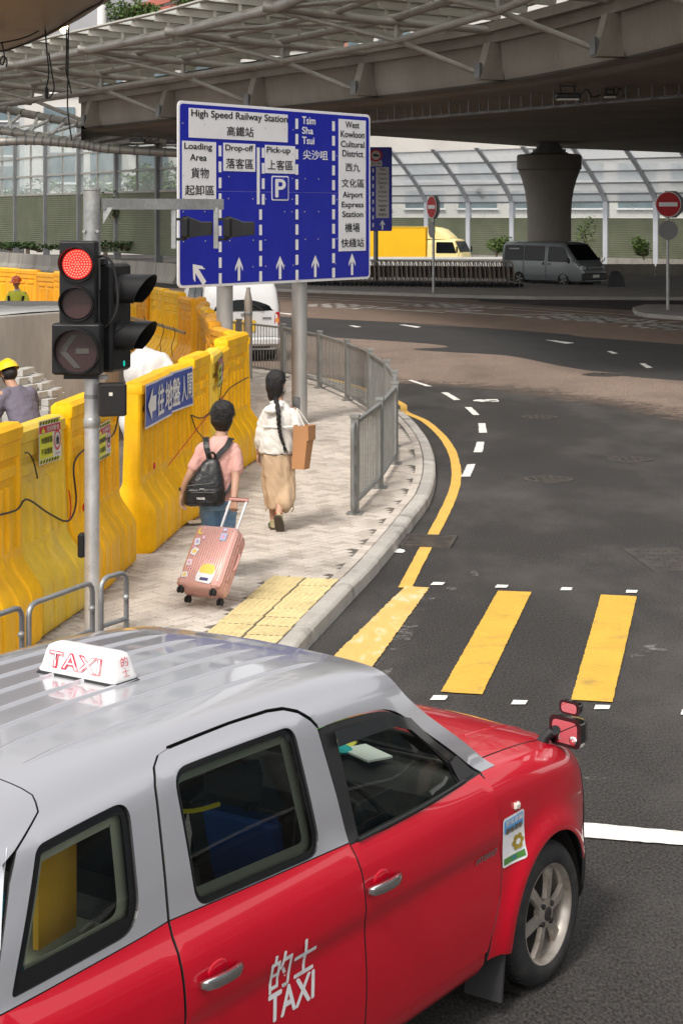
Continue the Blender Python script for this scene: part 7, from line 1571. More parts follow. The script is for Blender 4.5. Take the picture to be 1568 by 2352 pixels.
# ---------------------------------------------------------------- workers
HELM = lambda nm, c: M(nm, c, .3, coat=.4, var=.05, scale=6)
def helmet(par, c, rot, mat, strap_=True):
    def hm(b):
        pr = [(0.0, .118), (.05, .112), (.09, .085), (.115, .045), (.124, .0), (.130, -.012)]
        c_ = Vector(c); vs = []; n = 26
        for r_, h_ in pr:
            for i in range(n): a = 2*math.pi*i/n; vs.append(c_ + rot @ Vector((r_*math.cos(a), r_*1.14*math.sin(a) + (.03 if h_ < 0 and math.sin(a) > .4 else 0), h_)))
        fs = [(k_*n+i, k_*n+(i+1) % n, (k_+1)*n+(i+1) % n, (k_+1)*n+i) for k_ in range(len(pr)-1) for i in range(n)]; b.add(vs, fs)
    h = part('helmet', mat, par, hm, smooth=True, angle=60, merge=.0005)
    part('helmet_ridge', mat, h, lambda b: b.tube([Vector(c) + rot @ Vector((0, .128*math.sin(t), .10*math.cos(t)+.02)) for t in [R(-60)+R(120)*i/10 for i in range(11)]], .010, 6), smooth=True)
    part('chin_strap', BLACK, par, lambda b: [b.tube([Vector(c) + rot @ Vector((sg_*.085, -.03, -.01)), Vector(c) + rot @ Vector((sg_*.08, .02, -.09)), Vector(c) + rot @ Vector((sg_*.02, .06, -.15))], .006, 5) for sg_ in (-1, 1)])
    return h
w1o = P(52, 1130, 19.5); w1o.z = .1
w1 = empty('person', w1o, R(48), 'worker in a yellow helmet and grey T-shirt bending behind the near barriers', 'person'); rt = Matrix.Rotation(R(30), 3, 'X')
hr = Matrix.Rotation(R(28), 3, 'X') @ Matrix.Rotation(R(-180), 3, 'Z') @ Matrix.Rotation(R(180), 3, 'Z'); hc = Vector((0.0, .26, 1.33)); hr = Matrix.Rotation(R(-26), 3, 'X')
b = MB(); headm(b, hc, hr, 1.02); limb(b, [(0, .12, 1.14), (0, .18, 1.2), (0, .24, 1.27)], [.068, .058, .056]); b.loft([ering((0, -.06, .80), .13, .10), ering((0, .0, .98), .14, .10), ering((0, .09, 1.13), .13, .09), ering((0, .14, 1.18), .07, .06)])
for sg_ in (-1, 1): limb(b, [(sg_*.19, .10, 1.12), (sg_*.25, .16, .92), (sg_*.20, .32, .78), (sg_*.13, .42, .70)], [.055, .046, .04, .03]); hand(b, (sg_*.13, .42, .70), (0, .6, -.6), (-sg_, .3, 0), .5, 1.0, 1); limb(b, [(sg_*.1, -.06, .82), (sg_*.11, .02, .45), (sg_*.11, -.02, .1)], [.085, .06, .045])
remesh_build(b, 'body', SKIN2, w1, .008, 4, .5); b = MB()
b.loft([ering((0, -.08, .72), .19, .14), ering((0, -.04, .85), .19, .145), ering((0, .02, 1.0), .205, .14), ering((0, .085, 1.12), .20, .12), ering((0, .125, 1.175), .13, .09), ering((0, .145, 1.20), .08, .07)])
for sg_ in (-1, 1): limb(b, [(sg_*.17, .09, 1.12), (sg_*.225, .12, 1.02), (sg_*.245, .15, .93)], [.075, .078, .08])
remesh_build(b, 't_shirt', cloth('grey_purple_cotton', (.13, .115, .15)), w1, .012, 3, .5, fold(.016, 8, 21))
b = MB(); b.loft([ering((0, -.07, .66), .17, .13), ering((0, -.08, .80), .165, .125)])
for sg_ in (-1, 1): limb(b, [(sg_*.09, -.05, .72), (sg_*.11, .02, .45), (sg_*.11, -.02, .06)], [.11, .09, .08])
remesh_build(b, 'trousers', cloth('work_trousers', (.06, .06, .07)), w1, .016, 3, .5); part('boots', BLACK, w1, lambda b: [b.cbox((sg_*.11, .03, .05), (.1, .28, .1), .03) for sg_ in (-1, 1)])
b = MB(); b.ell(hc + hr @ Vector((0, -.03, -.01)), (.088, .09, .085), hr); remesh_build(b, 'hair', HAIR, w1, .009, 2); helmet(w1, hc + hr @ Vector((0, -.005, .04)), hr, HELM('yellow_helmet', (.74, .50, .01))); eyes(w1, hc, hr, 1.02)
w2o = P(40, 795, 42); w2o.z = .1
w2 = empty('person', w2o, R(165), 'worker in an orange helmet and lime polo shirt behind the concrete plinth', 'person'); hr = Matrix.Rotation(R(-14), 3, 'X'); hc = Vector((0, .06, 1.46))
b = MB(); headm(b, hc, hr, 1.02); limb(b, [(0, .0, 1.24), (0, .03, 1.34)], [.06, .055]); b.loft([ering((0, 0, .8), .14, .1), ering((0, 0, 1.2), .15, .1), ering((0, 0, 1.28), .06, .06)])
for sg_ in (-1, 1): limb(b, [(sg_*.19, 0, 1.20), (sg_*.24, .04, .98), (sg_*.16, .22, .90), (sg_*.08, .32, .92)], [.055, .045, .04, .03]); hand(b, (sg_*.08, .32, .92), (-sg_*.5, .8, 0), (0, 0, 1), .5, 1.0, 1); limb(b, [(sg_*.1, 0, .82), (sg_*.1, .01, .45), (sg_*.1, 0, .08)], [.085, .06, .045])
remesh_build(b, 'body', SKIN2, w2, .009, 4, .5); b = MB(); b.loft([ering((0, 0, .76), .18, .13), ering((0, 0, .95), .185, .135), ering((0, 0, 1.15), .195, .125), ering((0, 0, 1.23), .17, .1), ering((0, .0, 1.285), .08, .07)])
for sg_ in (-1, 1): limb(b, [(sg_*.17, 0, 1.2), (sg_*.22, .01, 1.1), (sg_*.24, .03, 1.02)], [.07, .075, .075])
remesh_build(b, 'polo_shirt', cloth('lime_polyester', (.55, .56, .06)), w2, .014, 3, .5, fold(.008, 8, 3))
b = MB()
for sg_ in (-1, 1): b.loft([ering((sg_*.165, .015, .82), .035, .125, 12), ering((sg_*.172, .015, 1.0), .035, .13, 12), ering((sg_*.19, .015, 1.16), .03, .115, 12)])
b.build('side_panels', cloth('black_polyester', (.02, .02, .022)), w2, smooth=True); part('collar', M('white_collar', (.6, .6, .6), .8), w2, lambda b: b.lathe([(.085, 1.27), (.075, 1.31), (.068, 1.315)], n=18, capb=False, capt=False), smooth=True)
b = MB(); b.loft([ering((0, 0, .7), .17, .13), ering((0, 0, .82), .165, .125)])
for sg_ in (-1, 1): limb(b, [(sg_*.09, 0, .74), (sg_*.1, .01, .45), (sg_*.1, 0, .06)], [.11, .09, .08])
remesh_build(b, 'trousers', MATS['work_trousers'], w2, .018, 3, .5); helmet(w2, hc + hr @ Vector((0, -.005, .05)), hr, HELM('orange_helmet', (.62, .10, .015))); eyes(w2, hc, hr, 1.02)
# ================================================================= the taxi
TA = R(34.5); TDIR = Vector((math.sin(TA), math.cos(TA), 0)); TLEFT = Vector((-math.cos(TA), math.sin(TA), 0))
TO = Vector((0.856, 7.406, 0)) + TLEFT*0.83
taxi = empty('taxi', TO, R(90)-TA, 'red taxi with silver upper body and roof lamp in the foreground', 'taxi')
SILV = M('taxi_silver_paint', (0.51, 0.512, 0.555), 0.29, metal=0.65, coat=1.0)
RED = M('taxi_red_paint', (0.49, 0.0015, 0.016), 0.35, metal=0.0, coat=.9, spec=.25, var=.05, scale=2)
RBLK = M('taxi_black_trim', (0.018, 0.018, 0.019), 0.35, var=.15, scale=6)
SEAL = M('window_black_border', (0.008, 0.008, 0.009), 0.12)
BUMP = M('bumper_plastic', (0.03, 0.03, 0.032), 0.55, var=.15, scale=8)
CHROME = M('chrome', (0.75, 0.75, 0.76), 0.12, metal=1.0)
INTD = M('interior_dark', (0.045, 0.042, 0.04), 0.75, var=.2, scale=5); INTB = M('interior_beige', (0.42, 0.41, 0.34), 0.8, var=.1, scale=4); INTG = M('interior_grey', (0.16, 0.155, 0.15), .8, var=.15, scale=4)
def car_glass(name, tint, refl=0.10):
    m = bpy.data.materials.new(name); m.use_nodes = True; t = m.node_tree; N = t.nodes; Lk = t.links; N.remove(N['Principled BSDF'])
    tr = N.new('ShaderNodeBsdfTransparent'); tr.inputs[0].default_value = (*tint, 1); gl = N.new('ShaderNodeBsdfGlossy'); gl.inputs['Roughness'].default_value = 0.015
    fr = N.new('ShaderNodeFresnel'); fr.inputs['IOR'].default_value = 1.42; mx = N.new('ShaderNodeMixShader'); Lk.new(fr.outputs[0], mx.inputs[0]); Lk.new(tr.outputs[0], mx.inputs[1]); Lk.new(gl.outputs[0], mx.inputs[2])
    Lk.new(mx.outputs[0], N['Material Output'].inputs['Surface']); return m
GLS = car_glass('taxi_window_glass', (0.72, 0.77, 0.72)); GLR = car_glass('taxi_tinted_glass', (0.52, 0.57, 0.54))
def ctab(tab, x):
    n = len(tab)
    if x <= tab[0][0]: return tab[0][1]
    if x >= tab[-1][0]: return tab[-1][1]
    for i in range(n-1):
        if x <= tab[i+1][0]:
            x0, y0 = tab[i]; x1, y1 = tab[i+1]; h = x1-x0; t = (x-x0)/h
            m0 = (tab[i+1][1]-tab[i-1][1])/(tab[i+1][0]-tab[i-1][0]) if i > 0 else (y1-y0)/h
            m1 = (tab[i+2][1]-tab[i][1])/(tab[i+2][0]-tab[i][0]) if i < n-2 else (y1-y0)/h
            return (2*t**3-3*t*t+1)*y0 + (t**3-2*t*t+t)*h*m0 + (-2*t**3+3*t*t)*y1 + (t**3-t*t)*h*m1
SECP = [(.775, .19), (.815, .25), (.838, .40), (.846, .55), (.845, .66), (.846, .705), (.856, .745), (.858, .80), (.852, .88), (.838, .935), (.812, .985), (.796, 1.03), (.760, 1.18), (.718, 1.34), (.694, 1.42), (.668, 1.475), (.62, 1.515), (.53, 1.534), (.35, 1.543), (.17, 1.547), (0, 1.548)]
_sp = catmull([(a, b_, 0) for a, b_ in SECP], 10); SECT = []; sacc = 0.0
for i, p in enumerate(_sp):
    if p.y <= 1.40 and i < 145 and p.x > .6: sv = p.y
    else: sv = SECT[-1][0] + (Vector((p.x, p.y))-Vector(SECT[-1][1:])).length
    SECT.append((sv, p.x, p.y))
SMAX = SECT[-1][0]
def sec(s):
    if s <= SECT[0][0]: return SECT[0][1], SECT[0][2] - (SECT[0][0]-s)
    lo, hi = 0, len(SECT)-1
    if s >= SECT[hi][0]: return SECT[hi][1], SECT[hi][2]
    while hi-lo > 1:
        m_ = (lo+hi)//2
        if SECT[m_][0] <= s: lo = m_
        else: hi = m_
    t = (s-SECT[lo][0])/max(1e-9, SECT[hi][0]-SECT[lo][0]); return SECT[lo][1]+(SECT[hi][1]-SECT[lo][1])*t, SECT[lo][2]+(SECT[hi][2]-SECT[lo][2])*t
WXR = [(-3.3, .93), (-3.1, .965), (-2.8, .985), (-2.4, .997), (-1.6, 1.0), (-.6, 1.0), (-.3, .998), (0, .992), (.2, .978), (.35, .948), (.45, .905), (.55, .82), (.64, .66)]
ROOFZ = [(-3.1, -.075), (-2.9, -.045), (-2.6, -.018), (-2.2, -.002), (-1.8, 0), (-1.4, -.008), (-1.1, -.028), (-.9, -.052), (-.6, -.066), (-.3, -.07)]
def flare(x, z):
    o_ = 0.0
    for cx in (0.0, -2.55):
        r_ = math.hypot(x-cx, z-.30)
        o_ += (.030 if cx == 0 else .022)*math.exp(-((r_-.345)/.075)**2)*(1 if z > .2 else .5)
    return o_
def cab(x, s, off=0.0):
    y, z = sec(s); wgt = max(0, min(1, (s-1.03)/.42)); wgt = wgt*wgt*(3-2*wgt)
    zz = z + ctab(ROOFZ, x)*wgt
    yy = y*ctab(WXR, x) + (flare(x, z) if s < .9 else 0)
    # tumblehome towards the screen pillar
    ss = lambda q: (lambda t: t*t*(3-2*t))(max(0, min(1, q)))
    yy -= .065*ss((x+1.05)/.75)*ss((s-.93)/.10)
    return Vector((x, -yy - (off if s < 1.45 else 0), zz + (off if s >= 1.45 else 0)))
def pnormal(fn, a, c):
    e = .004; du = fn(a+e, c)-fn(a-e, c); dv = fn(a, c+e)-fn(a, c-e); n = du.cross(dv)
    return n.normalized() if n.length > 1e-9 else Vector((0, 0, 1))
def out(fn, a, c, off):
    p = fn(a, c); n = pnormal(fn, a, c)
    ctr = Vector((p.x, 0, .75))
    if n.dot(p-ctr) < 0: n = -n
    return p + n*off
def panel_obj(name, mat, fn, outer, holes=(), step=.06, off=0.0, side='R', parent=None, thick=.012, merge=0.0, ymul=1.0, smooth=True):
    """panel cut out of a body surface: exact surface normals, returned edge all round"""
    pv, pf, lp = tri_fill(outer, holes, step, ymul)
    base = [fn(p[0], p[1]) for p in pv]; nrm = []
    for p, q in zip(pv, base):
        n = pnormal(fn, p[0], p[1])
        if n.dot(q-Vector((q.x, 0, .75))) < 0: n = -n
        nrm.append(n)
    vs0 = [q + n*off for q, n in zip(base, nrm)]
    V = []; Fc = []; LN = []; RIMF = []
    for sgn in ((1,) if side == 'R' else (-1,) if side == 'L' else (1, -1)):
        mv = [Vector((p.x, p.y*sgn, p.z)) for p in vs0]; mn = [Vector((n.x, n.y*sgn, n.z)) for n in nrm]; k0 = len(V); V += mv; ec = {}
        for f in pf:
            f = tuple(f); a, b_, c = (mv[f[0]], mv[f[1]], mv[f[2]])
            if (b_-a).cross(c-a).dot(mn[f[0]]+mn[f[1]]+mn[f[2]]) < 0: f = tuple(reversed(f))
            Fc.append(tuple(k0+i for i in f)); RIMF.append(0); LN += [mn[i] for i in f]
            for i in range(len(f)): e = (f[i], f[(i+1) % len(f)]); ec[e] = 1
        if thick:
            for (i, j) in list(ec):
                if (j, i) in ec or (side == 'B' and abs(mv[i].y) < .002 and abs(mv[j].y) < .002): continue
                k = len(V); q = [mv[j], mv[i], mv[i]-mn[i]*thick, mv[j]-mn[j]*thick]; V += q; Fc.append((k, k+1, k+2, k+3)); RIMF.append(1); fnn = (q[1]-q[0]).cross(q[2]-q[0])
                fnn = fnn.normalized() if fnn.length > 1e-12 else Vector((0, 0, 1)); LN += [(fnn + mn[j]*.6).normalized(), (fnn + mn[i]*.6).normalized(), fnn, fnn]
    me = bpy.data.meshes.new(name); me.from_pydata([tuple(p) for p in V], [], Fc); me.materials.append(mat); me.materials.append(RBLK)
    me.polygons.foreach_set('material_index', RIMF)
    me.polygons.foreach_set('use_smooth', [True]*len(me.polygons)); me.normals_split_custom_set([tuple(n) for n in LN])
    o = bpy.data.objects.new(name, me); link(o, parent or taxi); return o
def inset(poly, d):
    n = len(poly); o_ = []; ar = sum(poly[i][0]*poly[(i+1) % n][1]-poly[(i+1) % n][0]*poly[i][1] for i in range(n)); sg_ = 1 if ar > 0 else -1
    for i in range(n):
        a, b_, c = Vector(poly[i-1][:2]), Vector(poly[i][:2]), Vector(poly[(i+1) % n][:2]); e1 = (b_-a); e2 = (c-b_)
        if e1.length < 1e-7 or e2.length < 1e-7: o_.append(b_); continue
        n1 = Vector((-e1.y, e1.x)).normalized()*sg_; n2 = Vector((-e2.y, e2.x)).normalized()*sg_; m_ = n1+n2; m_ = m_/max(.4, m_.length_squared)*2 if m_.length > .3 else n1
        o_.append(b_ + m_*d*1.0)
    return o_
# ---- outlines (x along the car from the front axle, s height then across the roof)
QW = round_poly([(-3.04, 1.025), (-2.51, 1.05), (-2.46, 1.42), (-2.85, 1.415)], [.02, .10, .07, .03], 7)
RW_ = round_poly([(-2.255, 1.03), (-1.585, 1.005), (-1.605, 1.435), (-2.245, 1.445)], [.06, .085, .055, .07], 7)
cs = [(-2.388, 1.035), (-2.372, 1.15), (-2.352, 1.30), (-2.335, 1.42), (-2.315, 1.475), (-2.275, 1.505), (-2.22, 1.513)]
ct = [(-1.70, 1.508), (-1.62, 1.497), (-1.555, 1.47), (-1.50, 1.43), (-1.475, 1.40)]
RWDY = 1.0
upper = [(-2.76, SMAX), (-2.765, 1.75), (-2.775, 1.56), (-2.80, 1.50), (-2.92, 1.43), (-2.97, 1.35), (-3.03, 1.20), (-3.10, 1.03), (-3.12, 1.0)] + [(-2.8, 1.015), (-2.5, 1.028)] + [(x-.007, s) for x, s in cs] + [(-2.22, 1.522), (-1.9, 1.523)] + [(x+.005, s+.009) for x, s in ct]
APL = [tuple(p[:2]) for p in catmull([(-1.466, 1.395, 0), (-1.30, 1.399, 0), (-1.12, 1.396, 0), (-1.0, 1.383, 0), (-.90, 1.335, 0), (-.76, 1.225, 0), (-.60, 1.098, 0), (-.455, .988, 0)], 4)]
APU = [tuple(p[:2]) for p in catmull([(-.345, .985, 0), (-.40, 1.035, 0), (-.53, 1.14, 0), (-.67, 1.255, 0), (-.80, 1.362, 0), (-.885, 1.44, 0), (-.93, 1.52, 0), (-.945, 1.62, 0), (-.93, 1.85, 0), (-.91, SMAX, 0)], 4)]
upper += APL + APU
o = panel_obj('upper_body', SILV, cab, upper, [QW], .05, 0, 'B', merge=.001, thick=.018)
rd_frame = [(x+.005, s) for x, s in cs] + [(-2.22, 1.509), (-1.9, 1.511)] + [(x-.002, s-.004) for x, s in ct] + [(-1.466, 1.30), (-1.447, 1.15), (-1.432, .998)] + [(-1.9, 1.015)]
rdoor = empty('rear_door', (0, 0, 0), 0, parent=taxi)
panel_obj('window_frame', SILV, cab, rd_frame, [RW_], .05, 0, 'R', rdoor)
def arc(cx, r_, a0, a1, n=14): return [(cx + r_*math.cos(R(a0+(a1-a0)*i/n)), .30 + r_*math.sin(R(a0+(a1-a0)*i/n))) for i in range(n+1)]
RAR = .335
rd_low = [(-2.384, 1.031), (-1.9, 1.011), (-1.432, .994), (-1.418, .9), (-1.402, .76), (-1.38, .5), (-1.37, .30), (-2.19, .30)] + [p for p in arc(-2.55, RAR+.02, 0, 62) if p[0] > -2.40] + [(-2.378, .75), (-2.386, .9)]
panel_obj('door_skin', RED, cab, rd_low, (), .05, 0, 'R', rdoor)
fdoor = empty('front_door', (0, 0, 0), 0, parent=taxi)
fseam = [(-.478, 1.0), (-.468, .95), (-.452, .80), (-.418, .62), (-.432, .5), (-.478, .36), (-.495, .30)]
fd_low = [(-1.424, .988), (-1.2, .980), (-.8, .982), (-.478, .985)] + fseam[1:] + [(-1.362, .30), (-1.372, .5), (-1.394, .76), (-1.41, .9)]
panel_obj('door_skin', RED, cab, fd_low, (), .05, 0, 'R', fdoor)
FW = round_poly([(-1.365, .992), (-.625, .990), (-.655, 1.06), (-.935, 1.325), (-1.02, 1.345), (-1.375, 1.352)], [.01, .01, .05, .12, .12, .02], 6)
fd_frame = [(-1.427, .992)] + [(x-.008, s_-.005) for x, s_ in reversed(APL[1:])] + [(-1.458, 1.390), (-1.443, 1.15)]
panel_obj('window_frame', RBLK, cab, fd_frame, [FW], .05, -.004, 'R', fdoor)
# far side: same shapes mirrored
ldoor = empty('rear_door', (0, 0, 0), 0, parent=taxi); lfdoor = empty('front_door', (0, 0, 0), 0, parent=taxi)
panel_obj('window_frame', SILV, cab, rd_frame, [RW_], .07, 0, 'L', ldoor); panel_obj('door_skin', RED, cab, rd_low, (), .07, 0, 'L', ldoor)
panel_obj('window_frame', RBLK, cab, fd_frame, [FW], .07, -.004, 'L', lfdoor); panel_obj('door_skin', RED, cab, fd_low, (), .07, 0, 'L', lfdoor)
qr = [(-3.12, .996), (-2.8, 1.011), (-2.5, 1.024), (-2.395, 1.031), (-2.397, .9), (-2.389, .75)] + [p for p in arc(-2.55, RAR, 62, 180)] + [(-2.90, .28), (-3.15, .32), (-3.22, .5), (-3.19, .8)]
panel_obj('rear_quarter', RED, cab, qr, (), .06, 0, 'R'); panel_obj('rear_quarter', RED, cab, qr, (), .08, 0, 'L')
panel_obj('sill', RED, cab, [(-2.22, .296), (-.5, .296), (-.49, .20), (-2.2, .20)], (), .08, -.006, 'R'); panel_obj('sill', RED, cab, [(-2.22, .296), (-.5, .296), (-.49, .20), (-2.2, .20)], (), .1, -.006, 'L')
# glass
def window(nm, poly, mat, parent, side, border=.03, trim=True, bside=None):
    g = panel_obj('glass', mat, cab, poly, (), .08, -.012, side, parent, thick=0)
    if border: panel_obj('glass_border', SEAL, cab, poly, [inset(poly, border)], .05, -.0105, side, parent, thick=0)
    if trim: panel_obj('window_trim', INTB, cab, inset(poly, border*.3), [inset(poly, border+.028)], .05, -.035, side, parent, thick=0)
    return g
window('q', QW, GLS, taxi, 'R', .03); window('q', QW, GLR, taxi, 'L', .03)
window('r', RW_, GLR, rdoor, 'R', .022); window('r', RW_, GLR, ldoor, 'L', .022)
window('f', FW, GLS, fdoor, 'R', 0, False); window('f', FW, GLS, lfdoor, 'L', 0, False)
# black quarter-window border is wider at its foot
panel_obj('glass_border', SEAL, cab, [(-3.03, 1.03), (-2.53, 1.055), (-2.56, 1.10), (-3.01, 1.08)], (), .05, -.0095, 'R', taxi, thick=0)
part('belt_moulding', RBLK, fdoor, lambda b: b.tube([out(cab, x, .990, .004) for x in [-1.38+i*.06 for i in range(14)]], .007, 6), smooth=True)
part('door_sail', RBLK, fdoor, lambda b: b.add([out(cab, x, s, .006) for x, s in ((-.64, .993), (-.505, .992), (-.60, 1.085), (-.665, 1.075))], [(0, 1, 2, 3)]))
panel_obj('rain_visor', M('smoked_visor', (.02, .021, .022), .12, coat=.5), cab, [(-1.40, 1.315), (-1.02, 1.318), (-.93, 1.29), (-.70, 1.09), (-.675, 1.10), (-.91, 1.335), (-1.0, 1.362), (-1.40, 1.368)], (), .05, .020, 'R', fdoor, thick=.004)
# roof ribs
for y_ in (-.44, -.29, -.145, 0.0, .145, .29, .44):
    def sy(y): 
        a = abs(y); lo, hi = 1.45, SMAX
        for _ in range(40):
            m_ = (lo+hi)/2
            if sec(m_)[0] > a: lo = m_
            else: hi = m_
        return lo
    s_ = sy(y_); b = MB(); rr = []
    for i in range(31):
        x = -2.69 + i*(1.63/30); t = min(1, i/3, (30-i)/3); p = cab(x, s_); p.y = math.copysign(abs(p.y), y_ if y_ else 1)
        rr.append([p + Vector((0, dy*.015, dz*.0095*t - .002)) for dy, dz in ((-1, 0), (-.55, .8), (-.2, 1), (.2, 1), (.55, .8), (1, 0))])
    b.loft(rr, closed=False, caps=False); b.build('roof_rib', SILV, taxi, smooth=True, angle=180)
# ---- bonnet and wings
ZF = [(-.55, .992), (-.3, .982), (0, .958), (.2, .925), (.38, .872), (.5, .81), (.58, .745), (.64, .68)]
def front(x, t):
    wx_ = ctab(WXR, x); zf = ctab(ZF, x)
    pts = [(.775, .19), (.815, .25), (.838, .40), (.846, .55), (.846, .68), (.848, zf-.17), (.835, zf-.075), (.79, zf-.012), (.725, zf+.012), (.60, zf+.034), (.38, zf+.052), (.18, zf+.062), (0, zf+.064)]
    i = max(0, min(len(pts)-2, int(t))); f = t-i; a, b_, c, d_ = pts[max(i-1, 0)], pts[i], pts[i+1], pts[min(i+2, len(pts)-1)]
    def cr(k_): return .5*((2*b_[k_]) + (c[k_]-a[k_])*f + (2*a[k_]-5*b_[k_]+4*c[k_]-d_[k_])*f*f + (3*b_[k_]-a[k_]-3*c[k_]+d_[k_])*f**3)
    y, z = cr(0), cr(1); return Vector((x, -(y*wx_ + (flare(x, z) if t < 6.5 else 0)), z))
def tz(x, z):
    lo, hi = 0.0, 7.5
    for _ in range(40):
        m_ = (lo+hi)/2
        if front(x, m_).z < z: lo = m_
        else: hi = m_
    return lo
def fp(x, z): return (x, tz(x, z))
TS_ = 8.15
fend = [(-.472, 6.6), (-.455, 7.4), (-.42, TS_), (-.2, TS_), (0, TS_), (.2, TS_), (.34, TS_-.1), (.365, 7.2)] + [fp(.37, .80), fp(.385, .70), fp(.42, .64), fp(.415, .54), fp(.372, .45)] + [fp(*p) for p in arc(0, RAR, 22, 190, 26)] + [fp(-.40, .26), fp(-.485, .26), fp(-.472, .36), fp(-.426, .5), fp(-.412, .62), fp(-.446, .8), fp(-.462, .95)]
for sd_ in 'RL': panel_obj('front_wing', RED, front, fend, (), .03 if sd_ == 'R' else .06, 0, sd_, ymul=3.0)
panel_obj('bonnet', RED, front, [(-.2, TS_+.06), (0, TS_+.06), (.2, TS_+.06), (.36, TS_), (.44, 8.5), (.50, 9.3), (.54, 10.5), (.555, 12), (-.30, 12), (-.305, 10.5), (-.32, 9.3), (-.34, 8.6), (-.36, TS_+.06)], (), .08, 0.001, 'B', merge=.001, ymul=4.0)
part('bonnet_crease', RED, taxi, lambda b: b.tube([out(front, -.15+.6*i/12, 9.4, -.004) for i in range(13)], .008, 6), smooth=True)
for sd_ in 'RL':
    panel_obj('headlight', M('headlight_glass', (.55, .56, .58), .08, coat=1, metal=.4, var=.35, scale=30), front, [fp(.378, .80), (.37, 7.0), (.385, 7.55), (.43, 7.75), (.52, 7.4), fp(.55, .72), fp(.50, .66), fp(.43, .645), fp(.392, .70)], (), .05, .002, sd_, ymul=3.0)
    panel_obj('bumper_corner', BUMP, front, [fp(.375, .44), fp(.42, .53), fp(.425, .63), fp(.50, .652), fp(.60, .655), fp(.63, .6), fp(.63, .3), fp(.58, .19), fp(.42, .19), fp(.36, .30)], (), .06, .004, sd_, ymul=3.0)
part('grille', BUMP, taxi, lambda b: b.box((.60, 0, .50), (.06, 1.14, .52)))
part('number_plate', M('taxi_plate', (.7, .7, .68), .5), taxi, lambda b: b.box((.635, 0, .42), (.012, .42, .12)))
part('cowl', RBLK, taxi, lambda b: b.grid(lambda a, c: (-.33-.05*c-.03*abs(2*a-1)**2, (2*a-1)*.68, .99 + .006*c - .015*abs(2*a-1)), 13, 4), smooth=True)
# windscreen
_au = [cab(x, s_) for x, s_ in APU if s_ < 1.53]
def scr(a, c):
    y = 2*a-1; i = c*(len(_au)-1); k = min(int(i), len(_au)-2); p = _au[k].lerp(_au[k+1], i-k); return Vector((p.x - .012 + .015*(1-y*y)*(1-c), p.y*-y*.985, p.z - .012))
part('windscreen', car_glass('windscreen_glass', (.62, .68, .64)), taxi, lambda b: b.grid(scr, 15, 9), smooth=True)
part('wiper', RBLK, taxi, lambda b: b.tube([scr(.62, .03) + Vector((0.02, 0, .02)), scr(.9, .10) + Vector((.02, 0, .02))], .008, 5))
# tail
def tail(a, c):
    y = 2*a-1; x = [(-2.80), (-2.93), (-3.03), (-3.12), (-3.2), (-3.22)]; tb_ = [(0, -2.805), (.07, -2.93), (.30, -3.04), (.55, -3.125), (.75, -3.19), (1, -3.22)]; z = 1.52 - 1.22*c; xx = ctab(tb_, c) - .05*(1-y*y)*min(1, c*4)
    yy, _ = sec(max(.3, min(1.46, z))); return Vector((xx, y*yy*.955, z - (.03*(1-abs(y)) * -1 if c < .05 else 0)))
panel_obj('tailgate', SILV, cab, [(-2.766, SMAX), (-2.771, 1.75), (-2.781, 1.56), (-2.806, 1.503), (-2.928, 1.435), (-3.02, 1.40), (-3.06, 1.44), (-3.08, 1.56), (-3.09, SMAX)], (), .05, 0, 'B')
part('rear_window', GLR, taxi, lambda b: b.grid(lambda a, c: tail(.06+.88*a, .10+.30*c), 11, 6), smooth=True)
for q in (0, .94): part('tail_pillar', SILV, taxi, lambda b: b.grid(lambda a, c: tail(q+.06*a, .10+.30*c), 3, 6), smooth=True)
part('tailgate_skin', RED, taxi, lambda b: b.grid(lambda a, c: tail(a, .40+.60*c), 11, 8), smooth=True)
part('pillar_strip', M('pillar_plastic', (.30, .30, .32), .5), taxi, lambda b: b.tube([out(cab, -2.955-.095*(1-i/8), 1.03+.33*i/8, -.004) for i in range(9)], .003, 6), smooth=True)
# ---- roof lamp
lampw = M('roof_lamp_white', (.74, .74, .74), .35, var=.03, scale=4, sub=.0); LRED = M('roof_lamp_red', (.62, .02, .06), .5, tint=(.72, .5, .52), tamt=.8, tscale=9, tlo=.5, thi=.62)
rl = empty('roof_lamp', (-1.85, .035, 1.536), 0, parent=taxi); rl.scale = (.85, .84, .80)
part('lamp_base', RBLK, rl, lambda b: b.cbox((0, 0, .012), (.17, .46, .03), .012), bevel=.004)
def lampb(b):
    rr = []
    for z_, dx, dy in ((.025, .075, .218), (.035, .076, .219), (.05, .068, .212), (.115, .055, .198), (.135, .047, .190), (.145, .03, .174)):
        rr.append([Vector((p[0], p[1], z_)) for p in round_poly(rect(-dx, -dy, dx, dy), .02, 3)])
    b.loft(rr)
part('lamp_shell', lampw, rl, lampb, smooth=True, angle=50)
sl = math.atan2(.068-.055, .065)
LF = Matrix(((0, -math.sin(0), -1, -.0655), (-1, 0, 0, .01), (0, 1, 0, .086), (0, 0, 0, 1)))   # text x -> -y, y -> up, facing the rear
LFm = Matrix.Translation((-.0655, .015, .085)) @ Matrix(((0, 0, -1, 0), (-1, 0, 0, 0), (0, 1, 0, 0), (0, 0, 0, 1))) @ Matrix.Rotation(-sl, 4, 'X')
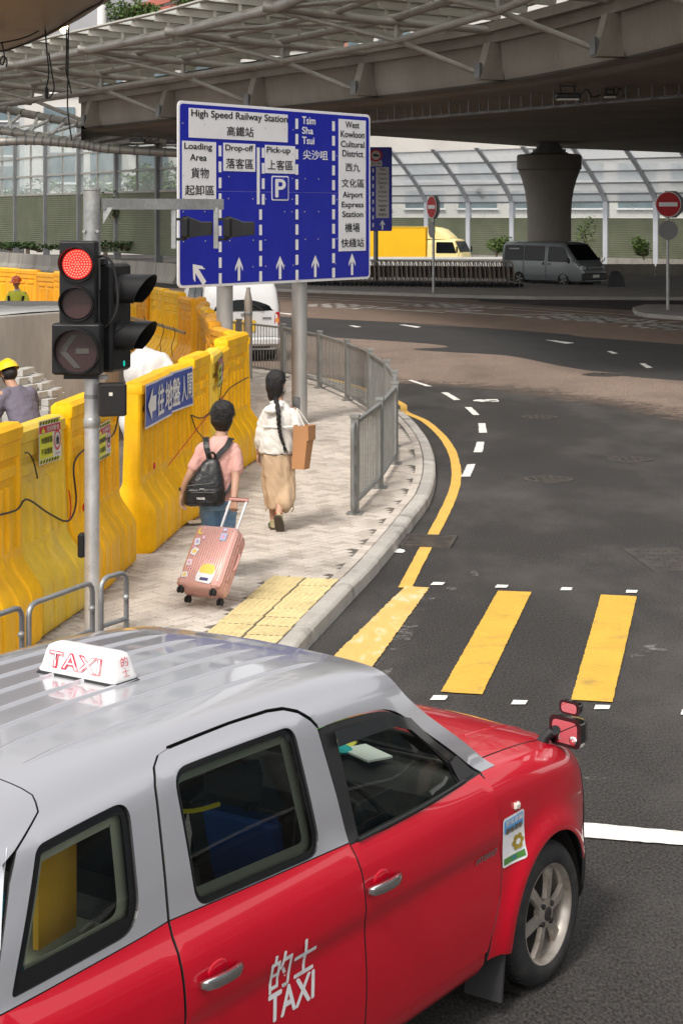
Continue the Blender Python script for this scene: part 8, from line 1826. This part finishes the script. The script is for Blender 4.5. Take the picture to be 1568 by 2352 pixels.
def inline(body, w_, h_, m_, parent):
    me = text_mesh(body, 1.0, 'CENTER', .055, spacing=1.12); me2 = text_mesh(body, 1.0, 'CENTER', -.012, spacing=1.12)
    xs1 = [v.co.x for v in me.vertices]; ys1 = [v.co.y for v in me.vertices]; fx, fy = w_/(max(xs1)-min(xs1)), h_/(max(ys1)-min(ys1)); cx, cy = (max(xs1)+min(xs1))/2, (max(ys1)+min(ys1))/2
    for v in list(me2.vertices) + list(me.vertices): v.co.x = (v.co.x-cx)*fx; v.co.y = (v.co.y-cy)*fy
    put(me, 'lettering', LRED, parent, m_)
    put(me2, 'letter_inline', lampw, parent, m_ @ Matrix.Translation((0, 0, .0012)))
inline('TAXI', .30, .075, LFm @ Matrix.Translation((0, 0, .001)), rl)
EFm = Matrix.Translation((.0, -.2065, .09)) @ Matrix(((1, 0, 0, 0), (0, 0, -1, 0), (0, 1, 0, 0), (0, 0, 0, 1))) @ Matrix.Rotation(-.2, 4, 'X')
put(fit_text('的', .045, .042, .0), 'lettering', LRED, rl, EFm @ Matrix.Translation((0, .018, .002))); put(fit_text('士', .042, .038, .0), 'lettering', LRED, rl, EFm @ Matrix.Translation((0, -.028, .002)))
# ---- lettering on the doors
TWHITE = M('taxi_white_vinyl', (.72, .72, .73), .4)
def side_text(body, xc, zc, w_, h_, mat, parent, bold=.03, shear=0, name='lettering', off=.0025, me=None, sub=True):
    me = me or fit_text(body, w_, h_, bold, shear=shear)
    if sub:
        bm = bmesh.new(); bm.from_mesh(me); bmesh.ops.triangulate(bm, faces=bm.faces); bmesh.ops.subdivide_edges(bm, edges=[e for e in bm.edges if e.calc_length() > .04], cuts=2, use_grid_fill=False); bm.to_mesh(me); bm.free()
    for v in me.vertices: v.co = out(cab, xc+v.co.x, zc+v.co.y, off)
    return put(me, name, mat, parent, Matrix())
side_text('的士', -1.825, .722, .255, .125, TWHITE, rdoor, .02); side_text('TAXI', -1.825, .612, .26, .095, TWHITE, rdoor, .035, .06)
side_text('HYBRID', -.545, .695, .165, .026, CHROME, fdoor, .03, .2, off=.006)
stk = empty('lpg_sticker', (0, 0, 0), 0, parent=taxi)
def side_poly(poly, nm, mat, off, fn=None):
    me = bpy.data.meshes.new(nm); pv, pf, lp = tri_fill(poly, (), .03); me.from_pydata([front_side(p[0], p[1], off) for p in pv], [], pf); put(me, nm, mat, stk, Matrix())
def front_side(x, z, off): return out(front, x, tz(x, z), off)
sx0, sx1, sz0, sz1 = -.415, -.24, .605, .80
side_poly(round_poly(rect(sx0, sz0, sx1, sz1), .018), 'sheet', TWHITE, .003)
side_poly(rect(sx0+.01, .74, sx1-.01, .79), 'blue_band', M('sticker_blue', (.10, .35, .72), .4), .0042)
side_poly(rect(sx0+.01, .615, sx1-.01, .64), 'green_band', M('sticker_green', (.08, .22, .05), .4), .0042)
for k_ in range(7):
    a = k_*2*math.pi/6 if k_ < 6 else 0; rr_ = .021 if k_ < 6 else 0
    side_poly([(sx1-.055+math.cos(a)*rr_*1.4+.018*math.cos(i*.7), .682+math.sin(a)*rr_+.0125*math.sin(i*.7)) for i in range(9)], 'flower_petal', M('sticker_gold', (.34, .24, .03), .45) if k_ < 6 else TWHITE, .005 + .0004*k_)
def stk_text(body, xc, zc, w_, h_, mat, bold=.02):
    me = fit_text(body, w_, h_, bold)
    for v in me.vertices: v.co = front_side(xc+v.co.x, zc+v.co.y, .0062)
    put(me, 'lettering', mat, stk, Matrix())
stk_text('燃氣車輛', -.328, .776, .14, .025, TWHITE, .03); stk_text('環境清新', -.328, .745, .14, .025, M('sticker_brown', (.2, .12, .02), .5), .03); stk_text('LPG', -.328, .629, .03, .014, M('sticker_blue_text', (.05, .2, .6), .5), .02)
me = None
# ---- handles, marker, mirrors, mud flap
for x_, par_ in ((-1.30, fdoor), (-2.225, rdoor)):
    part('handle_cup', RED, par_, lambda b: b.ell(out(cab, x_, .838, -.002), (.052, .006, .036), nu=20, nv=8), smooth=True)
    part('handle', CHROME, par_, lambda b: b.loft([[out(cab, x_+dx, .828+dz, o_) for dz, o_ in ((-h_, o2), (-h_, o2+.012), (0, o2+.018), (h_, o2+.012), (h_, o2), (0, o2-.006))] for dx, h_, o2 in ((-.098, .009, .004), (-.085, .016, .016), (-.05, .017, .028), (0, .016, .033), (.05, .016, .030), (.085, .016, .018), (.098, .009, .004))]), smooth=True, angle=50)
part('side_marker', M('marker_lens', (.68, .62, .56), .15, coat=1), taxi, lambda b: b.cbox(front_side(-.30, .825, .004), (.045, .018, .03), .008, Matrix.Rotation(0, 3, 'Z')), bevel=.003)
mr = empty('wing_mirror', (0, 0, 0), 0, parent=taxi)
mc = Vector((.215, -.80, .99)); mrot = Matrix.Rotation(R(-10), 3, 'Z')
def mirror_body(b, c, w_, h_, d_, r_):
    rr = []
    for dx, k_ in ((0.0, 1.0), (-.004, 1.02), (.025, .98), (.06, .8), (.075, .45)): rr.append([c + mrot @ Vector((dx*d_/.075, p[0]*k_, p[1]*k_)) for p in round_poly(rect(-w_/2, -h_/2, w_/2, h_/2), r_, 4)])
    rr = [rr[1], rr[0]] + rr[2:]; b.loft(rr)
part('housing', M('gloss_black', (.008, .008, .009), .15, coat=.6), mr, lambda b: mirror_body(b, mc, .165, .125, .085, .035), smooth=True, angle=50)
MIRG = M('mirror_glass', (.85, .85, .86), .02, metal=1.0)
part('mirror_face', MIRG, mr, lambda b: b.add([mc + mrot @ Vector((-.007, p[0], p[1])) for p in round_poly(rect(-.066, -.048, .066, .048), .026, 4)], [tuple(range(20))]))
m2 = mc + Vector((.0, -.02, .105))
part('housing', MATS['gloss_black'], mr, lambda b: mirror_body(b, m2, .105, .06, .05, .026), smooth=True, angle=50)
part('mirror_face', MIRG, mr, lambda b: b.add([m2 + mrot @ Vector((-.006, p[0], p[1])) for p in round_poly(rect(-.040, -.020, .040, .020), .016, 4)], [tuple(range(20))]))
part('blind_spot_mirror', MIRG, mr, lambda b: b.ell(mc + mrot @ Vector((-.009, -.045, -.03)), (.006, .02, .02), mrot), smooth=True)
part('stalk', RBLK, mr, lambda b: b.tube([Vector((.185, -.70, .925)), Vector((.19, -.715, .96)), Vector((.205, -.74, .985))], [.03, .024, .022], 10), smooth=True)
mr2 = empty('wing_mirror', (0, 0, 0), 0, parent=taxi)
mcl = Vector((.215, .80, .99)); part('housing', MATS['gloss_black'], mr2, lambda b: mirror_body(b, mcl, .165, .125, .085, .035), smooth=True); part('stalk', RBLK, mr2, lambda b: b.tube([Vector((.185, .70, .925)), Vector((.19, .715, .96)), Vector((.205, .74, .985))], [.03, .024, .022], 10), smooth=True)
part('mud_flap', BUMP, taxi, lambda b: b.box((-.37, -.745, .19), (.012, .17, .26), Matrix.Rotation(R(8), 3, 'Y')))
# ---- wheels
TYRE = M('tyre_rubber', (.018, .018, .019), .75, var=.25, scale=20, tint=(.06, .055, .05), tamt=.5, tscale=9, tlo=.5, thi=.7); RIM = M('alloy_rim', (.42, .38, .34), .35, metal=.6, var=.2, scale=14, tint=(.22, .16, .11), tamt=.7, tscale=12, tlo=.48, thi=.68); HUBD = M('wheel_dark', (.02, .018, .017), .7)
def wheel(x, y, nm='wheel'):
    sgn = -1 if y < 0 else 1; e = empty(nm, (x, y, .29), 0, parent=taxi); ax = (0, sgn, 0)
    o = part('tyre', TYRE, e, lambda b: b.lathe([(.205, .01), (.215, .016), (.235, .018), (.262, .012), (.280, -.004), (.288, -.018), (.2905, -.035), (.2905, -.05), (.286, -.052), (.286, -.058), (.291, -.06), (.291, -.085), (.286, -.087), (.286, -.093), (.2905, -.095), (.2905, -.12), (.282, -.145), (.262, -.16), (.235, -.165), (.205, -.16)], axis=ax, n=56, capb=False, capt=False), smooth=True, angle=50)
    bl = MB()
    for i in range(56):
        a = 2*math.pi*i/56; bl.box(Vector((math.cos(a)*.2875, sgn*-.028, math.sin(a)*.2875)), (.008, .024, .007), Matrix.Rotation(-a, 3, 'Y'))
    bl.build('tread_blocks', TYRE, o, kind='stuff')
    part('rim', RIM, e, lambda b: b.lathe([(.206, .006), (.203, .010), (.196, .008), (.190, -.004), (.182, -.012), (.178, -.05), (.176, -.12), (.15, -.12)], axis=ax, n=48, capb=False, capt=False), smooth=True, angle=50)
    part('brake_dark', HUBD, e, lambda b: b.lathe([(.178, -.075), (.02, -.075)], axis=ax, n=32, capb=False, capt=True))
    for i in range(6):
        a = R(12) + i*math.pi/3; u_ = Vector((math.cos(a), 0, math.sin(a))); t_ = Vector((-math.sin(a), 0, math.cos(a))); Yv = Vector((0, sgn, 0))
        part('spoke', RIM, e, lambda b: b.loft([[u_*r_ + t_*(w_*sx) + Yv*(h_+dh) for sx, dh in ((-1, -.02), (-.8, 0), (.8, 0), (1, -.02))] for r_, w_, h_ in ((.03, .022, -.008), (.075, .020, -.004), (.12, .023, -.006), (.16, .028, -.012), (.186, .034, -.016))]), smooth=True, angle=35)
    part('hub', RIM, e, lambda b: b.lathe([(.06, -.03), (.058, -.004), (.045, .0), (.03, .004)], axis=ax, n=24), smooth=True, angle=40); part('hub_cap', HUBD, e, lambda b: b.lathe([(.028, .0), (.028, .008), (.02, .011)], axis=ax, n=18))
    for i in range(4):
        a = R(40)+i*math.pi/2; part('wheel_nut', HUBD, e, lambda b: b.cyl(Vector((math.cos(a)*.05, sgn*-.01, math.sin(a)*.05)), Vector((math.cos(a)*.05, sgn*.008, math.sin(a)*.05)), .011, n=6))
    return e
for x_ in (0.0, -2.55):
    for y_ in (-.825, .825): wheel(x_, y_)
for x_ in (0.0, -2.55):
    for sy_ in (-1, 1): part('wheel_well', HUBD, taxi, lambda b: b.lathe([(.345, 0), (.345, .24)], (x_, sy_*.56, .30), (0, sy_, 0), n=28, capb=True, capt=False))
# ---- interior
part('floor_pan', INTD, taxi, lambda b: b.box((-1.4, 0, .27), (3.2, 1.46, .05)))
part('firewall', INTD, taxi, lambda b: b.box((-.33, 0, .6), (.05, 1.42, .7)))
part('door_trim', INTG, taxi, lambda b: [b.box((-1.45, sy_*.752, .62), (1.95, .03, .68)) for sy_ in (-1,)]); part('door_trim', INTG, taxi, lambda b: b.box((-1.45, .752, .62), (1.95, .03, .68)))
part('load_floor', INTD, taxi, lambda b: b.box((-2.8, 0, .56), (.62, 1.3, .06)))
part('headliner', INTB, taxi, lambda b: b.grid(lambda a, c: (-2.72+1.75*a, (2*c-1)*.60, 1.512 - .04*(2*c-1)**2 - .02*(2*a-1)**2), 12, 9), smooth=True)
part('dashboard', INTD, taxi, lambda b: b.loft([[Vector((x, y, z)) for x, z in ((-.36, .60), (-.36, .93), (-.50, .955), (-.66, .92), (-.72, .84), (-.66, .68))] for y in (-.72, 0, .72)]), smooth=True, angle=30)
def seat(x, y, w_, cover, blue=None):
    e = empty('seat', (x, y, .3), 0, parent=taxi); m_ = cover
    part('cushion', m_, e, lambda b: b.cbox((0, 0, .15), (.50, w_, .16), .05), bevel=.02)
    part('backrest', m_, e, lambda b: b.cbox((-.30, 0, .48), (.13, w_*.96, .58), .05, Matrix.Rotation(R(-14), 3, 'Y')), bevel=.02)
    if blue: part('seat_cover', blue, e, lambda b: b.cbox((-.395, -.05, .62), (.05, w_*.7, .30), .02, Matrix.Rotation(R(-14), 3, 'Y')), bevel=.01)
    return e
BLUES = M('blue_seat_cover', (.02, .10, .42), .7, var=.15, scale=6)
for y_ in (-.37, .37):
    e = seat(-1.12, y_, .5, INTD, BLUES if y_ < 0 else None); part('headrest', INTD, e, lambda b: b.cbox((-.41, 0, .86), (.09, .26, .17), .04)); part('headrest_stem', CHROME, e, lambda b: [b.cyl((-.40, dy, .74), (-.41, dy, .80), .006, n=6) for dy in (-.06, .06)])
seat(-1.98, 0, 1.3, INTD)
part('steering_wheel', RBLK, taxi, lambda b: b.tube([Vector((-.80, -.37, .84)) + Matrix.Rotation(R(-28), 3, 'Y') @ Vector((0, .185*math.cos(a), .185*math.sin(a))) for a in [2*math.pi*i/28 for i in range(28)]], .014, 8, closed=True), smooth=True)
part('steering_hub', RBLK, taxi, lambda b: b.ell((-.79, -.37, .84), (.03, .07, .06)) or b.box((-.79, -.37, .83), (.02, .34, .03)) or b.cyl((-.79, -.37, .84), (-.60, -.37, .78), .035, n=8), smooth=True)
part('hazard_button', M('red_button', (.6, .02, .02), .4), taxi, lambda b: b.box((-.735, -.12, .84), (.02, .03, .03)))
part('dash_paper', M('paper_yellow', (.75, .68, .12), .7), taxi, lambda b: b.box((-.46, -.02, .975), (.16, .26, .008), Matrix.Rotation(.3, 3, 'Z'))); part('dash_paper', M('paper_white', (.75, .75, .74), .7), taxi, lambda b: b.box((-.50, -.26, .985), (.12, .2, .008), Matrix.Rotation(-.4, 3, 'Z')))
part('dash_toy', M('dash_green', (.12, .4, .06), .5), taxi, lambda b: b.ell((-.48, .02, 1.03), (.05, .05, .06)), smooth=True); part('dash_cloth', M('dash_teal', (.02, .42, .45), .6), taxi, lambda b: b.ell((-.52, -.12, .985), (.05, .08, .02)), smooth=True)
part('phone_mount', RBLK, taxi, lambda b: b.box((-.70, -.10, .98), (.02, .09, .17), Matrix.Rotation(.2, 3, 'Z')) or b.cyl((-.66, -.1, .86), (-.69, -.1, .95), .012, n=6))
part('meter', RBLK, taxi, lambda b: b.cbox((-.62, .1, 1.0), (.08, .18, .07), .01))
part('yellow_strap', M('yellow_webbing', (.75, .6, .02), .6), taxi, lambda b: b.tube(catmull([(-2.17, -.58, 1.27), (-2.0, -.57, 1.22), (-1.85, -.56, 1.20)], 4), .008, 5))
part('seat_belt', INTG, taxi, lambda b: b.box((-1.47, -.62, 1.05), (.05, .01, .6), Matrix.Rotation(.12, 3, 'Y')))
part('yellow_board', M('amber_board', (.78, .42, .04), .5, var=.1, scale=5), taxi, lambda b: b.box((-2.60, -.52, 1.14), (.20, .02, .30), Matrix.Rotation(.15, 3, 'Z')))
part('water_bottle', M('teal_bottle', (.03, .32, .42), .2), taxi, lambda b: b.cyl((-2.86, -.60, .95), (-2.86, -.60, 1.22), .035, n=12), smooth=True)
part('parcel_shelf', M('shelf_beige', (.40, .39, .31), .8, var=.1, scale=4), taxi, lambda b: b.box((-2.72, 0, .95), (.66, 1.4, .03)))
